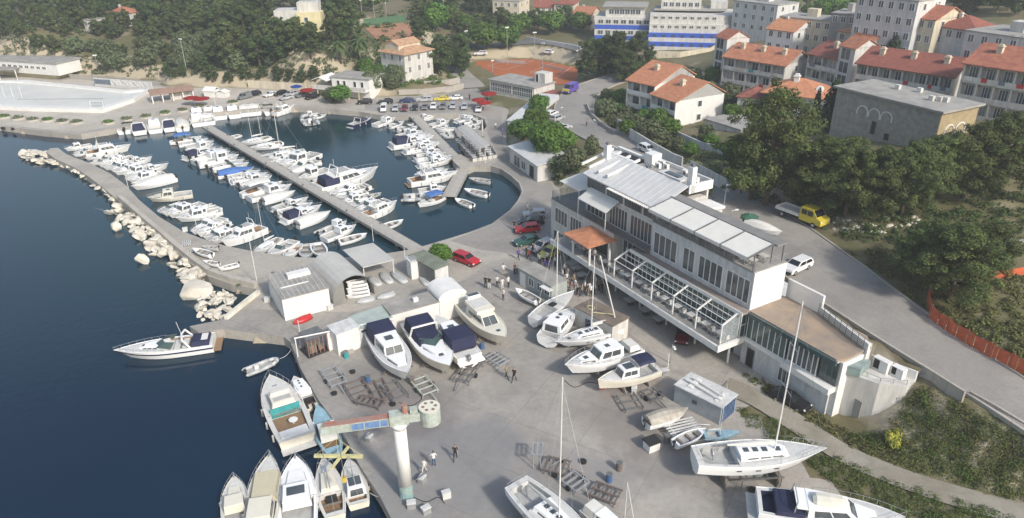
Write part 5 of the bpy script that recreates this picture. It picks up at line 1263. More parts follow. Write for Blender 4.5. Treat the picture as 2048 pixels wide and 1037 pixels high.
def make_deck(root,L,B,F,cockpit,m_deck,m_floor,floor=.25,rake=.14,full=2.4,stern=.88,sheer=.35,n=14,crown=.07,side=.2):
 """cockpit: (t0, t1) open well between these fractions of the length"""
 w,s,x=hullf(L,B,F,0,rake,full,stern,n,sheer);mb=MB();t0,t1=cockpit;ts=sorted(set([i/n for i in range(n+1)]+[t0,t1]))
 def sec(t,well):
  W_=max(w(t)-.08,0);S=s(t)-.04;X_=x(t,1);iw=max(W_-side,W_*.5)
  if well:return [(X_,W_,S),(X_,iw,S),(X_,iw*.97,floor),(X_,-iw*.97,floor),(X_,-iw,S),(X_,-W_,S)]
  c=crown*min(1,W_*1.5)
  return [(X_,W_,S),(X_,iw,S+c*.7),(X_,iw*.4,S+c),(X_,-iw*.4,S+c),(X_,-iw,S+c*.7),(X_,-W_,S)]
 segs=[]
 if t0>0:segs.append(([t for t in ts if t<=t0+1e-6],False))
 segs.append(([t for t in ts if t0-1e-6<=t<=t1+1e-6],True));segs.append(([t for t in ts if t>=t1-1e-6],False))
 for T_,well in segs:
  if len(T_)<2:continue
  o=len(mb.v);R2=[sec(t,well) for t in T_]
  for r_ in R2:mb.v.extend(r_)
  for i in range(len(T_)-1):
   for j in range(5):
    a=o+i*6+j;mb.f.append((a,a+6,a+7,a+1));mb.m.append(1 if (well and j in (1,2,3)) else 0)
 for t in (t0,t1):
  a,b=sec(t,True),sec(t,False)
  mb.add([a[1],a[2],a[3],a[4],b[3],b[2]],[(0,1,2,3,4,5)],0)
 return mb.build('deck',[m_deck,m_floor],root)
def cabin(root,x0,x1,w0,w1,z0,h,m,rake=.5,back=.05,inset=.12,glass=M_GLASS,win=(.35,.85),nside=2,name='cabin',front=True,roofw=.88,sides=((.12,.9),),backwin=False):
 b=[(x0,-w0,z0),(x1,-w1,z0),(x1,w1,z0),(x0,w0,z0)];k=roofw
 t=[(x0+back,-w0*k,z0+h),(x1-rake,-w1*k,z0+h),(x1-rake,w1*k,z0+h),(x0+back,w0*k,z0+h)]
 mb=MB();mb.hexa(b,t)
 mb.hexa([(p[0]+(.06 if p[0]>(x0+x1)/2 else-.06),p[1]*1.04,p[2]) for p in t],[(p[0]+(.03 if p[0]>(x0+x1)/2 else-.03),p[1]*1.0,p[2]+.06) for p in t])
 c=mb.build(name,m,root)
 R_=[b[0],b[1],t[1],t[0]];Lf=[b[2],b[3],t[3],t[2]];Fr=[b[1],b[2],t[2],t[1]];Bk=[b[3],b[0],t[0],t[3]]
 u0,u1=sides[0];n=nside
 for q,fl in ((R_,0),(Lf,1)):
  for i in range(n):
   a,bb=u0+(u1-u0)*i/n+.015,u0+(u1-u0)*(i+1)/n-.015
   if fl:a,bb=1-bb,1-a
   MB().patch(q,a,bb,win[0],win[1],.015).build('side_window',glass,c)
 if front:
  for a,bb in ((.06,.49),(.51,.94)):MB().patch(Fr,a,bb,.22,.9,.015).build('windscreen_pane',glass,c)
 if backwin:MB().patch(Bk,.15,.85,.1,.9,.015).build('aft_window',glass,c)
 return c
def rail(root,L,B,F,t0=.45,h=.45,m=M_METAL,sheer=.35,full=2.4,rake=.14,n=7,name='bow_rail',stern=.88):
 w,s,x=hullf(L,B,F,0,rake,full,stern,14,sheer);mb=MB();P=[]
 for i in range(n+1):t=t0+(1-t0)*i/n;P.append(Vector((x(t,1),max(w(t)-.06,0),s(t))))
 Q=P+[Vector((p.x,-p.y,p.z)) for p in P[::-1][1:]]
 mb.path([p+Vector((0,0,h)) for p in Q],.02,4)
 for p in Q:mb.tube(p,p+Vector((0,0,h)),.018,None,4)
 mb.tube(Q[0]+Vector((0,0,h)),Q[0]-Vector((.3,0,0)),.02,None,4);mb.tube(Q[-1]+Vector((0,0,h)),Q[-1]-Vector((.3,0,0)),.02,None,4)
 return mb.build(name,m,root)
def outboard(root,x,z,y=0.0,s=1.0,m=M_BLACK):
 mb=MB();mb.loft([[(x-.28*s,y-.13*s,z),(x+.02,y-.13*s,z),(x+.02,y+.13*s,z),(x-.28*s,y+.13*s,z)],[(x-.38*s,y-.17*s,z+.2*s),(x+.05,y-.15*s,z+.2*s),(x+.05,y+.15*s,z+.2*s),(x-.38*s,y+.17*s,z+.2*s)],[(x-.3*s,y-.11*s,z+.42*s),(x+0,y-.11*s,z+.45*s),(x+0,y+.11*s,z+.45*s),(x-.3*s,y+.11*s,z+.42*s)]])
 mb.box(x-.2*s,y-.06,z-.7*s,x-.05,y+.06,z);return mb.build('outboard_motor',m,root)
def bimini(root,x0,x1,w,z,h,m,name='canopy',bulge=.12):
 mb=MB();R2=[]
 for i in range(5):
  t=i/4;X_=x0+(x1-x0)*t;zz=z+h+bulge*math.sin(math.pi*t)
  R2.append([(X_,-w,zz-.2),(X_,-w*.8,zz),(X_,0,zz+.06),(X_,w*.8,zz),(X_,w,zz-.2),(X_,w*.8,zz-.03),(X_,0,zz+.03),(X_,-w*.8,zz-.03)])
 mb.loft(R2);c=mb.build(name,m,root)
 fb=MB()
 for X_ in (x0+.05,x1-.05):
  for y in (-w,w):fb.tube((X_*.8+(x0+x1)*.1,y,z),(X_,y,z+h-.15),.022,None,4)
 fb.build('canopy_frame',M_METAL,c);return c
def tent(root,x0,x1,w,z,h,m,name='boat_cover',k=.75,ridge=.0):
 """canvas enclosure: straight sides, rounded top"""
 mb=MB();mb.loft([[(x0,-w,z),(x0+.1,-w*k,z+h),(x0+.1,w*k,z+h),(x0,w,z)],[((x0+x1)/2,-w,z),((x0+x1)/2,-w*k,z+h+ridge),((x0+x1)/2,w*k,z+h+ridge),((x0+x1)/2,w,z)],[(x1,-w*.97,z),(x1-.15,-w*k,z+h*.97),(x1-.15,w*k,z+h*.97),(x1,w*.97,z)]])
 return mb.build(name,m,root)
def mast(root,x,z,H,boom=None,m=M_METAL,r=.055,L=8,B=2.6,spread=1,cover=M_CANVAS,tip=None):
 mb=MB();mb.tube((x,0,z),(x,0,z+H),r,r*.75,6);mt=mb.build('mast',M_WHITE if r>.05 else M_METAL,root)
 st=MB()
 for k in range(spread):
  zz=z+H*(.45+.27*k);yy=B*.3*(1-.25*k)
  MB().tube((x,-yy,zz),(x,yy,zz),.025,None,4).build('spreader',M_METAL,mt)
 for y in (-B*.46,B*.46):st.tube((x-.1,y,z*.5),(x,y*.62,z+H*.45),.012,None,3);st.tube((x,y*.62,z+H*.45),(x,0,z+H),.012,None,3)
 st.tube((L*.49,0,z*.7),(x,0,z+H*.96),.014,None,3);st.tube((-L*.49,0,z*.6),(x,0,z+H),.014,None,3);st.build('stays',M_METAL,mt)
 if boom:
  bm=MB();bm.tube((x,0,z+1.0),(x-boom,0,z+1.05),.06,None,6);b=bm.build('boom',M_METAL,root)
  if cover:MB().loft([[(x-.1,-.08,z+1.0),(x-.1,.08,z+1.0),(x-.1,.09,z+1.35),(x-.1,-.09,z+1.35)],[(x-boom*.5,-.13,z+1.0),(x-boom*.5,.13,z+1.0),(x-boom*.5,.1,z+1.3),(x-boom*.5,-.1,z+1.3)],[(x-boom,-.06,z+1.0),(x-boom,.06,z+1.0),(x-boom,.05,z+1.15),(x-boom,-.05,z+1.15)]]).build('sail_cover',cover,b)
 return mt
def fenders(root,L,B,F,ts=(.2,.5),m=M_BOTTLE):
 w,s,x=hullf(L,B,F)
 for t in ts:
  for sy in (-1,1):MB().tube((x(t,1),sy*(w(t)+.1),s(t)*.25),(x(t,1),sy*(w(t)+.1),s(t)*.85),.1,None,6).build('fender',m,root)
def seats(root,L,B,z,xs,m=M_DECKG):
 for x_ in xs:MB().box(x_-.14,-B*.36,z,x_+.14,B*.36,z+.06).build('bench_seat',m,root)
BT={}
def proto(key,name,cat,fn):
 r=thing(name,'boat',cat);fn(r);BT[key]=(r,None,fn)
MG=dict(m_top=M_GRP,m_bot=M_ANTIB)
def b_cabin(r,tint=M_GRP,wh=True,mastH=2.2):     # day boat with wheelhouse, 7 m
 make_hull(r,7,2.5,.75,tint,M_ANTIB,stripe=None);make_deck(r,7,2.5,.75,(.04,.42),M_DECK,M_DECKG)
 cabin(r,-.6,1.4,.9,.8,.74,1.05,tint,.45);cabin(r,1.35,2.7,.72,.35,.78,.32,tint,.3,win=(.3,.7),nside=1,front=False,name='fore_cabin')
 rail(r,7,2.5,.75);MB().box(-.1,-.25,1.86,.4,.25,1.9).build('roof_hatch',M_GLASS,r);MB().tube((.2,0,1.85),(.15,0,1.85+mastH*.6),.025,None,4).build('aerial',M_METAL,r)
 seats(r,7,2.5,.3,(-2.9,));fenders(r,7,2.5,.75)
def b_run(r):                                       # runabout with windscreen, 5.5 m
 make_hull(r,5.5,2.1,.62,M_GRP,M_GRPG);make_deck(r,5.5,2.1,.62,(.05,.55),M_DECK,M_DECKG,.2)
 mb=MB();q=[(.15,-.75,.7),(.7,-.55,.7),(.7,.55,.7),(.15,.75,.7)];tp=[(-.15,-.68,1.12),(.3,-.48,1.12),(.3,.48,1.12),(-.15,.68,1.12)]
 for i in range(3):mb.hexa([q[i],q[i+1],(q[i+1][0]-.03,q[i+1][1]*.97,.7),(q[i][0]-.03,q[i][1]*.97,.7)],[tp[i],tp[i+1],(tp[i+1][0]-.03,tp[i+1][1]*.97,1.12),(tp[i][0]-.03,tp[i][1]*.97,1.12)])
 mb.build('windscreen',M_GLASSG,r);seats(r,5.5,2.1,.42,(-1.9,-.5),M_WHITE);outboard(r,-2.78,.62,0,1.1);rail(r,5.5,2.1,.62,.6,.3)
def b_cruise(r,can=None,L=8.5):                    # sports cruiser with arch
 make_hull(r,L,2.9,.95,M_GRP,M_ANTIB,stripe=None);make_deck(r,L,2.9,.95,(.05,.42),M_DECK,M_DECKG,.45)
 cabin(r,-.2,3.0,1.15,.45,.93,.42,M_GRP,.9,win=(.35,.75),nside=3,front=False,name='coachroof',roofw=.8)
 cabin(r,-.9,1.0,1.05,.8,1.15,.75,M_GRP,.8,win=(.25,.85),nside=2)
 mb=MB();mb.path([(-1.7,-1.2,.95),(-1.2,-1.05,2.15),(-1.2,1.05,2.15),(-1.7,1.2,.95)],.07,6);mb.build('radar_arch',M_WHITE,r)
 if can:tent(r,-3.6,-.9,1.15,.95,1.0,can)
 else:seats(r,L,2.6,.7,(-3.4,-1.6),M_WHITE)
 rail(r,L,2.9,.95);MB().box(1.5,-.2,1.36,1.9,.2,1.39).build('roof_hatch',M_GLASS,r);MB().box(-L/2-.5,-1.1,.1,-L/2+.02,1.1,.22).build('swim_platform',M_DECK,r);fenders(r,L,2.9,.95,(.25,.5))
def b_fly(r,can=None):                             # flybridge yacht, 12 m
 L,B,F=12,3.9,1.35
 make_hull(r,L,B,F,M_GRP,M_ANTIB);make_deck(r,L,B,F,(.04,.28),M_DECK,M_TEAK,.7)
 cabin(r,-2.4,2.6,1.5,1.1,1.32,1.05,M_GRP,1.2,win=(.3,.85),nside=3,name='saloon');cabin(r,1.6,4.2,1.0,.4,1.42,.35,M_GRP,.9,nside=1,front=False,name='coachroof')
 MB().box(-3.6,-1.5,2.42,1.1,1.5,2.52).build('flybridge_floor',M_WHITE,r)
 mb=MB();mb.hexa([(-2.4,-1.35,2.52),(1.1,-1.15,2.52),(1.1,1.15,2.52),(-2.4,1.35,2.52)],[(-2.5,-1.4,2.95),(.7,-1.05,2.95),(.7,1.05,2.95),(-2.5,1.4,2.95)]);mb.build('flybridge_coaming',M_GRP,r)
 MB().box(-2.2,-1.1,2.96,-.2,1.1,2.99).build('flybridge_seat',M_DECKG,r);MB().hexa([(.5,-.95,2.95),(.6,-.95,2.95),(.6,.95,2.95),(.5,.95,2.95)],[(.2,-.9,3.3),(.26,-.9,3.3),(.26,.9,3.3),(.2,.9,3.3)]).build('flybridge_screen',M_GLASSG,r)
 mb=MB();mb.path([(-2.9,-1.3,2.5),(-2.4,-1.1,3.9),(-2.4,1.1,3.9),(-2.9,1.3,2.5)],.09,6);mb.tube((-2.4,0,3.9),(-2.4,0,5.1),.03);mb.build('radar_arch',M_WHITE,r)
 if can:tent(r,-5.0,-2.3,1.5,1.3,1.15,can)
 rail(r,L,B,F,.35,.6);MB().box(-L/2-.8,-1.6,.2,-L/2+.02,1.6,.34).build('swim_platform',M_TEAK,r);fenders(r,L,B,F,(.2,.4,.6))
def b_sail(r,L=9,H=10,boom=3.2,tint=M_GRP,cover=M_CANVAS):
 B,F=L*.32,.85
 make_hull(r,L,B,F,tint,M_ANTIB,.5,.22,2.0,.62,.3);make_deck(r,L,B,F,(.06,.34),M_DECK,M_DECKG,.35,.22,2.0,.62,.3)
 cabin(r,-1.3,2.4,.85,.5,.84,.42,tint,.5,win=(.35,.7),nside=3,front=False,name='coachroof');mast(r,.6,.9,H,boom,L=L,B=B,spread=1,cover=cover)
 rail(r,L,B,F,.75,.5,sheer=.3,full=2.0,rake=.22,stern=.62,name='pulpit');MB().box(-L*.46,-.03,.6,-L*.3,.03,1.0).build('tiller',M_WOOD,r);MB().box(1.4,-.22,1.24,1.8,.22,1.28).build('roof_hatch',M_GLASS,r)
def b_open(r,tint=M_GRP,motor=True,floor=M_DECKG):     # small open boat 4.5 m
 make_hull(r,4.5,1.7,.5,tint,M_GRPG,.3,.1,2.2,.8);make_deck(r,4.5,1.7,.5,(.06,.78),tint,floor,.12,.1,2.2,.8,side=.1)
 seats(r,4.5,1.6,.34,(-1.5,-.2,.9),M_WOOD)
 if motor:outboard(r,-2.28,.5,0,.8)
def b_pasara(r,can=M_BLUEC,L=6.2):                 # double ended working boat with canopy
 make_hull(r,L,2.2,.68,M_GRP,M_ANTIR,.4,.1,2.0,.45,.45,stripe=None);make_deck(r,L,2.2,.68,(.12,.66),M_DECK,M_TEAK,.25,.1,2.0,.45,.45)
 MB().box(-.5,-.45,.26,.5,.45,.78).build('engine_box',M_WHITE,r)
 if can:bimini(r,-2.1,1.0,.95,.65,1.25,can)
 MB().tube((2.5,0,.9),(2.5,0,1.5),.05,None,5).build('bow_post',M_WOOD,r)
def b_cover(r,can=M_CANVAS,L=6.5):                # boat under a fitted cover
 make_hull(r,L,2.3,.7,M_GRP,M_GRPG)
 w,s,x=hullf(L,2.3,.7);mb=MB();R2=[]
 for i in range(9):
  t=.03+.95*i/8;W_=w(t)+.02;S=s(t)+.01;h=.75*math.sin(math.pi*min(1,.25+t*.8))**1.0
  R2.append([(x(t,1),-W_,S),(x(t,1),-W_*.55,S+h*.8),(x(t,1),0,S+h),(x(t,1),W_*.55,S+h*.8),(x(t,1),W_,S)])
 mb.loft(R2,0,True);mb.build('boat_cover',can,r);outboard(r,-L/2-.05,.6)
def b_rib(r):
 mb=MB();P=[(-2.0,.7),(-.5,.75),(.9,.62),(1.6,.35),(1.85,0)];Q=P+[(x,-y) for x,y in P[::-1][1:]]
 for k,(a,b) in enumerate(zip(Q[:-1],Q[1:])):mb.tube((a[0],a[1],.3+.1*max(0,a[0])),(b[0],b[1],.3+.1*max(0,b[0])),.22,None,8)
 mb.tube((-2.0,.7,.3),(-2.25,.7,.3),.22,.08,8);mb.tube((-2.0,-.7,.3),(-2.25,-.7,.3),.22,.08,8);mb.build('inflatable_tube',M_GRPG,r,smooth=True)
 MB().box(-1.9,-.55,.1,1.3,.55,.18).build('floor',M_DECKG,r);MB().box(-1.0,-.2,.18,-.5,.2,.7).build('console',M_WHITE,r);outboard(r,-1.95,.4,0,.8)
def b_fish(r,tint=M_GRP):                          # wheelhouse forward 6 m
 make_hull(r,6.2,2.3,.75,tint,M_ANTIB);make_deck(r,6.2,2.3,.75,(.05,.5),M_DECK,M_DECKG)
 cabin(r,-.3,1.1,.8,.7,.74,1.25,tint,-.1,.05,win=(.45,.88),nside=2,roofw=.94);cabin(r,1.1,2.1,.6,.35,.76,.25,tint,.2,front=False,nside=1,name='fore_cabin');rail(r,6.2,2.3,.75,.5,.4);outboard(r,-3.15,.7,0,1.0)
KIND={'cabin':('motor_boat','cabin boat',b_cabin,7.0,'white cabin boat with wheelhouse'),'run':('speedboat','speedboat',b_run,5.5,'small white speedboat with outboard'),
 'cruise':('motor_cruiser','cruiser',b_cruise,8.5,'white sports cruiser with arch'),'cruisen':('motor_cruiser','cruiser',lambda r:b_cruise(r,M_NAVYC),8.5,'white cruiser with dark cockpit tent'),
 'fly':('motor_yacht','motor yacht',b_fly,12.0,'large white flybridge yacht'),'flyn':('motor_yacht','motor yacht',lambda r:b_fly(r,M_NAVYC),12.0,'large flybridge yacht with dark aft tent'),
 'sail':('sailing_boat','sailing boat',b_sail,9.0,'white sailing boat with bare mast'),'open':('rowing_boat','open boat',b_open,4.5,'small open boat with bench seats'),'openg':('rowing_boat','open boat',lambda r:b_open(r,M_GRPG),4.5,'small grey open boat'),
 'blue':('canopy_boat','canopy boat',b_pasara,6.2,'open boat under a blue canopy'),'white':('canopy_boat','canopy boat',lambda r:b_pasara(r,M_CANVAS),6.2,'open boat under a white canopy'),'plain':('open_motor_boat','open boat',lambda r:b_pasara(r,None),6.2,'white double ended boat with engine box'),
 'cover':('covered_boat','covered boat',b_cover,6.5,'boat under a fitted white cover'),'coverb':('covered_boat','covered boat',lambda r:b_cover(r,M_BLUEC),6.5,'boat under a blue cover'),'rib':('inflatable_dinghy','dinghy',b_rib,4.2,'pale inflatable dinghy with outboard'),
 'fish':('fishing_boat','fishing boat',b_fish,6.2,'white boat with tall wheelhouse'),'cream':('motor_boat','cabin boat',lambda r:b_cabin(r,M_GRPC),7.0,'cream cabin boat with wheelhouse'),'navy':('motor_cruiser','cruiser',b_cruise,8.5,'navy hulled sports cruiser')}
def boat(kind,reg,bow,stern,label=None,z=0.0,zp=.8,group=None,swap=None,L=None,wmul=1.0,grow=1.0):
 name,cat,fn,L0,look=KIND[kind]
 a,b=WZ(reg,*bow,zp+z),WZ(reg,*stern,zp+z);c=(a+b)/2;d=a-b
 s=(min(math.hypot(d.x,d.y),14 if kind[:3]=='fly' else 7.6 if group and 'quay' in group and 'south' not in group else 11) if L is None else L)/L0*grow;rz=math.atan2(d.y,d.x)
 if kind=='navy' and swap is None:swap={M_GRP:M_NAVYH}
 if kind not in BT:
  r=thing(name,label or look,cat,(0,0,0));fn(r);bpy.context.view_layer.update();BT[kind]=(r,snapshot(r));o=r
  if swap:o=clone(r,BT[kind][1],swap=swap);park_proto(r);del BT[kind]
 else:o=clone(BT[kind][0],BT[kind][1],swap=swap)
 o.location=(c.x,c.y,z);o.rotation_euler=(R(rnd.uniform(-1.2,1.2)) if z==0 else 0,0,rz);o.scale=(s,s*wmul,max(s,.8) if s<1 else s)
 o['label']=label or look
 if group:o['group']=group
 return o
def row(reg,items,place_,group):
 cnt={}
 for it in items:cnt[it[0]]=cnt.get(it[0],0)+1
 seen={}
 for i,it in enumerate(items):
  k=it[0];look=KIND[k][4];seen[k]=seen.get(k,0)+1
  lab=f"{look}, {('the only such' if cnt[k] == 1 else ORD[seen[k] - 1] + ' such')} {place_}"
  if len(it)>3:lab=it[3]
  boat(k,reg,it[1],it[2],lab,group=group,wmul=1.12 if k!='fly' else 1.0,grow=1.1)
row('Z5',[('cabin',(410,285),(590,250)),('fly',(885,278),(575,325)),('run',(590,392),(755,352)),('cruise',(655,402),(870,355)),('cabin',(750,440),(930,385)),('cruise',(1045,355),(850,395)),
 ('cabin',(845,478),(1060,415)),('cruise',(1165,405),(930,455)),('cover',(860,505),(1060,455)),('cover',(905,540),(1110,500)),('cover',(915,572),(1205,500)),('cream',(1035,655),(1335,612),'cabin boat with small wheelhouse, alone with open water on both sides by the breakwater'),
 ('run',(1098,745),(1270,680)),('cruise',(1140,765),(1340,700)),('cabin',(1180,778),(1420,690)),('rib',(1405,710),(1500,680)),('cabin',(1245,805),(1545,738),'white cabin boat with an orange lifebuoy on its side by the breakwater'),('cruise',(1350,902),(1570,800)),('run',(1440,938),(1600,860)),
 ('fish',(1480,968),(1680,890)),('run',(470,325),(600,300)),('run',(700,425),(880,372)),('cabin',(800,460),(1000,400)),('run',(1120,755),(1300,690)),('cruise',(1395,918),(1600,825)),('run',(620,375),(800,330)),('cruise',(700,392),(905,342)),('cabin',(885,520),(1130,462)),('run',(480,312),(650,275)),('cruise',(780,462),(985,402)),('cabin',(1300,800),(1530,715)),('run',(560,350),(700,320))],'inside the breakwater, from its tip','boats moored along the inside of the breakwater')
row('Z6',[('fly',(408,995),(672,890),'largest covered white yacht moored by the breakwater, next to the row of small boats'),('cabin',(330,972),(520,880),'white cabin boat squeezed left of the largest yacht by the breakwater')],'','boats moored along the inside of the breakwater')
row('Z8',[('sail',(1000,208),(1160,115),'small sailing boat with its boom swung out at the south quay'),('run',(1093,222),(1250,130),'white speedboat between the sailing boat and the open boats at the south quay'),('plain',(1190,238),(1290,148),'white double ended boat, third of five at the south quay'),('openg',(1325,242),(1345,150),'grey open boat, fourth of five at the south quay'),
 ('open',(1445,232),(1400,145),'white open boat, last of five at the south quay')],'','small boats at the south quay')
row('Z6',[('blue',(245,258),(40,285),'boat with a bright blue canopy at the far end of the long pontoon'),('cabin',(330,285),(150,320)),('cruisen',(345,335),(145,392)),('run',(425,350),(235,395)),('cabin',(440,365),(205,422)),('fish',(500,395),(240,440)),('run',(540,420),(310,465)),('coverb',(605,472),(370,512)),
 ('cruise',(700,510),(470,552)),('run',(730,532),(525,585)),('white',(800,580),(535,648)),('cabin',(865,598),(590,672)),('cover',(892,632),(680,690)),('cruise',(982,682),(765,748)),('run',(1010,718),(785,782)),('cruisen',(1070,738),(828,820)),('cover',(1135,775),(915,852)),
 ('rib',(1190,850),(1060,905)),('fish',(1250,838),(1110,900)),('cabin',(1312,868),(1105,945)),('run',(290,272),(100,300)),('fish',(330,310),(150,352)),('run',(390,342),(190,400)),('cabin',(470,382),(240,425)),('run',(570,442),(340,485)),('run',(650,492),(440,530)),('cabin',(715,520),(500,570)),('open',(1388,918),(1205,965),'low navy hulled open boat, nearest to the yard on the left of the long pontoon')],'left of long pontoon, from sea','boats moored left of the long pontoon')
row('Z6',[('open',(410,262),(512,232)),('sail',(518,300),(715,252)),('sail',(582,335),(798,288)),('run',(665,325),(790,300)),('sail',(678,392),(955,350)),('cruise',(738,432),(905,395)),('run',(800,325),(900,345)),('cabin',(818,462),(1035,375)),('run',(920,435),(1075,420)),('cover',(848,502),(1012,455)),('fish',(935,545),(1122,480)),
 ('run',(955,582),(1100,540)),('cruise',(1150,660),(1390,590)),('rib',(1030,600),(1110,575)),('cabin',(1225,700),(1400,650)),('openg',(1490,632),(1372,660)),('run',(1275,722),(1405,690)),('cabin',(1325,762),(1530,690)),('fly',(1595,722),(1390,800),'white cabin yacht with round portholes right of the long pontoon'),('run',(640,310),(740,285)),('cabin',(700,405),(880,370)),('cover',(780,445),(960,405)),('run',(860,480),(1040,420)),('run',(1250,712),(1400,672)),('run',(1180,672),(1380,625)),('open',(1640,822),(1490,868),'small open boat lying alone at the yard end of the long pontoon'),
 ('flyn',(1458,505),(1070,610),'largest white motor yacht in the marina, with dark aft canopy, beside the long pontoon')],'right of long pontoon, from sea','boats moored right of the long pontoon')
row('Z7',[('navy',(158,135),(8,182),'navy hulled sports cruiser lying alone in the inner harbour'),('cabin',(330,135),(190,178)),('run',(398,155),(290,188)),('run',(470,178),(350,215)),('run',(500,190),(400,225)),('cabin',(540,230),(360,262)),('cruise',(590,262),(380,300)),('cruisen',(610,288),(320,335)),('run',(640,300),(470,330)),('cruise',(655,332),(415,372)),('cabin',(680,368),(480,402)),
 ('cruise',(700,400),(490,432)),('cruise',(752,438),(515,472)),('run',(560,245),(370,280)),('cabin',(650,315),(440,350)),('run',(690,385),(500,418)),('cabin',(740,420),(510,455)),('run',(690,500),(540,530)),('cruise',(720,520),(500,560)),('fly',(785,552),(455,605),'large white yacht, biggest at the short pontoon near the jetty arm'),('cabin',(705,640),(515,662)),('rib',(630,700),(395,712)),('run',(640,680),(520,702)),('blue',(510,770),(690,705),'white boat with a round blue canopy off the end of the jetty arm')],
 'left of short pontoon, from shore','boats moored left of the short pontoon')
row('Z7',[('cruise',(630,118),(480,140)),('cabin',(735,150),(598,182)),('cruise',(640,218),(775,210)),('run',(665,248),(778,240)),('run',(690,262),(775,256)),('cruise',(912,118),(790,150)),('run',(985,152),(850,175)),('run',(960,190),(860,200)),('cabin',(940,135),(830,165))],'between short pontoon and cafe','boats between the short pontoon and the cafe')
row('Z7',[('openg',(885,572),(1035,590),'grey open boat farthest back in the round basin'),('open',(852,655),(1012,688),'white open motor boat in the middle of the round basin'),('open',(782,722),(900,765),'white tender with dark engine, nearest the sea in the round basin')],'','boats in the round basin')
row('Z1',[('run',(905,842),(862,905)),('cruisen',(935,848),(968,918)),('cabin',(1060,835),(1075,905)),('cruisen',(1150,825),(1180,895)),('cover',(1235,812),(1268,905)),('cabin',(1340,775),(1385,880)),('cruise',(1415,790),(1445,850))],'on the quay below the pool','boats at the quay below the pool')
row('Z6',[('cabin',(345,55),(390,125)),('cabin',(445,50),(485,110)),('cruise',(545,35),(565,100)),('cruise',(600,30),(625,95)),('run',(650,30),(670,70)),('run',(690,30),(735,85)),('fly',(890,52),(760,92),'large pointed white yacht at the right end of the north quay'),('cabin',(945,105),(1060,90)),('run',(1112,95),(1010,115)),('rib',(970,110),(1015,160)),
 ('cabin',(200,60),(240,135)),('cabin',(310,60),(300,110))],'on north quay, from the left','boats along the north quay')
# ------------------------------------------------------------------ foreground boats, each built for itself
def own(name,cat,label,reg,bow,stern,L0,z=0.0,zp=.8,tilt=0.0):
 a,b=WZ(reg,*bow,zp+z),WZ(reg,*stern,zp+z);c=(a+b)/2;d=a-b;s=math.hypot(d.x,d.y)/L0
 r=thing(name,label,cat,(c.x,c.y,z),math.atan2(d.y,d.x));r.rotation_euler[0]=tilt;return r,s
def finish(r,s):r.scale=(s,s,s)
# sports yacht off the slip
r,s=own('motor_yacht','motor yacht','sleek sports yacht with navy hull band lying off the stone slip','Z8',(92,860),(738,775),12.0,0,1.0)
make_hull(r,12,3.6,1.25,M_GRP,M_GRP,.5,.2,2.2,.9,.2,stripe=M_NAVYH,n=20);make_deck(r,12,3.6,1.25,(.12,.45),M_DECK,M_TEAK,.7,.2,2.2,.9,.2,side=.35)
cabin(r,-.6,3.6,1.3,.5,1.22,.42,M_GRP,1.4,nside=3,win=(.3,.65),sides=((.35,.9),),front=False,name='coachroof',roofw=.7)
mb=MB();q=[(-.9,-1.35,1.3),(.7,-1.0,1.5),(1.2,0,1.55),(.7,1.0,1.5),(-.9,1.35,1.3)];tp=[(-1.5,-1.15,2.1),(-.3,-.85,2.15),(.1,0,2.2),(-.3,.85,2.15),(-1.5,1.15,2.1)]
for i in range(4):mb.hexa([q[i],q[i+1],(q[i+1][0]-.04,q[i+1][1]*.97,q[i+1][2]),(q[i][0]-.04,q[i][1]*.97,q[i][2])],[tp[i],tp[i+1],(tp[i+1][0]-.04,tp[i+1][1]*.97,tp[i+1][2]),(tp[i][0]-.04,tp[i][1]*.97,tp[i][2])])
mb.build('windscreen',M_GLASSG,r)
mb=MB();mb.path([(-3.3,-1.5,1.2),(-2.5,-1.3,2.4),(-2.3,0,2.55),(-2.5,1.3,2.4),(-3.3,1.5,1.2)],.13,6);mb.tube((-2.3,0,2.5),(-2.0,0,4.4),.03);mb.build('radar_arch',M_WHITE,r)
tent(r,-5.6,-3.3,1.45,1.2,.55,M_NAVYC);MB().box(-5.4,-.8,1.78,-4.6,.8,1.82).build('sun_pad',M_WHITE,r);MB().box(-6.9,-1.5,.25,-6.0,1.5,.4).build('swim_platform',M_TEAK,r);rail(r,12,3.6,1.25,.5,.4,sheer=.2,full=2.2,rake=.2)
for x_ in (-2.6,-1.6,-.8):MB().box(x_-.35,-1.1,.7,x_+.35,1.1,1.2).build('seat',M_DECK,r)
for x_ in (1.6,2.4):MB().box(x_-.18,-.18,1.62,x_+.18,.18,1.65).build('roof_hatch',M_GLASS,r)
finish(r,s)
boat('rib','Z8',(1165,905),(940,990),'pale grey inflatable dinghy with engine tied off the yard corner',zp=.3)
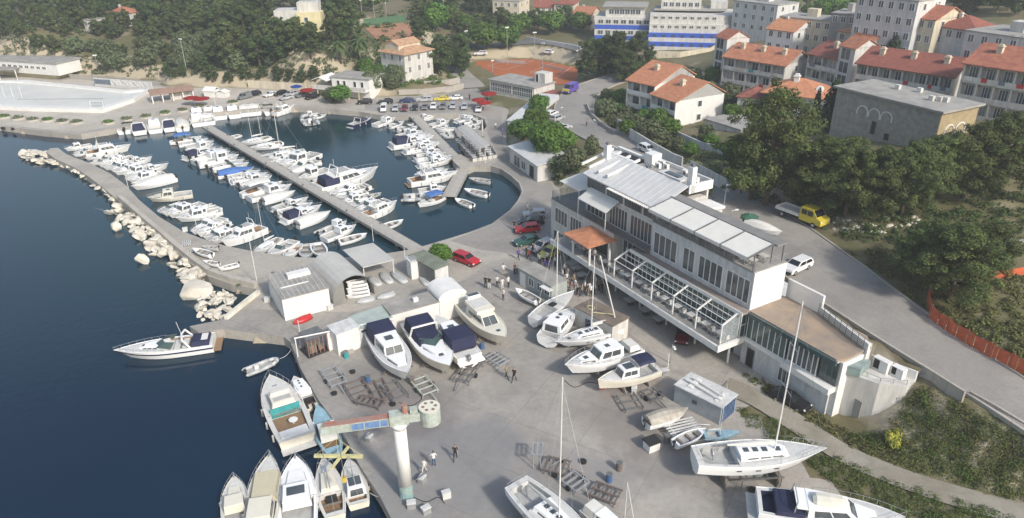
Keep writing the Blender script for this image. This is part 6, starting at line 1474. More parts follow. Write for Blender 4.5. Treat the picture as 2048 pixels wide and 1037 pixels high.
# white boat with teal cockpit lining
r,s=own('motor_yacht','motor yacht','white motor boat with teal bulkhead and teak cockpit moored at the west quay','S5',(462,130),(640,520),10.5,0,1.0)
make_hull(r,10.5,3.7,1.2,M_GRPC,M_ANTIB,n=20,full=2.6);make_deck(r,10.5,3.7,1.2,(.05,.40),M_DECK,M_TEAK,.75,full=2.6,side=.35)
cabin(r,-.9,2.6,1.35,.85,1.18,.7,M_GRPC,.8,nside=2,win=(.35,.75),roofw=.8);MB().box(-1.05,-1.35,.8,-.92,1.35,1.85).build('bulkhead',M_TEAL,r)
MB().box(-.7,-1.0,1.92,1.2,1.0,2.25).build('flybridge_coaming',M_GRPC,r);MB().box(-.5,-.8,2.26,.1,.8,2.3).build('flybridge_seat',M_DECKG,r);MB().box(.5,-.9,2.25,.65,.9,2.6).build('flybridge_screen',M_DECK,r)
MB().tube((-2.6,-.3,.75),(-2.6,-.3,1.2),.05).tube((-2.6,-.3,1.2),(-2.6,-.3,1.25),.42,None,12).build('cockpit_table',M_WHITE,r);MB().box(-4.9,-1.2,.76,-3.8,1.3,1.25).build('stern_locker',M_WHITE,r);rail(r,10.5,3.7,1.2,.45,.6,full=2.6);fenders(r,10.5,3.7,1.2,(.15,.35,.55));MB().box(3.2,-.25,1.46,3.7,.25,1.5).build('roof_hatch',M_GLASS,r);MB().box(-6.0,-1.6,.2,-5.24,1.6,.35).build('swim_platform',M_DECK,r)
finish(r,s)
r,s=own('fishing_boat','fishing boat','small boat with pale roof and cluttered cockpit beside the teal lined motor boat','S5',(615,110),(718,298),6,0,.8)
make_hull(r,6,2.3,.7,M_GRPC,M_ANTIB);make_deck(r,6,2.3,.7,(.05,.36),M_DECK,M_TEAK);cabin(r,-1.0,1.7,.9,.6,.7,.75,M_GRP,.4);MB().box(-1.9,-.75,.3,-1.2,.75,.75).build('engine_box',M_BLACK,r);outboard(r,-3.0,.65,.3);outboard(r,-3.0,.65,-.35,.8)
for x_ in (-.2,.5,1.0):MB().box(x_-.14,-.1,1.5,x_+.14,.1,1.54).build('roof_hatch',M_GLASS,r)
mb=MB();mb.path([(-2.6,-.9,.7),(-2.5,-.6,1.6),(-2.5,.6,1.6),(-2.6,.9,.7)],.03,5);mb.build('stern_frame',M_METAL,r);finish(r,s)
# light blue boat under the crane
r,s=own('wooden_boat','wooden boat','light blue wooden boat with a white wheelhouse roof lying under the crane arm','S5',(768,308),(880,600),8,0,.8)
make_hull(r,8,2.6,.85,M_BLUEH,M_ANTIR,.5,.1,1.9,.6,.5);make_deck(r,8,2.6,.85,(.1,.62),M_BLUEH,M_TEAK,.3,.1,1.9,.6,.5)
cabin(r,-2.2,-.4,.9,.85,.8,1.2,M_WHITE,.1,win=(.45,.85),roofw=1.0);MB().box(.2,-.7,.32,1.2,.7,.7).build('fish_hold',M_BLUEH,r)
mb=MB()
for i in range(5):mb.path([(-2.0+.35*i+.16*math.cos(t),-.1+.35*math.sin(t)*(1 if i%2 else-1),2.09) for t in [k*.8 for k in range(7)]],.035,4)
mb.build('coiled_rope',M_BLACK,r);finish(r,s)
# the row of five at the bottom
def cuddy(r,L,B,hullm,deckm,canv=None,roof=None,hatch=True,wheel=True):
 make_hull(r,L,B,.85,hullm,M_ANTIB,n=18,full=2.3);make_deck(r,L,B,.85,(.05,.40),deckm,M_DECKG,.35,full=2.3,side=.25)
 cabin(r,-L*.05,L*.30,B*.34,B*.2,.84,.32,hullm,.4,nside=2,win=(.3,.7),front=False,name='coachroof')
 if wheel:cabin(r,-L*.24,L*.04,B*.36,B*.33,.86,.95,hullm,.45,nside=2,roofw=.9)
 if roof:tent(r,-L*.46,-L*.2,B*.38,.86,.95,roof)
 if canv:tent(r,-L*.15,L*.22,B*.4,.86,.6,canv)
 if hatch:MB().box(L*.12,-.28,1.18,L*.12+.6,.28,1.21).build('roof_hatch',M_GLASS,r)
 rail(r,L,B,.85,.5,.4,full=2.3);fenders(r,L,B,.85,(.25,.55));MB().box(L*.44,-.06,1.1,L*.52,.06,1.25).build('anchor_roller',M_METAL,r)
r,s=own('motor_boat','cabin boat','cream cabin boat at the bottom edge, leftmost of five moored side by side','S5',(222,765),(235,1090),7,0,.8);cuddy(r,7,2.7,M_GRPC,M_DECK,None,None,False);finish(r,s)
r,s=own('motor_boat','cabin boat','boat with beige canvas over its cabin, second of five moored side by side','S5',(458,630),(385,1130),9,0,.8);cuddy(r,9,2.9,M_GRPC,M_DECK,mat('beige canvas',(.55,.50,.36),.85,.1,1),None,False,False);cabin(r,-4.0,-1.5,1.0,1.0,.85,1.0,M_GRPC,.3,nside=2);finish(r,s)
r,s=own('motor_boat','cabin boat','bright white cruiser with two dark roof hatches, third of five side by side','S5',(625,640),(645,1110),9,0,.8);cuddy(r,9,3.4,M_GRP,M_GRP);MB().box(-1.5,-.75,1.88,-.5,.75,1.92).build('sunroof',M_GLASS,r);finish(r,s)
r,s=own('open_motor_boat','open boat','narrow white boat with cluttered open cockpit, fourth of five under the yellow beam','S5',(805,642),(885,1015),8,0,.8);make_hull(r,8,2.6,.8,M_GRPC,M_ANTIB,full=2.1,stern=.7);make_deck(r,8,2.6,.8,(.06,.36),M_DECK,M_TEAK,.25,full=2.1,stern=.7)
cabin(r,-.9,1.6,.85,.6,.8,.5,M_GRPC,.3,nside=2,front=False);mast(r,1.7,.9,3.2,3.4,r=.045,L=8,B=2.4,cover=None);seats(r,8,2.4,.5,(-3.2,-2.2),M_WOOD);MB().box(-1.9,-.5,.26,-1.2,.5,.7).build('engine_box',M_BLACK,r);fenders(r,8,2.6,.8,(.3,.6));finish(r,s)
r,s=own('open_motor_boat','open boat','white boat with dark windowed wheelhouse and mast, rightmost of five by the quay','S5',(968,645),(1040,930),7,0,.8);make_hull(r,7,2.7,.8,M_GRPC,M_ANTIB,full=2.1,stern=.8);make_deck(r,7,2.7,.8,(.06,.2),M_DECK,M_TEAK,.3,full=2.1,stern=.8)
cabin(r,-2.4,-.2,1.0,.8,.8,1.0,M_GRP,.3,nside=2,backwin=True);MB().box(-1.9,-.65,1.87,-.6,.65,1.91).build('sunroof',M_GLASS,r);mast(r,.5,.9,3.0,2.4,r=.045,L=7,B=2.4,cover=None);fenders(r,7,2.7,.8,(.3,.6));finish(r,s)
# ------------------------------------------------------------------ boats standing in the yard
def props(r,L,B,D=.6,n=3,zg=None):
 """cradle beams and stands under the hull, part of what carries it"""
def cradle(c,rz,L,B,z,label):
 r=thing('boat_cradle',label,'cradle',(c.x,c.y,1.2),rz);h=max(z-1.2-.38,.25)
 for x_ in (-L*.28,L*.12):MB().box(x_-.12,-B*.42,0,x_+.12,B*.42,h).build('keel_block',M_WOOD,r)
 for x_ in (-L*.28,L*.12):
  for sy in (-1,1):
   MB().tube((x_,sy*B*.52,0),(x_,sy*B*.33,h+.35),.05,None,5).build('stand_leg',M_STEEL,r)
 return r
def ashore(name,cat,label,reg,bow,stern,L0,z=1.85,zp=.7,cr=True,B=2.8):
 r,s=own(name,cat,label,reg,bow,stern,L0,z,zp)
 if cr:cradle(Vector(r.location),r.rotation_euler[2],L0*s,B*s,z-.0,'steel stands and timber blocks under the '+' '.join(label.split()[:7]))
 return r,s
r,s=ashore('motor_boat','cabin boat','white cabin boat with navy aft tent, leftmost boat on land by the white sheds','S4',(962,842),(765,540),8.2)
make_hull(r,8.2,2.9,.95,M_GRP,M_ANTIB,.5,stripe=None);make_deck(r,8.2,2.9,.95,(.03,.3),M_DECK,M_DECKG);cabin(r,-1.7,1.0,1.1,.9,.94,1.0,M_GRP,.5,nside=2,win=(.35,.85));cabin(r,.95,3.2,.95,.4,.98,.3,M_GRP,.5,nside=1,front=False,name='fore_cabin')
tent(r,-3.9,-1.6,1.15,.95,1.15,M_NAVYC,k=.9);MB().box(-1.0,-.35,2.02,-.3,.35,2.05).build('roof_hatch',M_GLASS,r);finish(r,s)
r,s=ashore('motor_cruiser','cruiser','large white cruiser with navy cockpit hood and pulled back windscreen in the boatyard','S4',(1235,800),(1000,480),9.5,B=3.2)
make_hull(r,9.5,3.3,1.05,M_GRPC,M_ANTIB,.55,full=2.6);make_deck(r,9.5,3.3,1.05,(.08,.42),M_GRP,M_DECKG,.5,full=2.6,side=.3);cabin(r,.3,3.4,1.2,.5,1.05,.28,M_GRP,1.0,nside=1,win=(.3,.7),front=False,name='coachroof')
tent(r,-3.9,-2.0,1.35,1.05,1.1,M_NAVYC,k=.85);mb=MB();mb.path([(-2.0,-1.4,1.0),(-1.7,-1.2,2.1),(-1.7,1.2,2.1),(-2.0,1.4,1.0)],.1,6);mb.build('radar_arch',M_WHITE,r)
tent(r,-1.9,.3,1.3,1.05,.62,M_NAVYC,'cockpit_cover',.8);mb=MB()
q=[(.2,-1.25,1.1),(1.3,0,1.25),(.2,1.25,1.1)];tp=[(-.3,-1.05,1.75),(.6,0,1.85),(-.3,1.05,1.75)]
for i in range(2):mb.hexa([q[i],q[i+1],(q[i+1][0]-.05,q[i+1][1]*.97,q[i+1][2]),(q[i][0]-.05,q[i][1]*.97,q[i][2])],[tp[i],tp[i+1],(tp[i+1][0]-.05,tp[i+1][1]*.97,tp[i+1][2]),(tp[i][0]-.05,tp[i][1]*.97,tp[i][2])])
mb.build('windscreen',M_GLASSG,r);MB().box(2.4,-.22,1.34,2.85,.22,1.38).build('roof_hatch',M_GLASS,r);finish(r,s)
r,s=ashore('motor_boat','cabin boat','white boat seen from its stern with a boxy navy tent in the boatyard','S4',(1140,450),(1360,705),7.5,B=2.6)
make_hull(r,7.5,2.6,.85,M_GRP,M_ANTIB);make_deck(r,7.5,2.6,.85,(.12,.45),M_DECK,M_DECKG);cabin(r,-.4,1.6,.9,.7,.85,.8,M_GRP,.5,nside=2);tent(r,-2.7,-.3,1.15,.85,1.2,M_NAVYC,k=.95)
MB().box(-.2,-.3,1.72,.4,.3,1.75).build('roof_hatch',M_GLASS,r);MB().box(-4.3,-1.2,.35,-3.75,1.2,.5).build('swim_platform',M_GRP,r);outboard(r,-3.9,.7,.2,1.0,M_STEEL)
for x_ in (2.0,2.6):MB().box(x_-.15,-.15,1.0,x_+.15,.15,1.03).build('roof_hatch',M_GLASS,r)
finish(r,s)
r,s=ashore('motor_yacht','motor yacht','cream flybridge cruiser standing right of the white sheds in the boatyard','S4',(1595,610),(1330,350),9.5,B=3.2)
make_hull(r,9.5,3.2,1.1,M_GRPC,M_GRPC,.55,full=2.6);make_deck(r,9.5,3.2,1.1,(.03,.25),M_GRPC,M_DECK,.5,full=2.6);cabin(r,-2.2,1.9,1.15,.9,1.08,.95,M_GRPC,1.1,nside=3,win=(.3,.65));MB().box(-2.6,-1.05,2.1,.4,1.05,2.45).build('flybridge_coaming',M_GRPC,r)
MB().box(-2.2,-.85,2.46,-.4,.85,2.49).build('flybridge_seat',M_DECK,r);MB().box(-3.2,-.6,2.3,-2.6,.9,2.7).build('deck_box',M_GRP,r);MB().box(-3.15,-.5,2.71,-2.65,.8,2.74).build('solar_panel',M_GLASS,r);MB().box(2.9,-.22,1.36,3.35,.22,1.4).build('roof_hatch',M_GLASS,r);finish(r,s)
r,s=ashore('sailing_dinghy','sailing boat','small sailing hull with single bare mast beside the grey hut in the boatyard','S3',(758,385),(505,545),7,1.8,B=2.2)
make_hull(r,7,2.2,.7,M_GRP,M_GRP,.4,.2,1.9,.6);make_deck(r,7,2.2,.7,(.12,.42),M_DECK,M_DECKG,.3,.2,1.9,.6);mast(r,.4,.7,8.2,None,L=7,B=2.2);MB().box(-.6,-.3,.8,.1,.3,.95).build('companionway',M_DARK,r);finish(r,s)
r,s=ashore('motor_boat','cabin boat','white wheelhouse boat with glazed doors standing behind the sailing boat','S3',(745,495),(590,665),6.5,1.9,B=2.6)
make_hull(r,6.5,2.7,.85,M_GRP,M_ANTIB,full=2.7);make_deck(r,6.5,2.7,.85,(.03,.15),M_DECK,M_DECKG,full=2.7);cabin(r,-2.2,.7,1.1,.95,.85,.95,M_GRP,.5,nside=2,backwin=True);cabin(r,.65,2.2,.9,.5,.9,.25,M_GRP,.4,nside=1,front=False,name='fore_cabin')
for x_ in (-.6,.1):MB().box(x_-.2,-.2,1.87,x_+.2,.2,1.9).build('roof_hatch',M_GLASS,r)
finish(r,s)
def sailer(r,L,B,F,H,boom,bot=M_GRP,ncab=3,D=.5,keel=True,mx=.05,cover=M_CANVAS,rudder=None,dark=None):
 make_hull(r,L,B,F,M_GRP,bot,D,.2,2.0,.72,.25,n=20);make_deck(r,L,B,F,(.05,.3),M_DECK,M_DECKG,.45,.2,2.0,.72,.25,side=.35)
 cabin(r,-L*.18,L*.22,B*.32,B*.2,F,.38,M_GRP,.7,nside=ncab,win=(.35,.7),front=False,name='coachroof',roofw=.8)
 mast(r,L*mx,F,H,boom,L=L,B=B,spread=2,cover=cover,r=.075)
 for x_ in (-L*.12,-L*.05,L*.02,L*.12):MB().box(x_-.25,-.28,F+.43,x_+.25,.28,F+.46).build('roof_hatch',M_GLASS,r)
 MB().box(L*.27,-.25,F+.12,L*.32,.25,F+.17).build('roof_hatch',M_GLASS,r);rail(r,L,B,F,.78,.55,sheer=.25,full=2.0,rake=.2,name='pulpit',stern=.72)
 mb=MB();mb.path([(-L*.3,B*.4,F),(-L*.3,B*.4,F+.6),(-L*.48,B*.33,F+.6),(-L*.49,0,F+.6),(-L*.48,-B*.33,F+.6),(-L*.3,-B*.4,F+.6),(-L*.3,-B*.4,F)],.022,4);mb.build('pushpit',M_METAL,r)
 MB().tube((-L*.36,0,.5),(-L*.36,0,1.2),.06).tube((-L*.37,0,F+.25),(-L*.375,0,F+.25),.38,None,12).build('wheel',M_METAL,r)
 w,s_,x=hullf(L,B,F,0,.2,2.0,.72,14,.25)
 for sy in (-1,1):
  st=MB();P=[Vector((x(t,1),sy*(w(t)-.05),s_(t)+.55)) for t in (.2,.4,.6,.8)];st.path(P,.012,3)
  for p in P:st.tube(p,p-Vector((0,0,.55)),.015,None,3)
  st.build('guard_rail',M_METAL,r)
  for t in (.3,.45,.6):q=Vector((x(t,.6),sy*(w(t)*.985+.005),s_(t)*.62));MB().box(q.x-.22,q.y-.012,q.z-.06,q.x+.22,q.y+.012,q.z+.06).build('hull_window',M_GLASS,r)
 if keel:MB().hexa([(-.9,-.06,-D-1.0),(.5,-.06,-D-1.0),(.5,.06,-D-1.0),(-.9,.06,-D-1.0)],[(-1.0,-.12,-D*.6),(1.1,-.12,-D*.6),(1.1,.12,-D*.6),(-1.0,.12,-D*.6)]).build('keel',bot,r)
 if rudder:MB().hexa([(-L*.47,-.03,-1.0),(-L*.43,-.03,-1.0),(-L*.43,.03,-1.0),(-L*.47,.03,-1.0)],[(-L*.48,-.05,.2),(-L*.41,-.05,.2),(-L*.41,.05,.2),(-L*.48,.05,.2)]).build('rudder',rudder,r)
r,s=ashore('sailing_boat','sailing boat','white sailing boat with tall mast and furled sail before the brown roofed container','S3',(640,695),(1035,585),9,1.95,B=2.7)
sailer(r,9,2.8,.85,10.2,3.4,keel=False,mx=-.05);MB().tube((-1.2,0,11.0),(-3.9,0,1.5),.07,.09).build('furled_sail',M_CANVAS,r);finish(r,s)
r,s=ashore('motor_boat','cabin boat','big white cabin cruiser with tinted wheelhouse windows, bow to the left, on land','S3',(700,858),(1140,715),9,2.1,B=3.0)
make_hull(r,9,3.1,1.05,M_GRP,M_ANTIB,.5);make_deck(r,9,3.1,1.05,(.04,.3),M_DECK,M_DECKG,.5);cabin(r,-2.0,1.1,1.15,.95,1.05,1.0,M_GRP,.6,nside=2,win=(.3,.88));cabin(r,1.05,3.3,1.0,.4,1.1,.32,M_GRP,.6,nside=1,front=False,name='fore_cabin')
for x_,z_ in ((-.6,2.12),(2.0,1.47)):MB().box(x_-.25,-.25,z_,x_+.25,.25,z_+.03).build('roof_hatch',M_GLASS,r)
rail(r,9,3.1,1.05,.5,.55);tent(r,-4.2,-2.9,1.0,1.05,.5,M_CANVAS);finish(r,s)
r,s=ashore('fishing_boat','fishing boat','small white fishing boat with red bottom and navy bimini standing in the yard','S3',(900,940),(1262,835),7,1.85,B=2.4)
make_hull(r,7,2.5,.8,M_GRPC,M_ANTIR,.5,.05,2.1,.8,.55);make_deck(r,7,2.5,.8,(.06,.42),M_DECK,M_DECKG,.35,.05,2.1,.8,.55);cabin(r,-.9,1.2,.85,.7,.8,.95,M_GRP,.35,nside=2);MB().box(-.5,-.45,1.82,.5,.45,1.86).build('sunroof',M_GLASS,r)
bimini(r,-2.7,-.7,.95,.8,1.45,M_NAVYC);mb=MB();mb.path([(-1.0,-.5,.8),(-1.0,-.5,2.1),(-1.0,.5,2.1),(-1.0,.5,.8)],.03,5);mb.build('stern_frame',M_METAL,r);finish(r,s)
# big sailing yacht on its cradle and neighbours
r,s=ashore('sailing_yacht','sailing yacht','large white sailing yacht with tall mast on a cradle at the lower right','S7',(965,612),(245,640),12,2.6,1.1,B=3.4)
sailer(r,12,3.7,1.15,15.6,4.4,M_ANTIG,3,.6,True,.10,rudder=M_BLUEH);finish(r,s);r.location.z=2.75
r,s=ashore('sailing_boat','sailing boat','pale blue sailing boat half hidden behind the large white sailing yacht','S7',(500,492),(300,505),7,1.9,B=2.2)
make_hull(r,7,2.3,.75,M_BLUEH,M_BLUEH,.4,.2,2.0,.7);make_deck(r,7,2.3,.75,(.08,.4),M_BLUEH,M_DECKG,.3,.2,2.0,.7);mast(r,-.5,.8,12.5,2.4,L=7,B=2.3);finish(r,s)
r,s=ashore('motor_yacht','motor yacht','white motor yacht with navy deck cover and upturned tender on its roof, bottom right','S7',(1395,985),(590,870),13,2.3,1.2,B=3.8)
make_hull(r,13,4.1,1.35,M_GRP,M_ANTIB,.6,n=20,full=2.5);make_deck(r,13,4.1,1.35,(.03,.3),M_DECK,M_NAVYC,.75,full=2.5,side=.4);cabin(r,-2.2,2.6,1.6,1.15,1.33,.95,M_GRP,1.1,nside=2,win=(.2,.9));cabin(r,2.2,4.9,1.1,.4,1.4,.3,M_GRP,1.0,nside=1,front=False,name='coachroof')
tent(r,-5.0,-2.3,1.7,1.35,.35,M_NAVYC,'deck_cover',.9);MB().box(-3.2,-1.4,2.2,-2.0,1.4,2.3).build('hardtop',M_GRP,r);mb=MB();mb.path([(-3.4,-1.4,1.35),(-3.2,-1.2,2.9),(-3.2,1.2,2.9),(-3.4,1.4,1.35)],.06,6);mb.build('radar_arch',M_METAL,r)
rail(r,13,4.1,1.35,.4,.65,full=2.5);MB().box(5.0,-.35,1.62,5.1,1.1,1.67).box(4.4,-.9,1.6,4.5,.9,1.65).build('deck_slat',M_BLACK,r);MB().box(-7.4,-1.7,.35,-6.5,1.7,.5).build('swim_platform',M_DECKG,r)
td=MB();td.loft([[(x_,-w_,2.4),(x_,-w_*.8,2.4+h_),(x_,0,2.5+h_),(x_,w_*.8,2.4+h_),(x_,w_,2.4)] for x_,w_,h_ in ((-1.7,.5,.2),(-1.4,.72,.38),(-.2,.78,.42),(.9,.62,.35),(1.5,.2,.12))]);td.build('upturned_tender',M_GRPC,r);finish(r,s)
# the sailing yacht cut by the bottom edge
r,s=ashore('sailing_yacht','sailing yacht','sailing yacht seen from its stern at the bottom edge, with a very tall mast','S6',(1150,1330),(530,770),12.5,2.7,1.1,B=3.6)
sailer(r,12.5,3.9,1.15,16.2,4.6,M_ANTIG,3,.6,True,.02);finish(r,s)
r,s=ashore('motor_boat','cabin boat','small cabin boat with awning right of the tall masted yacht at bottom','S6',(1330,1180),(1020,940),6.5,2.0,B=2.5)
make_hull(r,6.5,2.5,.8,M_GRPG,M_ANTIB);make_deck(r,6.5,2.5,.8,(.05,.3),M_DECK,M_DECKG);cabin(r,-1.2,1.2,.95,.75,.8,.9,M_GRP,.4);tent(r,-2.9,-1.1,1.0,.8,.9,M_CANVAS);finish(r,s)
r,s=ashore('sailing_boat','sailing boat','sailing boat with short mast poking up at the bottom edge','S6',(1480,1120),(1200,1060),6.5,1.9,B=2.2)
make_hull(r,6.5,2.2,.7,M_GRP,M_ANTIB);make_deck(r,6.5,2.2,.7,(.08,.4),M_DECK,M_DECKG);mast(r,-1.2,.8,9.6,None,L=6.5,B=2.2);MB().tube((-1.2,.1,10.2),(.6,.1,.9),.06).build('furled_sail',M_CANVAS,r);finish(r,s)
boat('cover','S6',(1735,262),(1440,345),'boat under a stained beige cover standing beside the blue container',z=1.9,swap={M_CANVAS:mat('stained canvas',(.48,.45,.38),.9,.3,1.2,col2=(.33,.29,.24))},wmul=1.1)
boat('open','S7',(310,470),(140,545),'small white open boat on a flat trailer behind the sailing yacht',z=1.9)
boat('open','S3',(398,345),(535,415),'white rowing boat resting against the front of the grey hut',z=1.7)
# ================================================================== VEHICLES
M_CAR={k:mat(k+' car paint',c,.3,.04,1,spec=.6) for k,c in dict(white=(.72,.72,.71),silver=(.42,.43,.44),grey=(.16,.165,.17),black=(.015,.015,.018),red=(.42,.02,.03),maroon=(.15,.015,.025),yellow=(.62,.50,.05),lime=(.55,.52,.12),green=(.03,.09,.07),blue=(.025,.04,.12),purple=(.10,.06,.35)).items()}
M_CGL=mat('car glass',(.02,.023,.027),.08,.1,1,spec=.8);M_LAMP=mat('lamp lens',(.75,.74,.70),.2,.05,1);M_TAIL=mat('tail lamp',(.40,.02,.02),.3,.05,1)
WHL=MB().tube((0,-.1,0),(0,.1,0),.31,None,14);WHL=WHL.mesh('tyre',M_BLACK);RIM=MB().tube((0,-.11,0),(0,.11,0),.18,None,10).mesh('rim',M_METAL)
PROF={'hatch':([(-2.0,.3),(-2.05,.75),(-1.95,1.0),(-1.6,1.42),(.3,1.42),(1.0,.95),(1.9,.78),(2.05,.6),(2.05,.3)],(3,4,5)),'wagon':([(-2.2,.3),(-2.25,.8),(-2.15,1.02),(-1.85,1.42),(.2,1.42),(.95,.95),(2.0,.8),(2.15,.6),(2.15,.3)],(3,4,5)),
  'sedan':([(-2.2,.3),(-2.25,.72),(-2.1,.98),(-1.35,1.38),(.1,1.38),(.85,.93),(1.95,.76),(2.15,.6),(2.15,.3)],(3,4,5)),'van':([(-2.4,.35),(-2.45,1.0),(-2.4,1.3),(-2.3,2.0),(1.1,2.0),(1.75,1.2),(2.3,1.0),(2.4,.7),(2.4,.35)],(3,4,5))}
def make_car(kind):
 pr,_=PROF[kind];hw=.82;r=thing('parked_car','car','car');mb=MB()
 def Y(z):return hw*(1-.0 if z<.95 else 1-.30*(z-.95)/(1.05 if kind=='van' else .5)*(.35 if kind=='van' else .62))
 n=len(pr);R0=[(x,-Y(z),z) for x,z in pr];R1=[(x,-Y(z)*.96,z+(.02 if z>.7 else 0)) for x,z in pr];R2=[(x,Y(z)*.96,z+(.02 if z>.7 else 0)) for x,z in pr];R3=[(x,Y(z),z) for x,z in pr]
 mb.loft([R0,R1,R2,R3]);b=mb.build('body',M_CAR['white'],r)
 P=lambda i,s:Vector((pr[i][0],s*Y(pr[i][1]),pr[i][1]+.015))
 MB().patch([P(5,-1),P(5,1),P(4,1),P(4,-1)],.06,.94,.08,.92,.012).build('windscreen',M_CGL,r);MB().patch([P(2,1),P(2,-1),P(3,-1),P(3,1)],.08,.92,.15,.9,.012).build('rear_window',M_CGL,r)
 for s in (-1,1):
  lo=.97 if kind!='van' else 1.2;hi=pr[3][1]-.08;xb,xf=pr[2][0]+.15,pr[5][0]-.12;tb,tf=pr[3][0]+.12,pr[4][0]-.05
  if kind=='van':xb=tb=.0
  q=[Vector((xb,s*(Y(lo)+.003),lo)),Vector((xf,s*(Y(lo)+.003),lo)),Vector((tf,s*(Y(hi)+.003),hi)),Vector((tb,s*(Y(hi)+.003),hi))]
  if s>0:q=[q[1],q[0],q[3],q[2]]
  for u0,u1 in ((0.02,.47),(.53,.98)):MB().patch(q,u0,u1,.02,.98,.01).build('side_window',M_CGL,r)
  x1=pr[-1][0];MB().box(x1-.12,s*.72-.14,.58,x1+.01,s*.72+.1,.72).build('headlight',M_LAMP,r);x0=pr[1][0];MB().box(x0-.02,s*.7-.1,.65,x0+.1,s*.7+.1,.85).build('tail_light',M_TAIL,r)
  for x_ in (-1.3,1.32):w=place(WHL,'wheel',r,(x_,s*.74,.31));place(RIM,'rim',w)
 MB().box(pr[-1][0]-.02,-.75,.32,pr[-1][0]+.06,.75,.5).build('bumper',M_BLACK,r)
 return r
CP={}
def car(kind,col,reg,front,rear,lab,group=None,L=None,rack=False):
 a,b=WTZ(reg,*front),WTZ(reg,*rear);c=(a+b)/2;d=a-b;c.z=T(c.x,c.y);hz=(T(c.x+d.x*.4,c.y+d.y*.4)-T(c.x-d.x*.4,c.y-d.y*.4))/max(d.length*.8,.1)
 c.z=max(c.z,1.206)
 for P,hh in ROADC.values():
  dd,tt=seg_dist(np.array([c.x]),np.array([c.y]),[(p.x,p.y) for p in P],False)
  if dd[0]<float(np.interp(tt[0],range(len(P)),hh)) and c.z>2:c.z=float(np.interp(tt[0],range(len(P)),[p.z for p in P]))+.03
 if kind not in CP:o=make_car(kind);bpy.context.view_layer.update();CP[kind]=(o,snapshot(o));r=clone(o,CP[kind][1],swap={M_CAR['white']:M_CAR[col]});park_proto(o);del CP[kind]
 L0=2*PROF[kind][0][-1][0];s=(L or {'van':4.6,'wagon':4.1}.get(kind,3.8))/L0
 r.location=c;r.rotation_euler=(0,0,math.atan2(d.y,d.x));r.scale=(s,s,s);r['label']=lab
 if kind=='van':r['category']='van'
 if group:r['group']=group
 return r
GC='cars parked by the clubhouse'
car('hatch','red','Z7',(1236,985),(1390,970),'bright red hatchback, nearest of three cars by the round basin',GC);car('sedan','black','Z7',(1256,925),(1432,920),'black saloon between the silver and the red car',GC);car('hatch','silver','Z7',(1296,872),(1446,868),'silver hatchback, farthest of three cars by the round basin',GC)
car('sedan','green','S3',(425,95),(508,78),'dark green car parked below the left wing of the clubhouse',GC);car('wagon','silver','S3',(520,140),(598,105),'silver estate car beside the crowd under the terrace',GC);car('hatch','lime','S3',(572,178),(648,140),'pale yellow hatchback by the crowd under the terrace',GC)
car('wagon','red','S3',(158,222),(42,178),'red estate car standing by the green tree in the yard',GC);car('sedan','maroon','S3',(1408,712),(1425,610),'dark red saloon half under the clubhouse terrace');car('sedan','black','S2',(538,858),(350,765),'black saloon parked along the low wing of the clubhouse')
car('wagon','white','S2',(408,190),(535,128),'white estate car parked on the road above the clubhouse end wall');car('wagon','white','S1',(722,150),(618,108),'white off road car on the hill road behind the clubhouse roof')
car('hatch','white','Z3',(728,788),(672,822),'white car, uppermost of three parked on the hill road','cars on the hill road');car('hatch','silver','Z3',(765,825),(712,852),'silver car, middle one of three parked on the hill road','cars on the hill road');car('wagon','silver','Z3',(808,890),(745,920),'silver estate, lowest of three parked on the hill road','cars on the hill road')
for col,k,x0,x1,y,lab in (('black','hatch',815,912,722,'black hatchback, leftmost'),('black','sedan',950,1060,720,'black saloon, second'),('blue','sedan',1100,1205,713,'dark blue saloon, third'),('silver','wagon',1222,1328,706,'silver estate, fourth'),('yellow','sedan',1350,1432,700,'yellow car, fifth'),('white','sedan',1440,1535,694,'white saloon, last')):
 car(k,col,'Z2',(x0,y),(x1,y-4),lab+' in the back row of the car park','cars in the back row of the car park')
for i,(col,k,x,y) in enumerate((('white','van',995,775),('silver','hatch',1075,772),('maroon','hatch',1138,772),('black','hatch',1210,765),('grey','sedan',1278,762),('white','hatch',1338,757),('grey','wagon',1402,757),('silver','sedan',1472,755),('silver','wagon',1552,760),('white','hatch',1650,778))):
 car(k,col,'Z2',(x-4,y+8),(x+6,y-22),f"{col} {k.replace('hatch', 'hatchback').replace('sedan', 'saloon').replace('wagon', 'estate')}, {ORD[i]} from the left in the front row of the car park",'cars in the front row of the car park',3.4 if k!='van' else 3.8)
for i,(col,k,x,y) in enumerate((('grey','van',35,685),('black','hatch',100,665),('white','sedan',208,668),('black','wagon',280,660),('silver','hatch',352,665),('grey','wagon',430,672),('black','hatch',500,685),('silver','sedan',320,690))):
 car(k,col,'Z2',(x-25,y+6),(x+25,y-6),f"{col} car, {ORD[i]} along the quayside below the pine slope",'cars on the quay below the pine slope',3.6)
car('wagon','white','Z3',(170,385),(250,378),'white estate car on the street behind the round green trees');car('sedan','blue','Z3',(120,335),(165,335),'dark car behind the grey fence left of the clay courts');car('hatch','white','Z3',(660,375),(690,372),'white car above the clay courts behind the tall wall')
r=car('van','purple','Z3',(783,668),(880,625),'purple delivery van with a yellow front on the bend of the hill road',L=5.2);MB().box(2.1,-.8,.8,2.46,.8,1.25).build('bonnet',M_CAR['yellow'],r)
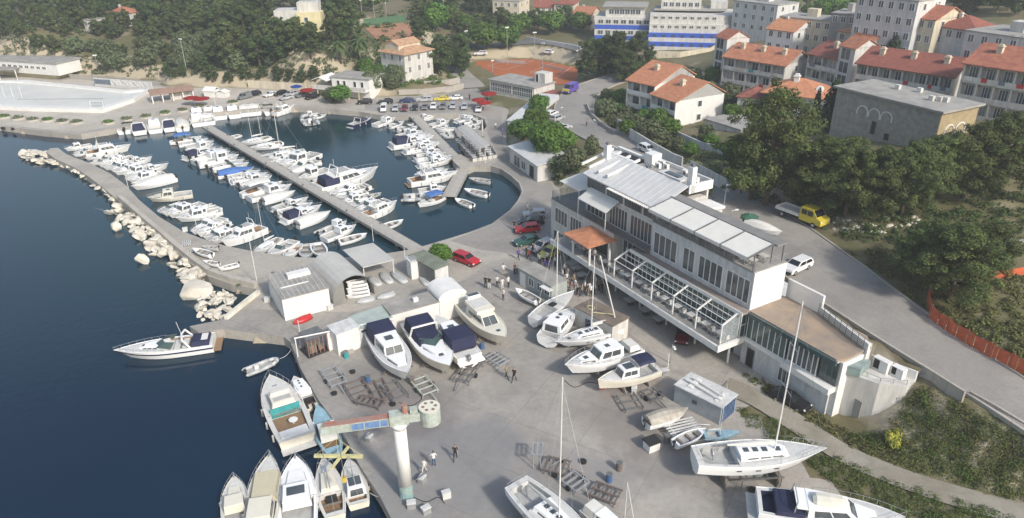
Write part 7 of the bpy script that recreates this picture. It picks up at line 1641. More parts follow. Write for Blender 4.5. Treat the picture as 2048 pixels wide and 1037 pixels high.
# yellow double cab truck
a,b=WTZ('S8',628,778),WTZ('S8',400,705);d=a-b;c=(a+b)/2;L=d.length;c.z=7.1
r=thing('flatbed_truck','yellow double cab truck with an empty white flatbed under the pines','truck',c,math.atan2(d.y,d.x));s=L/6.4;r.scale=(s,s,s)
mb=MB();R_=[]
for y in (-.95,-.9,.9,.95):R_.append([(x,y*(1 if z<1.3 else .9),z) for x,z in ((.2,.5),(.2,1.2),(.25,2.15),(1.9,2.15),(2.55,1.35),(3.15,1.15),(3.2,.5))])
mb.loft(R_);mb.build('cab',M_CAR['yellow'],r)
MB().patch([(2.55,-.85,1.37),(2.55,.85,1.37),(1.92,.83,2.13),(1.92,-.83,2.13)],.04,.96,.05,.93,.012).build('windscreen',M_CGL,r)
for sy in (-1,1):
 for x0 in (.45,1.3):MB().box(x0,sy*.93-.02,1.35,x0+.7,sy*.93+.02,1.95).build('side_window',M_CGL,r)
 MB().box(3.1,sy*.7-.15,.85,3.22,sy*.7+.15,1.02).build('headlight',M_LAMP,r)
 for x0 in (-2.2,2.2):w=place(WHL,'wheel',r,(x0,sy*.85,.36),None,1.15);place(RIM,'rim',w)
MB().box(-3.2,-1.0,.8,.12,1.0,.95).build('flatbed',M_WHITE,r);MB().box(-3.2,-1.0,.95,.12,-.95,1.2).box(-3.2,.95,.95,.12,1.0,1.2).box(-3.2,-.95,.95,-3.15,.95,1.2).build('side_board',M_WHITE,r);MB().box(-3.0,-.4,.5,3.0,.4,.78).build('chassis',M_STEEL,r)
# ================================================================== SHEDS, CONTAINERS AND THE CRANE
def shed(name,lab,cat,reg,A,B,h,depth,wall,roof,kind='flat',z=1.2,top=.2):
 a,b=WZ(reg,*A,z),WZ(reg,*B,z);d=b-a;r=thing(name,lab,cat,a,math.atan2(d.y,d.x));w=d.length
 MB().box(0,0,0,w,depth,h).build('wall',wall,r)
 if kind=='flat':MB().box(-.1,-.1,h,w+.1,depth+.1,h+.12).build('roof',roof,r)
 elif kind=='slope':MB().hexa([(-.15,-.15,h+.02),(w+.15,-.15,h+.02),(w+.15,depth+.15,h+top),(-.15,depth+.15,h+top)],[(-.15,-.15,h+.12),(w+.15,-.15,h+.12),(w+.15,depth+.15,h+top+.1),(-.15,depth+.15,h+top+.1)]).build('roof',roof,r)
 elif kind=='vault':
  mb=MB();n=10;R2=[]
  for y in (-.1,depth+.1):R2.append([(w/2-(w/2+.1)*math.cos(math.pi*i/n),y,h+top*math.sin(math.pi*i/n)) for i in range(n+1)])
  mb.loft(R2,0,True);mb.build('roof',roof,r)
 return r,w
r,w=shed('white_shed','large white shed with a grey ribbed roof at the head of the slip','shed','S4',(165,462),(462,382),2.9,7.2,M_WHITE,M_ROOFC,'flat')
rb=MB().box(-.03,0,3.02,.03,7.2,3.08).mesh('roof_rib',M_GREYW)
for i in range(9):place(rb,'roof_rib',r,(.4+i*(w-.8)/8,0,0))
MB().box(w*.35,4.5,3.03,w*.85,5.6,3.5).build('roof_light',M_WHITE,r);MB().box(w*.1,2.6,3.03,w*.7,2.75,3.12).build('pipe',M_WHITE,r)
# fabric hangar, open at its right end
a,b=WZ('S4',478,372,1.2),WZ('S4',745,288,1.2);d=b-a;r=thing('fabric_hangar','grey barrel vaulted fabric hangar with small boats racked in its mouth','hangar',a,math.atan2(d.y,d.x));w=d.length;n=14;R2=[]
for y in (0,2.8,5.6,8.4):R2.append([(w/2-w/2*math.cos(math.pi*i/n),y,3.5*math.sin(math.pi*i/n)**.85) for i in range(n+1)])
mb=MB();mb.loft(R2,0,False,False);mb.loft([[(w/2+(p[0]-w/2)*.98,p[1],p[2]*.98) for p in q] for q in R2],0,False,False);mb.build('roof',mat('grey sheeting',(.50,.49,.46),.7,.12,.6),r)
q=[(w/2-w/2*math.cos(math.pi*i/n),8.4,3.5*math.sin(math.pi*i/n)**.85) for i in range(n+1)];MB().poly(q).poly(q[::-1]).build('end_wall',M_GREYW,r)
q=[(x,0.02,z) for x,y,z in q if x<w*.3]+[(w*.3,.02,0)];MB().poly(q).poly(q[::-1]).build('end_panel',MATS['grey sheeting'],r)
MB().hexa([(w,3,2.5),(w+4.5,3,2.3),(w+4.5,9.5,2.3),(w,9.5,2.5)],[(w,3,2.62),(w+4.5,3,2.42),(w+4.5,9.5,2.42),(w,9.5,2.62)]).build('lean_to_roof',MATS['grey sheeting'],r)
for x_,y_ in ((w+.1,3.1),(w+4.3,3.1),(w+4.3,9.3)):MB().tube((x_,y_,0),(x_,y_,2.35),.06,None,5).build('post',M_WHITE,r)
for i in range(5):boat('open','S4',(560+8*(i%2),232+22*i),(690+6*i,205+22*i),f'small racing dinghy, {ORD[i]} down the rack in the hangar mouth',z=2.6-.35*i,zp=0,group='dinghies racked in the hangar mouth',wmul=.7)
for A,B,lab in (((625,345),(740,315),'upturned pale dinghy lying left on the ground before the hangar'),((757,318),(872,285),'upturned pale dinghy lying right on the ground before the hangar'),((850,145),(945,215),'long grey hull leaning beside the white box'),((780,150),(850,218),'grey dinghy hull between the hangar and the long grey hull'),((708,175),(775,232),'pale dinghy hull right outside the hangar mouth'),((1040,160),(1090,232),'grey upturned hull leaning on the dark container'),
  ((215,480),(330,430),'upturned red dinghy against the white shed wall')):
 a,b=WZ('S4',*A,1.3),WZ('S4',*B,1.3);c=(a+b)/2;d=a-b;L=d.length;mb=MB()
 mb.loft([[(x_*L/2,-w_,0),(x_*L/2,-w_*.8,.32*k),(x_*L/2,0,.48*k),(x_*L/2,w_*.8,.32*k),(x_*L/2,w_,0)] for x_,w_,k in ((-1,.45,.8),(-.6,.62,1),(0,.68,1.05),(.5,.52,1),(.85,.25,.8),(1,.04,.5))])
 hl=mb.mesh('hull',M_RED if 'red' in lab else M_GRPG,True);r=thing('upturned_dinghy',lab,'dinghy',(c.x,c.y,1.206),math.atan2(d.y,d.x));place(hl,'hull',r);MB().box(-L*.5,-.03,.4,L*.3,.03,.52).build('keel_strip',M_GRPG if 'red' not in lab else M_RED,r)
r,w=shed('shipping_container','dark framed container with a pale end wall next to the green tree','container','S4',(1135,245),(1228,207),2.6,5.5,M_STEEL,mat('mossy roof',(.20,.22,.17),.9,.3,1));MB().box(.12,-.05,.15,w-.12,-.01,2.45).build('end_panel',M_GREYW,r)
r,w=shed('white_cabinet','small white booth with slatted top left of the dark container','booth','S4',(985,195),(1040,182),2.5,1.8,M_WHITE,M_GREYW)
for i in range(5):MB().box(.15,.2+i*.3,2.63,w-.15,.32+i*.3,2.75).build('roof_slat',M_METAL,r)
r,w=shed('white_outbuilding','white workshop box, leftmost of the row along the boatyard edge','shed','S4',(512,688),(657,634),2.7,2.2,M_WHITE,M_GREYW);MB().box(w*.1,-.4,0,w*.6,-.02,.35).build('rubble_step',M_CONC,r)
r,w=shed('white_outbuilding','long low store with pale green roof behind the cabin boat','shed','S4',(657,632),(862,556),2.4,2.6,M_GREYW,mat('pale green roofing',(.38,.44,.41),.7,.2,1),'slope');MB().box(.2,-.3,2.0,w*.5,-.02,2.1).build('navy_awning',M_NAVYC,r)
r,w=shed('white_outbuilding','long white store with stained concrete roof behind the hauled cruisers','shed','S4',(864,555),(1168,468),2.7,2.8,M_WHITE,M_ROOFC);MB().box(w*.55,1.2,2.83,w*.65,1.6,3.3).build('vent',M_WHITE,r)
r,w=shed('white_outbuilding','tallest white store with rounded roof at the yard end of the row','shed','S4',(1170,467),(1340,418),3.0,3.4,M_WHITE,M_WHITE,'vault',top=.9)
r,w=shed('work_cage','rusty open work cage full of gear at the left end of the row','cage','S4',(322,708),(445,660),.15,2.2,M_STEEL,M_DARK)
for i in range(6):
 for y in (0,2.2):MB().tube((w*i/5,y,.2),(w*i/5,y,2.3),.04,None,4).build('bar',M_RUST,r)
MB().box(0,0,2.3,w,2.2,2.36).build('top_grating',M_STEEL,r);MB().box(.3,.4,.28,w*.5,1.5,1.3).box(w*.6,.5,.28,w-.3,1.7,.9).build('stacked_gear',M_WOOD,r);MB().box(w+.1,0,.02,w+1.1,.12,2.3).build('door_panel',M_WHITE,r)
a,b=WZ('S4',220,575,3.6),WZ('S4',862,447,3.8);r=thing('overhead_beam','long thin white beam carried over the row of sheds','beam',(a.x,a.y,1.2),math.atan2((b-a).y,(b-a).x));L=(b-a).xy.length
MB().tube((0,0,2.4),(L,0,2.6),.08,None,6).build('beam',M_WHITE,r)
for x_ in (.1,L-.1):MB().tube((x_,0,0),(x_,0,2.4),.07,None,6).build('post',M_WHITE,r)
r,w=shed('grey_hut','grey site hut with windows and a flat stained roof amid the crowd','hut','S3',(420,332),(618,448),2.3,2.6,mat('grey green panels',(.36,.40,.38),.7,.15,1),M_ROOFC)
for i,(x0,ww) in enumerate(((.32,.16),(.58,.14),(.80,.16))):putwin(r,'F',(w*x0,0,.8),w*ww,1.1,2,M_FRAME,M_GLASS)
MB().box(w*.05,-.06,.02,w*.22,-.01,2.0).build('door',M_WHITE,r);MB().box(w*.78,-.8,2.0,w+.4,-.01,2.07).build('porch_roof',M_WHITE,r)
r,w=shed('brown_container','white walled container with a brown roof behind the hauled boats','container','S3',(760,592),(985,712),2.6,2.7,M_WHITE2,mat('brown roof',(.20,.16,.13),.9,.3,1));MB().box(w*.3,-.06,.6,w*.42,-.01,1.9).build('purple_door',M_NAVYC,r)
mb=MB();mb.path([(w*.25+.5*math.cos(t),1.1+.4*math.sin(t),2.78) for t in [k*.7 for k in range(10)]],.05,4);mb.tube((w*.4,.4,2.8),(w*.75,1.8,2.8),.05);mb.build('hose',M_YELP,r)
r,w=shed('blue_container','grey container with blue end and a long mast lying on its roof','container','S7',(128,340),(378,468),2.0,2.8,mat('grey blue steel',(.40,.43,.44),.6,.25,1),M_GREYW); 
for i in range(9):MB().box(w+.01,.2+i*.28,.1,w+.06,.34+i*.28,1.95).build('blue_rib',M_BLUEM,r)
for i in range(7):MB().box(.5+i*w/7.5,-.04,1.5,.56+i*w/7.5,-.005,1.95).build('wall_strut',M_METAL,r)
MB().box(w*.4,-.05,1.0,w*.5,-.01,1.4).build('window',M_GLASS,r);MB().tube((w*.1,1.2,2.36),(w*.95,.6,2.36),.14,.06,6).tube((w*.15,1.9,2.32),(w*.9,1.3,2.32),.1,.06,6).box(w*.2,.5,2.13,w*.3,2.4,2.23).box(w*.8,.4,2.13,w*.86,2,2.23).build('laid_up_mast',M_WHITE,r)
r,w=shed('waste_bin','white bin with an open dark top at the edge of the yard','bin','S6',(1462,588),(1535,560),.9,1.0,M_WHITE,M_DARK)
# crane
cb=WZ('S5',1352,888,1.2);cr=thing('yard_crane','white column crane with a rusty red and blue arm and a drum at its end','crane',(cb.x,cb.y,1.2))
HC=ztop(cb,846)-1.2
mb=MB();mb.tube((0,0,0),(0,0,.75),.62,.5,14);mb.tube((0,0,.75),(0,0,1.3),.62,.56,14);mb.build('pedestal',mat('faded teal paint',(.16,.32,.34),.8,.4,3,col2=(.30,.34,.30)),cr,smooth=False)
MB().tube((0,0,1.3),(0,0,HC-.5),.56,.50,20).tube((0,0,HC-.5),(0,0,HC),.5,.72,20).build('column',M_WHITE,cr,smooth=True)
ta=WZ('S5',790,455,1.2+HC+.5);tb=WZ('S5',1480,360,1.2+HC+.5);da=Vector((ta.x-tb.x,ta.y-tb.y,0)).normalized();L1=(Vector((ta.x,ta.y,0))-Vector((cb.x,cb.y,0))).length;L2=(Vector((tb.x,tb.y,0))-Vector((cb.x,cb.y,0))).length
arm=place(None,'arm',cr,(0,0,0),math.atan2(da.y,da.x));bpy.data.objects.remove(arm)
an=math.atan2(da.y,da.x)
def cpart(name,mb,m):return mb.build(name,m,cr,None,an)
a_=MB();a_.box(.7,-.28,HC+.02,L1,.28,HC+.78);arm=cpart('arm',a_,M_CRPALE)
_s=MB().box(.9,.285,HC+.12,L1*.62,.31,HC+.68).build('blue_side_panel',M_CRBLUE,arm);MB().box(.6,-.29,HC+.79,L1*.97,.29,HC+.84).build('red_top_plate',M_RUST,arm)
for x_ in (.25,.45,.62,.8):MB().box(L1*x_-.04,.315,HC+.02,L1*x_+.04,.34,HC+.78).build('stiffener',M_CRPALE,arm)
cpart('turntable',MB().box(-.75,-.42,HC+.02,.75,.42,HC+1.0),M_CRPALE);cpart('counter_arm',MB().box(-L2,-.3,HC+.1,-.75,.3,HC+.85),M_CRPALE)
cpart('drum',MB().tube((-L2-.3,0,HC-.25),(-L2-.3,0,HC+1.15),.85,None,20),M_CRPALE)
lid=cpart('drum_lid',MB().tube((-L2-.3,0,HC+1.16),(-L2-.3,0,HC+1.2),.86,None,20),M_GRPC)
for i in range(6):MB().tube((-L2-.3+.5*math.cos(i*1.05),.5*math.sin(i*1.05),HC+1.2),(-L2-.3+.5*math.cos(i*1.05),.5*math.sin(i*1.05),HC+1.24),.13,None,8).build('vent_hole',M_WOOD,lid)
cpart('motor',MB().tube((-.5,.0,HC+1.0),(-.5,.0,HC+1.7),.27,.24,12),M_RUST);cpart('gearbox',MB().box(-1.5,-.25,HC+.9,-.9,.3,HC+1.25),M_CRPALE)
hk=MB();hk.tube((L1*.8,0,HC),(L1*.8,0,3.0),.03,None,4).tube((L1*.8,.12,HC),(L1*.8,.12,3.0),.03,None,4);cpart('cable',hk,M_STEEL);cpart('hook_block',MB().box(L1*.8-.15,-.1,2.6,L1*.8+.15,.22,3.05),M_YEL)
fr=MB();fr.tube((0.2,-.2,0),(-.8,-1.5,0),.1,.1,5);p=cb
# yellow spreader beam
a,b=WZ('S5',748,628,2.6),WZ('S5',1065,632,2.6);d=b-a;r=thing('spreader_beam','pale yellow cross shaped lifting beam hung over the moored boats','lifting beam',(a.x,a.y,2.6),math.atan2(d.y,d.x));L=d.length
MB().box(0,-.14,-.12,L,.14,.12).build('main_beam',M_YELP,r);MB().hexa([(L*.42,-1.6,-.1),(L*.47,-1.6,-.1),(L*.66,1.2,-.1),(L*.61,1.2,-.1)],[(L*.42,-1.6,.1),(L*.47,-1.6,.1),(L*.66,1.2,.1),(L*.61,1.2,.1)]).build('cross_beam',M_YELP,r)
for x_ in (.1,L*.5,L-.1):MB().tube((x_,0,.1),(L*.5,.1,1.9),.02,None,4).build('sling',M_YELP,r)
# ================================================================== YARD CLUTTER
def frame_thing(name,lab,cat,reg,A,B,wd,h,m,rails=2,cross=4,wheels=False,legs=True,r_=.06,z=1.206):
 a,b=WZ(reg,*A,z),WZ(reg,*B,z);d=b-a;L=d.length;r=thing(name,lab,cat,a,math.atan2(d.y,d.x));h0=h
 for i in range(rails):y=-wd/2+wd*i/(rails-1);MB().box(0,y-r_,h0-.1,L,y+r_,h0+.02).build('rail',m,r)
 for i in range(cross):x_=L*(i+.2)/(cross-.6);MB().box(x_-r_,-wd/2,h0-.13,x_+r_,wd/2,h0-.03).build('cross_bar',m,r)
 if legs:
  for x_ in (.2,L-.2):
   for y in (-wd/2,wd/2):MB().tube((x_,y,0),(x_,y,h0-.05),r_*.8,None,5).build('leg',m,r)
 if wheels:
  for y in (-wd/2-.12,wd/2+.12):w=place(WHL,'wheel',r,(L*.55,y,.28),None,.85)
  MB().tube((L,0,h0-.05),(L+1.3,0,.25),.06,None,5).build('drawbar',m,r)
 return r
for args in (('boat_trailer','long narrow boat trailer with pale side rails at the west quay','trailer','S4',(440,790),(520,900),1.6,.6,M_METAL,2,4,True),('boat_trailer','dark boat trailer standing empty behind the navy hooded cruiser','trailer','S4',(1400,745),(1300,880),1.7,.65,M_STEEL,3,4,True),
 ('boat_cradle','rusty steel frame beside the empty trailer in the left yard','frame','S4',(600,870),(680,985),2.0,.5,M_RUSTS,2,4),('boat_cradle','low reddish frame of rails near the crane arm','frame','S4',(740,860),(810,990),1.8,.35,M_RUSTS,3,3),('boat_cradle','pair of dark cradle rails in front of the cabin boat bow','frame','S4',(830,880),(920,985),1.7,.5,M_STEEL,2,3),
 ('boat_trailer','greenish trailer frame right of the crane drum','trailer','S4',(1020,850),(1110,950),1.7,.5,M_CRPALE,2,4,True),('boat_cradle','wire cage frame behind the walking couple','frame','S4',(1490,710),(1590,770),1.6,.8,M_METAL,2,5),('boat_cradle','small rusted cradle by the coiled gear next to the crane','frame','S4',(640,985),(800,1025),1.2,.5,M_RUSTS,2,5),
 ('boat_cradle','white steel rack standing behind the tall masted yacht','rack','S6',(640,650),(720,655),1.5,1.7,M_METAL,2,3),('boat_trailer','rusty multi part trailer beside the tall masted yacht','trailer','S6',(730,680),(900,720),1.7,.6,M_RUSTS,2,5,True),('boat_trailer','long grey trailer lying right of the tall masted yacht','trailer','S6',(880,760),(1000,850),1.6,.5,M_METAL,2,4,True),
 ('boat_cradle','dark cradle in front of the boat with the stained cover','frame','S6',(1290,190),(1360,300),1.8,.5,M_STEEL,2,3),('boat_trailer','small dark trailer behind the boat with the stained cover','trailer','S6',(1440,160),(1520,230),1.4,.5,M_STEEL,2,3,True),('flat_trailer','grey flat trailer carrying the small open boat','trailer','S6',(1590,470),(1800,420),2.2,.7,M_GREYW,7,2,True),
 ('boat_cradle','heap of steel cradle rails at the bottom edge by the boat with the awning','frame','S6',(1060,850),(1250,920),1.7,.5,M_RUSTS,3,4),('steel_cradle','heavy dark steel cradle beside the large sailing yacht','cradle','S7',(465,770),(700,755),2.0,1.0,M_STEEL,3,4)):frame_thing(*args)
MB().box(0,0,0,1,1,.04)
g=random.Random(4)
for i,(reg,x,y,lab) in enumerate((('S6',45,890,'small white pump box on the quay right of the crane'),('S5',1385,965,'grey box with hoses on the quay edge below the crane'),('S5',1480,1000,'stack of crates at the bottom of the quay'),('S3',1310,880,'heap of pallets beside the fishing boat with navy bimini'),('S4',50,335,'white crate beside the white shed'),('S4',455,385,'white planter tub at the shed corner'),('S6',1355,155,'pale plastic box behind the red bottomed boat'),('S5',1110,530,'low bollard block with bar on the quay'),('S5',1455,800,'steel winch block by the crane foot'),('Z5',1300,900,'round white drum on the breakwater path'))):
 p=WZ(reg,x,y,1.206);r=thing('storage_box',lab,'box',p,g.uniform(0,1.5));MB().box(-.35,-.25,0,.35,.25,.55).build('body',M_BOTTLE if 'white' in lab or 'pale' in lab else M_METAL,r);MB().box(-.38,-.28,.55,.38,.28,.62).build('lid',M_GREYW,r)
 if 'bar' in lab or 'winch' in lab:MB().tube((-.9,.3,.7),(.9,-.3,.75),.05,None,5).build('bar',M_STEEL,r)
for i,(reg,x,y,lab) in enumerate((('S4',700,860,'by the rusty frame in the left yard'),('S4',985,870,'between the two hooded cruisers'),('S3',560,660,'at the stern of the glazed wheelhouse boat'),('S3',1180,860,'behind the navy bimini'),('S6',1180,780,'beside the long grey trailer'),('S6',1250,700,'right of the tall masted yacht'),('S7',90,560,'left of the flat trailer'),('S4',560,700,'before the white workshop box'),('S4',1440,640,'near the wire cage'))):
 p=WZ(reg,x,y,1.206);r=thing('oil_drum','small drum standing '+lab,'drum',p);MB().tube((0,0,0),(0,0,.85),.28,None,12).build('body',(M_BLUEM,M_RUSTS,M_STEEL,M_TEAL)[i%4],r);MB().tube((0,0,.85),(0,0,.87),.29,None,12).build('rim',M_STEEL,r)
for i,(reg,x,y,lab) in enumerate((('S4',480,930,'by the narrow trailer at the quay'),('S4',860,1000,'near the crane drum'),('S6',1000,640,'before the tall masted yacht'),('S3',1080,900,'under the white cabin cruiser bow'),('S7',560,820,'beside the heavy steel cradle'),('S4',600,790,'between the two left trailers'))):
 tag(place(WHL,'loose_tyre',None,WZ(reg,x,y,1.31),(1.57,0,0)),'black tyre lying flat '+lab,'tyre')
for reg,x,y,a,z,lab in (('S4',1010,700,.9,2.6,'against the navy hooded cruiser'),('S3',1090,800,2.4,2.7,'against the white cabin cruiser'),('S7',330,690,-1.3,3.0,'against the large sailing yacht stern'),('S4',830,760,2.2,2.4,'against the leftmost cabin boat')):
 p=WZ(reg,x,y,1.206);r=thing('ladder','aluminium ladder leaning '+lab,'ladder',p,a);L=z
 for sy in (-.2,.2):MB().tube((0,sy,0),(.7,sy,L),.025,None,4).build('stile',M_METAL,r)
 for k in range(8):MB().tube((.7*(k+1)/9,-.2,L*(k+1)/9),(.7*(k+1)/9,.2,L*(k+1)/9),.018,None,4).build('rung',M_METAL,r)
for i,(P,lab) in enumerate(((('S4',[(1000,900),(1050,960),(980,1010),(900,990)]),'dark hose snaking from the crane drum across the yard'),(('S3',[(950,950),(850,930),(760,960),(700,920)]),'dark hose lying before the red bottomed boat'),(('S5',[(1400,900),(1480,930),(1560,900),(1600,940)]),'cable along the quay right of the crane foot'))):
 Q=catmull([WZ(P[0],x,y,1.23) for x,y in P[1]],5);tag(MB().path(Q,.035,5).build('hose',M_DECK if 'pale' in lab else M_BLACK),lab,'hose')
# boats and pallets lying on the breakwater path
for k,A,B,lab in (('open',(605,205),(725,240),'grey dinghy on a stand at the root of the breakwater'),('open',(672,285),(772,300),'white dinghy, middle one lying on the breakwater root'),('open',(775,335),(900,300),'long pale dinghy lying closest to the white shed'),('openg',(660,190),(770,195),'small grey dinghy lying by the quay edge')):boat(k,'Z8',A,B,lab,z=1.45,zp=0)
for i,(x,y) in enumerate(((560,165),(600,205),(1310,985))):
 p=WZ('Z8' if i<2 else 'Z5',x,y,1.206);r=thing('pallet',('pale wooden pallet, '+['first','second','third'][i]+' on the breakwater path'),'pallet',p,.5)
 for k in range(5):MB().box(-.6+k*.26,-.5,.1,-.45+k*.26,.5,.14).build('board',M_BOTTLE,r)
 MB().box(-.6,-.45,0,.75,-.35,.1).box(-.6,.35,0,.75,.45,.1).build('bearer',M_WOOD,r)
for i in range(2):
 p=WZ('Z8',1122+14*i,375,1.206);tag(MB().tube((0,0,0),(0,0,.9),.18,.1,8).build('gas_bottle',M_STEEL,None,p),['left','right'][i]+' one of two dark bottles behind the white shed','bottle')
# ================================================================== POLES AND LAMPS
def pole(reg,top,base,lab,cat='lamp post',head='lamp',r=.07,z=None):
 p=WTZ(reg,*base);u,v=pz(reg,*top);zt=min(max(ztop(p,v),p.z+2),p.z+14);h=zt-p.z
 o=thing({'lamp':'street_lamp',None:'pole','flood':'floodlight_mast'}[head],lab,cat,p,rnd.uniform(0,6));MB().tube((0,0,-.1),(0,0,h),r,r*.7,8).build('post',M_METAL if head else M_WHITE,o)
 if head=='lamp':MB().tube((0,0,h),(.7,0,h+.1),.04,None,5).build('arm',M_METAL,o);MB().box(.5,-.12,h+.02,1.1,.12,h+.14).build('lamp_head',M_WHITE,o)
 if head=='flood':MB().box(-.6,-.1,h-.2,.6,.1,h+.1).build('lamp_head',M_WHITE,o)
for t in (('S1',(1105,302),(1080,455),'street lamp behind the clubhouse beside the little palm'),('Z3',(1015,842),(1008,950),'street lamp inside the bend of the hill road'),('Z3',(795,742),(785,860),'street lamp beside the three cars on the hill road'),('Z3',(680,625),(677,702),'street lamp by the red pavilion terrace'),('Z2',(1745,422),(1747,500),'lamp between the pavilion and the dark trees'),
 ('Z1',(1550,425),(1580,500),'lamp at the foot of the pine slope'),('S3',(1360,700),(1345,815),'short lamp next to the dark red saloon'),('Z2',(1360,520),(1368,570),'lamp on the wall above the car park'),('S1',(1120,490),(1116,520),'small lamp on the road edge above the awnings')):pole(*t)
for t in (('Z3',(395,190),(397,455),'tall floodlight mast in the middle of the clay courts'),('Z3',(640,300),(640,490),'floodlight mast behind the pavilion roof hut'),('Z3',(588,225),(585,380),'floodlight mast before the tall grey wall'),('Z3',(880,350),(880,430),'floodlight at the corner of the clay courts near the pines'),('Z3',(110,215),(116,342),'mast left of the large round green tree'),('Z3',(290,420),(295,500),'short white mast at the left clay court'),
 ('Z2',(838,0),(850,172),'left floodlight mast at the upper clay court'),('Z2',(925,0),(931,140),'middle floodlight mast at the upper clay court'),('Z2',(1010,20),(1017,162),'right floodlight mast at the upper clay court'),('Z2',(1410,0),(1412,160),'mast in the trees behind the villa'),('Z1',(1240,270),(1302,545),'tall leaning mast at the cliff right of the pool'),('Z1',(210,362),(250,522),'mast before the swimming club building'),('Z1',(655,382),(686,500),'mast above the green bush behind the pool')):pole(*t,'mast','flood',.1)
for t in (('Z5',(860,482),(893,640),'white pole halfway along the breakwater'),('Z5',(1370,802),(1402,955),'white pole near the root of the breakwater'),('Z8',(940,125),(1020,415),'tallest white pole at the end of the breakwater parapet'),('Z6',(1432,862),(1445,1020),'white pole at the yard end of the long pontoon'),('S4',(240,470),(262,560),'thin white pole by the red dinghy'),('Z1',(1478,620),(1492,735),'white pole on the quay near the white kiosks'),('Z1',(855,640),(868,695),'short post at the pool corner'),
 ('Z7',(1000,375),(1002,470),'white pole at the front corner of the cafe'),('S4',(930,0),(940,62),'white pole behind the slatted booth'),('S3',(1325,815),(1327,850),'short post by the heap of pallets')):pole(*t,'pole',None,.055)
# ================================================================== CAFE, PARASOLS, FENCES
cf=thing('cafe_pavilion','open waterside cafe with a long pale canopy and white railings','cafe',WZ('Z7',905,455,1.2));P0=WZ('Z7',908,462,1.2);P1=WZ('Z7',1092,430,1.2);P2=WZ('Z7',975,225,1.2);P3=WZ('Z7',770,318,1.2)
ex=(WZ('Z7',960,360,4.0)-WZ('Z7',790,205,4.0));cf.location=WZ('Z7',790,205,1.2+2.7);cf.location.z=1.2;cf.rotation_euler=(0,0,math.atan2(ex.y,ex.x));L=ex.xy.length
mb=MB();R2=[[(x_,0,2.6),(x_,.9,2.95),(x_,2.2,3.1),(x_,2.2,3.0),(x_,.9,2.85),(x_,0,2.5)] for x_ in [L*i/6 for i in range(7)]];mb.loft(R2);mb.build('canopy',mat('grey canvas',(.44,.43,.41),.8,.1,1),cf)
for i in range(6):
 for y in (.05,2.15):MB().tube((L*i/5,y,0),(L*i/5,y,2.6),.05,None,5).build('post',M_WHITE,cf)
rl=thing('cafe_railing','low white panel railing around the front of the waterside cafe','railing',(0,0,0));Q=[Vector((p.x,p.y,1.2)) for p in (P3,P0,P1,WZ('Z7',1040,345,1.2))]
railing(rl,Q[:2],.8,1.4,3,M_STEEL,'railing_bars');pb=MB()
for a,b in zip(Q[1:-1],Q[2:]):
 n=5
 for i in range(n):p,q=a.lerp(b,(i+.06)/n),a.lerp(b,(i+.94)/n);MB().hexa([p,q,q+Vector((.03,.06,0)),p+Vector((.03,.06,0))],[x_+Vector((0,0,.65)) for x_ in (p,q,q+Vector((.03,.06,0)),p+Vector((.03,.06,0)))]).build('railing_panel',M_WHITE2,rl)
g=random.Random(9);k=0
for i in range(11):
 for j in range(3):
  p=P3.lerp(P0,(i+.5)/11).lerp(WZ('Z7',930,250,1.2).lerp(P1,(i+.5)/11),(j+.35)/3.0);p.z=1.206;a=g.uniform(0,3);lb=f'{ORD[i]} from back, {ORD[j]} row from water';table_set(p,a,'dark cafe table, '+lb,'tables on the cafe terrace')
  for q in range(2):c_=p+Vector((math.cos(a+q*3.1),math.sin(a+q*3.1),0))*.75;chair(c_,a+q*3.1-1.57,['left','right'][q]+' chair at the cafe table '+lb,'chairs on the cafe terrace')
for i in range(13):
 a=1.2+i*2.2;p=CL(a,1.7,4.49);table_set(p,C_ROT,f'terrace table on the clubhouse balcony, {ORD[i]} from the right end','tables on the clubhouse balcony')
 for s in (-1,1):chair(CL(a+.8*s,1.7,4.49),C_ROT+(1.57 if s>0 else-1.57),f'pale chair beside the {ORD[i]} balcony table, {"left" if s > 0 else "right"} side','chairs on the clubhouse balcony',True)
for i in range(7):
 for j in range(2):p=CL(1.2+i*2.1,4.9+j*1.6,12.23);table_set(p,C_ROT,f'roof deck table under the awnings, {ORD[i]} from the right, {["front", "back"][j]} row','tables on the roof deck');chair(CL(1.2+i*2.1+.75,4.9+j*1.6,12.23),C_ROT+1.57,f'roof deck chair under the awnings, {ORD[i]} from the right, {["front", "back"][j]} row','chairs on the roof deck')
for i,(reg,x,y) in enumerate((('S3',1100,455),('S3',1195,515),('S3',1275,570),('S3',745,230),('S3',770,260),('S3',800,300))):table_set(WZ(reg,x,y,1.21),.5,['left','middle','right','farthest','second farthest','third farthest'][i]+' pale table standing in the yard under the terrace edge','tables in the yard under the terrace').scale=(1.5,1.5,1)
def parasol(p,m,lab,h=2.4,rad=1.5,closed=False,cat='parasol'):
 r=thing('parasol',lab,cat,p);MB().tube((0,0,0),(0,0,h+.1),.035,None,6).build('pole',M_WHITE,r);mb=MB();n=8
 if closed:mb.tube((0,0,h*.35),(0,0,h*.9),.17,.12,8).tube((0,0,h*.9),(0,0,h*1.1),.12,.02,8)
 else:
  ring=[(rad*math.cos(i*math.pi/4),rad*math.sin(i*math.pi/4),h-.45) for i in range(n)]
  for i in range(n):mb.add([(0,0,h),ring[i],ring[(i+1)%n]],[(0,1,2),(2,1,0)])
  for i in range(n):a,b=ring[i],ring[(i+1)%n];mb.add([a,b,(b[0],b[1],b[2]-.2),(a[0],a[1],a[2]-.2)],[(0,1,2,3),(3,2,1,0)])
 mb.build('cloth',m,r);MB().box(-.3,-.3,0,.3,.3,.08).build('base',M_STEEL,r)
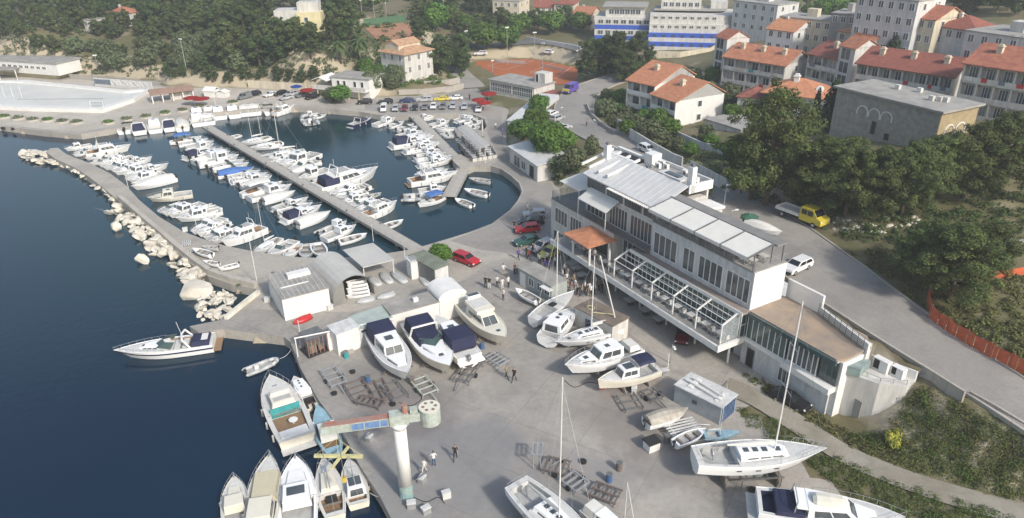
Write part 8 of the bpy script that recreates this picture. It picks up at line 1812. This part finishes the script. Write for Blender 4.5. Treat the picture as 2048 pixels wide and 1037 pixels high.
for reg,x,y,m,lab,rad in (('Z2',1650,745,M_SIGNR,'red parasol, leftmost of three at the end of the car park',1.7),('Z2',1690,765,M_SIGNR,'red parasol, nearest of three at the end of the car park',1.8),('Z2',1722,700,M_SIGNR,'red parasol, farthest of three by the pavilion',2.0),('Z1',1330,730,M_SIGNR,'left red parasol near the white kiosks',1.9),('Z1',1400,735,M_SIGNR,'right red parasol near the white kiosks',2.1),
  ('Z2',470,675,M_SIGNR,'red parasol on the quay beside the white seaside house',1.9),('Z2',395,650,M_HBLUE,'blue parasol on the quay below the slope',1.5),('S1',1215,548,mat('green cloth',(.10,.26,.17),.8,.2,1),'green parasol on the road behind the awnings',1.5)):
 p=WTZ(reg,x,y);parasol(p,m,lab,rad=rad*(.8 if reg=='S1' else 1))
parasol(CL(19.4,1.0,4.5),M_CANVAS,'closed white parasol at the front of the balcony',3.0,closed=True);parasol(CL(19.3,3.6,4.5),M_CANVAS,'closed white parasol near the glazed wall of the balcony',2.6,closed=True)
parasol(WZ('Z7',945,260,1.2),M_CANVAS,'left closed white parasol behind the cafe canopy',3.6,closed=True);parasol(WZ('Z7',983,275,1.2),M_CANVAS,'right closed white parasol behind the cafe canopy',3.6,closed=True)
boat('cover','S1',(1380,562),(1222,512),'covered white boat parked on the hill road right behind the awnings',z=7.75,zp=.4,L=5.2)
# orange mesh fence
M_MESH=mat('orange plastic mesh',(.62,.13,.05),.8,.25,2)
r=thing('orange_mesh_fence','sagging orange plastic mesh fence along the far side of the road','fence',(0,0,0));Q=[WT(u,v) for u,v in ((1853,600),(1858,640),(1890,664),(1930,690),(1975,716),(2020,740),(2080,772))];mb=MB()
for i,(a,b) in enumerate(zip(Q[:-1],Q[1:])):
 for k in range(6):p,q=a.lerp(b,k/6),a.lerp(b,(k+1)/6);h0,h1=1.7-.18*math.sin(k*3.14/6),1.7-.18*math.sin((k+1)*3.14/6);o_=Vector((.05*math.sin(k*2+i),.05,0));mb.add([p+Vector((0,0,.05))+o_,q+Vector((0,0,.05))+o_,q+Vector((0,0,h1))+o_,p+Vector((0,0,h0))+o_],[(0,1,2,3)])
 MB().tube(a,a+Vector((0,0,1.85)),.035,None,5).build('post',M_RUST,r)
mb.build('mesh_panel',M_MESH,r)
r=thing('red_banner_fence','second strip of orange mesh among the trees at the right edge','fence',(0,0,0));Q=[WT(u,v) for u,v in ((1945,566),(1990,558),(2060,548))]
mb=MB()
for a,b in zip(Q[:-1],Q[1:]):mb.add([a,b,b+Vector((0,0,1)),a+Vector((0,0,.9))],[(0,1,2,3)])
mb.build('mesh_panel',M_MESH,r);MB().tube(Q[1],Q[1]+Vector((0,0,1.2)),.04).build('post',M_WOOD,r)
p=WTZ('S8',1440,620);r=thing('playground_frame','white and brown play frame under the pines at the right edge','play frame',p,.6)
for x_ in (0,1.6):MB().tube((x_,0,0),(x_,0,2.2),.08).build('post',M_WOOD,r)
MB().box(-.2,-.9,2.2,3.4,.9,2.3).build('roof_board',M_WHITE,r);MB().tube((1.6,0,1.2),(3.2,0,.1),.06).build('slide_rail',M_WOOD,r)
# ================================================================== ROCKS
def rockmesh(seed,m=None):
 g=np.random.default_rng(seed);import bmesh
 bm=bmesh.new();pts=g.normal(size=(16,3));pts /= np.linalg.norm(pts,axis=1)[:,None];pts*=(.75+.35*g.random((16,1)));pts[:,2]*=.7
 for q in pts:bm.verts.new(q)
 bmesh.ops.convex_hull(bm,input=bm.verts);me=bpy.data.meshes.new('rock')
 for v in [v for v in bm.verts if not v.link_faces]:bm.verts.remove(v)
 bmesh.ops.bevel(bm,geom=list(bm.edges),offset=.05,segments=1,affect='EDGES');bm.to_mesh(me);bm.free();me.materials.append(m or M_ROCK);return me
RK=[rockmesh(i) for i in range(9)]
g=random.Random(21)
def rock(p,s,lab,grp=None,sq=1.0):o=place(RK[g.randrange(9)],'boulder',None,p,(g.uniform(-.5,.5),g.uniform(-.5,.5),g.uniform(0,6.28)),(s*g.uniform(.9,1.3),s*g.uniform(.7,1.1),s*sq*g.uniform(.7,1)));return tag(o,lab,'boulder',grp)
for x,y,s,lab in ((640,460,3.0,'largest boulder, flat and broad, at the end of the breakwater parapet'),(345,160,1.9,'big pale boulder halfway down the rock slope'),(280,258,1.5,'single boulder standing apart in the water'),(110,45,1.6,'flat pale boulder at the upper end of the rock slope'),(355,220,.9,'upright block next to the lone boulder'),(430,215,1.1,'tilted slab right of the upright block'),(240,110,1.0,'flat boulder at the waterline above the big pale one'),(575,400,1.0,'pointed slab beside the largest boulder')):
 p=WZ('Z8',x,y,.5);rock(p,s*.78,lab)
n=0
EDGE=pts_xy([(236,401),(263,422),(290,449),(322,476),(345,497),(385,530),(400,548)]); 
for i in range(120):
 t=g.random();k=min(int(t*6),5);f=t*6-k;a,b=Vector(EDGE[k]),Vector(EDGE[k+1]);p=a.lerp(b,f);nn=Vector((-(b-a).y,(b-a).x)).normalized();q=p-nn*g.uniform(-.8,2.1);dz=(p-q).length
 rock((q.x,q.y,.95-dz*.27),g.uniform(.45,1.15),'limestone boulder in the tumbled rock slope outside the breakwater','boulders of the rock slope')
for i in range(60):
 p=WZ('Z8',g.uniform(630,860),g.uniform(460,640),.5); 
 if p.x<-44:continue
 rock((p.x,p.y,g.uniform(.1,.6)),g.uniform(.3,.7),'small stone in the rock corner between parapet and slip','stones of the rock corner')
E2=pts_xy([(42,306),(60,316),(92,318),(109,322),(150,340),(179,358),(204,378),(225,396)])
for i in range(84):
 t=g.random()**1.35;k=min(int(t*7),6);f=t*7-k;a,b=Vector(E2[k]),Vector(E2[k+1]);p=a.lerp(b,f);rock((p.x+g.uniform(-.1,1.2),p.y+g.uniform(-.1,1.1),g.uniform(.2,.8)),g.uniform(.45,1.0),'flat pale rock along the outer edge of the breakwater tip','rocks at the breakwater tip',.6)
for i in range(9):p=WZ('Z5',90+28*i,318+g.uniform(-12,22),.6);rock(p,g.uniform(.9,1.5),'flat pale rock along the outer edge of the breakwater tip','rocks at the breakwater tip',.5)
for i in range(46):
 p=WTZ('S8',g.uniform(640,1120),g.uniform(720,800));rock(p,g.uniform(.15,.5),'loose pale stone on the bank beside the yellow truck','loose stones beside the yellow truck')
mb=MB();Q=[W(u,v,1.2) for u,v in ((236,400),(290,447),(322,474),(345,495),(385,528),(416,550),(462,566),(509,577))]
for a,b in zip(Q[:-1],Q[1:]):
 d=(b-a).normalized();nn=Vector((-d.y,d.x,0))*.7;mb.hexa([a,b,b+nn,a+nn],[p_+Vector((0,0,.75)) for p_ in (a,b,b+nn,a+nn)])
tag(mb.build('parapet',M_PALE),'pale stone parapet along the seaward side of the breakwater','wall')
a,b=W(456,640,1.2),W(521,588,1.2);d=(b-a).normalized();nn=Vector((-d.y,d.x,0))*.5
tag(MB().hexa([a,b,b+nn,a+nn],[p_+Vector((0,0,.5)) for p_ in (a,b,b+nn,a+nn)]).build('slip_wall',M_ROCK),'low rough wall between the rock corner and the slip','wall')
for i,(x,y) in enumerate(((30,815),(125,825),(225,835),(328,838),(430,848),(530,853),(750,855),(880,832),(1010,815),(1140,790),(1265,770),(1380,745),(1610,715))):
 p=WZ('Z1',x,y,1.206);r=thing('quay_planter',f'low planter bed on the quay below the pool, {ORD[i]} from the left','planter',p,-.1,'planter beds on the quay');MB().tube((0,0,0),(0,0,.35),1.5,1.4,12).build('tub',M_PALE,r);place(cards('planting',[(0,0,.5)],[(1.4,1.2,.4)],260,.14,M_OLIVE if i%3 else M_LEAF,.6,i,shell=.3),'planting',r)
for i in range(11):
 p=WZ('Z1',20+72*i,888+3.2*i+(0 if i<8 else-9*(i-7)),.9);tag(MB().tube((-.35,0,.0),(.35,0,0),.3,None,10).build('quay_fender',M_BLACK,None,p),f'black tyre fender on the outer quay face, {ORD[i]} from the left','fender','tyre fenders on the quay')
# ================================================================== PEOPLE
def person_mesh(pose):
 J={'stand':dict(lf=(.12,.02),rf=(-.12,-.02),la=(.30,.05,.82),ra=(-.30,.02,.82),le=(.27,-.03,1.10),re=(-.27,-.02,1.10)),'walk':dict(lf=(.1,.32),rf=(-.1,-.34),la=(.27,-.26,.88),ra=(-.27,.27,.9),le=(.27,-.12,1.12),re=(-.27,.06,1.12)),
   'hands':dict(lf=(.14,0),rf=(-.14,.03),la=(.12,.30,1.05),ra=(-.1,.32,1.08),le=(.30,.04,1.10),re=(-.30,.04,1.10)),'hip':dict(lf=(.16,.04),rf=(-.12,-.04),la=(.2,.05,1.0),ra=(-.28,.04,.82),le=(.40,-.08,1.15),re=(-.27,-.02,1.10))}[pose]
 V=[(0,0,.95,.13,.10),(0,.0,1.15,.13,.10),(0,.0,1.36,.16,.11),(0,.0,1.5,.06,.06),(0,.01,1.58,.07,.075),(0,.012,1.68,.085,.10),(0,.01,1.76,.06,.07)];Ed=[(0,1),(1,2),(2,3),(3,4),(4,5),(5,6)]
 for s,f,a,e in ((1,J['lf'],J['la'],J['le']),(-1,J['rf'],J['ra'],J['re'])):
  b=len(V);V+=[(s*.09,0,.86,.09,.09),(s*.1,f[1]*.45+.03,.48,.062,.062),(f[0],f[1],.09,.042,.045),(f[0]*1.1,f[1]+.15,.04,.04,.03)];Ed+=[(0,b),(b,b+1),(b+1,b+2),(b+2,b+3)]
  b=len(V);V+=[(s*.19,0,1.4,.058,.055),(e[0],e[1],e[2],.042,.042),(a[0],a[1],a[2],.03,.03),(a[0]*.98,a[1]+.03,a[2]-.09,.035,.02)];Ed+=[(2,b),(b,b+1),(b+1,b+2),(b+2,b+3)]
 me=bpy.data.meshes.new('body');me.from_pydata([v[:3] for v in V],Ed,[]);o=bpy.data.objects.new('body',me);COL.objects.link(o)
 md=o.modifiers.new('skin','SKIN');sb=o.modifiers.new('sub','SUBSURF');sb.levels=1;sb.render_levels=1
 for i,v in enumerate(V):me.skin_vertices[0].data[i].radius=v[3:5]
 me.skin_vertices[0].data[0].use_root=True
 bpy.context.view_layer.update();dg=bpy.context.evaluated_depsgraph_get();nm=bpy.data.meshes.new_from_object(o.evaluated_get(dg));bpy.data.objects.remove(o)
 nm.name='person';nm.materials.clear()
 for m in (M_SKIN,CL_T[0],CL_P[0],M_BLACK,M_HAIR):nm.materials.append(m)
 for p in nm.polygons:
  c=p.center;r_=math.hypot(c.x,c.y);arm=abs(c.x)>.22 or (c.z<1.12 and c.y>.2 and c.z>.95)
  if c.z<.09:k=3
  elif c.z<.93 and abs(c.x)<.2:k=2
  elif c.z>1.70 or (c.z>1.6 and c.y<-.02):k=4
  elif c.z>1.48:k=0
  elif arm and c.z<1.2:k=0
  else:k=1
  p.material_index=k;p.use_smooth=True
 return nm
M_SKIN=mat('skin',(.45,.27,.19),.6,.08,5);M_HAIR=mat('dark hair',(.03,.022,.018),.8,.2,8)
CL_T=[mat('white shirt',(.70,.70,.68),.8,.1,3),mat('black top',(.02,.02,.022),.8,.2,3),mat('red top',(.45,.03,.03),.8,.2,3),mat('grey top',(.22,.22,.23),.8,.2,3),mat('purple top',(.10,.07,.32),.8,.2,3),mat('khaki top',(.25,.22,.14),.8,.2,3)]
CL_P=[mat('dark trousers',(.025,.027,.035),.85,.2,3),mat('beige trousers',(.38,.33,.25),.85,.2,3),mat('blue jeans',(.06,.09,.17),.85,.2,3),mat('white trousers',(.66,.65,.62),.85,.1,3)]
PM={k:person_mesh(k) for k in ('stand','walk','hands','hip')};TN=['white shirt','black top','red top','grey top','purple top','khaki top'];PN=['dark trousers','beige trousers','jeans','white trousers']
def person(reg,x,y,t,p,where,pose='stand',rot=None,z=None):
 q=WTZ(reg,x,y) if z is None else WZ(reg,x,y,z);q.z=max(q.z,1.206) if z is None else z
 o=place(PM[pose],'person',None,q,rnd.uniform(0,6.28) if rot is None else rot,rnd.uniform(.96,1.04))
 for i,m in ((1,CL_T[t]),(2,CL_P[p])):o.material_slots[i].link='OBJECT';o.material_slots[i].material=m
 return tag(o,f"person in {TN[t]} and {PN[p]}, {where}",'person')
for a in (('S3',218,355,1,0,'leftmost of the group in the yard','stand'),('S3',241,360,1,3,'second from left in the yard group','hip'),('S3',288,349,0,0,'in the middle of the yard group','hands'),('S3',326,277,0,1,'standing behind the yard group','hip'),('S3',356,354,0,0,'right end of the yard group','stand'),('S3',320,366,0,3,'tall, centre of the yard group','stand'),
 ('S3',326,430,0,2,'nearest of the yard group','hands'),('S3',394,272,1,0,'left of the pair behind the grey hut','stand'),('S3',408,274,3,0,'right of the pair behind the grey hut','hip'),('S3',418,182,4,0,'alone between hut and parked cars','walk'),('S3',466,170,1,0,'beside the person in red','stand'),('S3',482,184,2,0,'near the green car','walk'),('S3',546,216,0,0,'left of the purple clad pair','stand'),
 ('S3',578,246,4,2,'left of two near the yellow hatchback','stand'),('S3',600,252,4,0,'right of two near the yellow hatchback','hip'),('S3',592,200,0,0,'behind the yellow hatchback corner','hands'),('S3',696,272,0,0,'in the gap between hut and terrace','stand'),('S3',686,306,0,2,'by the corner of the hut roof','hip'),('S3',728,178,1,0,'under the left end of the terrace','stand'),
 ('S3',560,130,1,2,'between the silver estate and yellow hatchback','hands'),('S3',740,390,2,1,'in the crowd right of the hut','stand'),('S3',775,395,3,0,'in the crowd, before the dark doorway','stand'),('S3',792,410,1,0,'nearest of the crowd at the terrace','hip'),('S3',822,386,0,0,'second row of the terrace crowd','stand'),('S3',850,391,0,1,'centre of the terrace crowd','hands'),('S3',872,382,0,2,'right side of the terrace crowd','stand'),
 ('S3',906,372,5,0,'far right of the terrace crowd','stand'),('S3',755,340,5,2,'at the back of the terrace crowd','stand'),('S3',346,908,5,0,'left of two walking across the open yard','walk'),('S3',392,926,1,0,'right of two walking across the open yard','walk'),('S5',1030,548,0,1,'on the quay edge under the crane arm','hip'),('S5',1470,748,0,3,'right of the crane column','walk'),
 ('S5',1532,698,0,2,'farther right of the crane column','hands'),('S6',108,628,1,0,'alone in the middle of the concrete yard','walk'),('Z7',1316,838,0,1,'walking on the promenade by the silver car','walk'),('Z7',1218,965,1,2,'on the quay left of the red hatchback','stand'),('Z7',1078,222,0,0,'walking beside the cafe','walk'),('Z3',135,692,1,0,'standing behind the car park','stand'),
 ('Z3',944,878,3,0,'on the hill road by the curved wall','stand'),('S8',170,592,1,0,'left of two under the tallest pine','stand'),('S8',205,606,3,0,'right of two under the tallest pine','hip'),('Z7',1130,275,4,0,'at the cafe side of the trees','stand'),('Z2',1588,695,1,0,'behind the last white saloon','stand'),('S3',712,330,0,0,'half hidden by the hut roof','hip'),('S3',735,360,1,0,'third row of the terrace crowd','stand'),('S3',762,372,0,3,'left of the crowd by the container','stand'),('S3',805,405,5,2,'front of the crowd at the container roof','hip'),('S3',835,405,1,0,'between two in white in the crowd','hip'),('S3',858,408,0,0,'in the front right of the crowd','stand'),('S3',884,398,3,0,'near the first pillar of the terrace','hands'),('S3',765,300,1,1,'by the dark shrubs under the terrace','stand'),('S3',720,300,3,2,'between hut and shrubs','stand'),('S3',890,350,0,1,'behind the right part of the crowd','hands'),('S3',925,390,1,0,'rightmost figure under the terrace','hip'),('S3',640,225,0,0,'walking past the yellow hatchback','hip'),('S3',505,150,1,0,'beside the silver estate bonnet','hip'),('S3',530,165,0,2,'just left of the yellow hatchback','hands')):person(*a)
for i,(a,b,t) in enumerate(((25.0,1.6,0),(24.2,2.0,0),(23.0,1.5,0))):q=CL(a,b,4.49);o=place(PM['hands'],'person',None,q,i*1.3);tag(o,['left','middle','right'][i]+' one of three people in white under the orange canopy','person')
# thin sea air
hz=MB();hz.box(-2500,-250,-5,2500,5200,60);
hm=bpy.data.materials.new('sea air');hm.use_nodes=True;_n=hm.node_tree;_n.nodes.clear();_v=_n.nodes.new('ShaderNodeVolumePrincipled');_o=_n.nodes.new('ShaderNodeOutputMaterial')
_v.inputs['Density'].default_value=.0006;_v.inputs['Color'].default_value=(.9,.93,.96,1);_v.inputs['Anisotropy'].default_value=.2;_n.links.new(_v.outputs[0],_o.inputs['Volume'])
tag(hz.build('haze',hm),kind='stuff')
# mooring ropes
rm=MB()
for (a,b) in ((('Z8',1165,900),('Z8',1240,840)),(('S5',905,640),('S5',990,620)),(('S5',735,420),('S5',870,380)),(('S5',1110,870),('S5',1200,890)),(('S5',820,250),('S5',770,190))):
 p,q=WZ(*a,.9),WZ(*b,1.25);tag(MB().path([p.lerp(q,t)-Vector((0,0,.25*math.sin(math.pi*t))) for t in (0,.25,.5,.75,1)],.025,4).build('mooring_rope',M_DECK),'mooring rope from the '+{'Z8':'inflatable dinghy'}.get(a[0],{905:'narrow white boat',735:'teal lined motor boat',1110:'rightmost of five boats',820:'small cluttered fishing boat'}.get(a[1],'boat'))+' to the quay','rope')
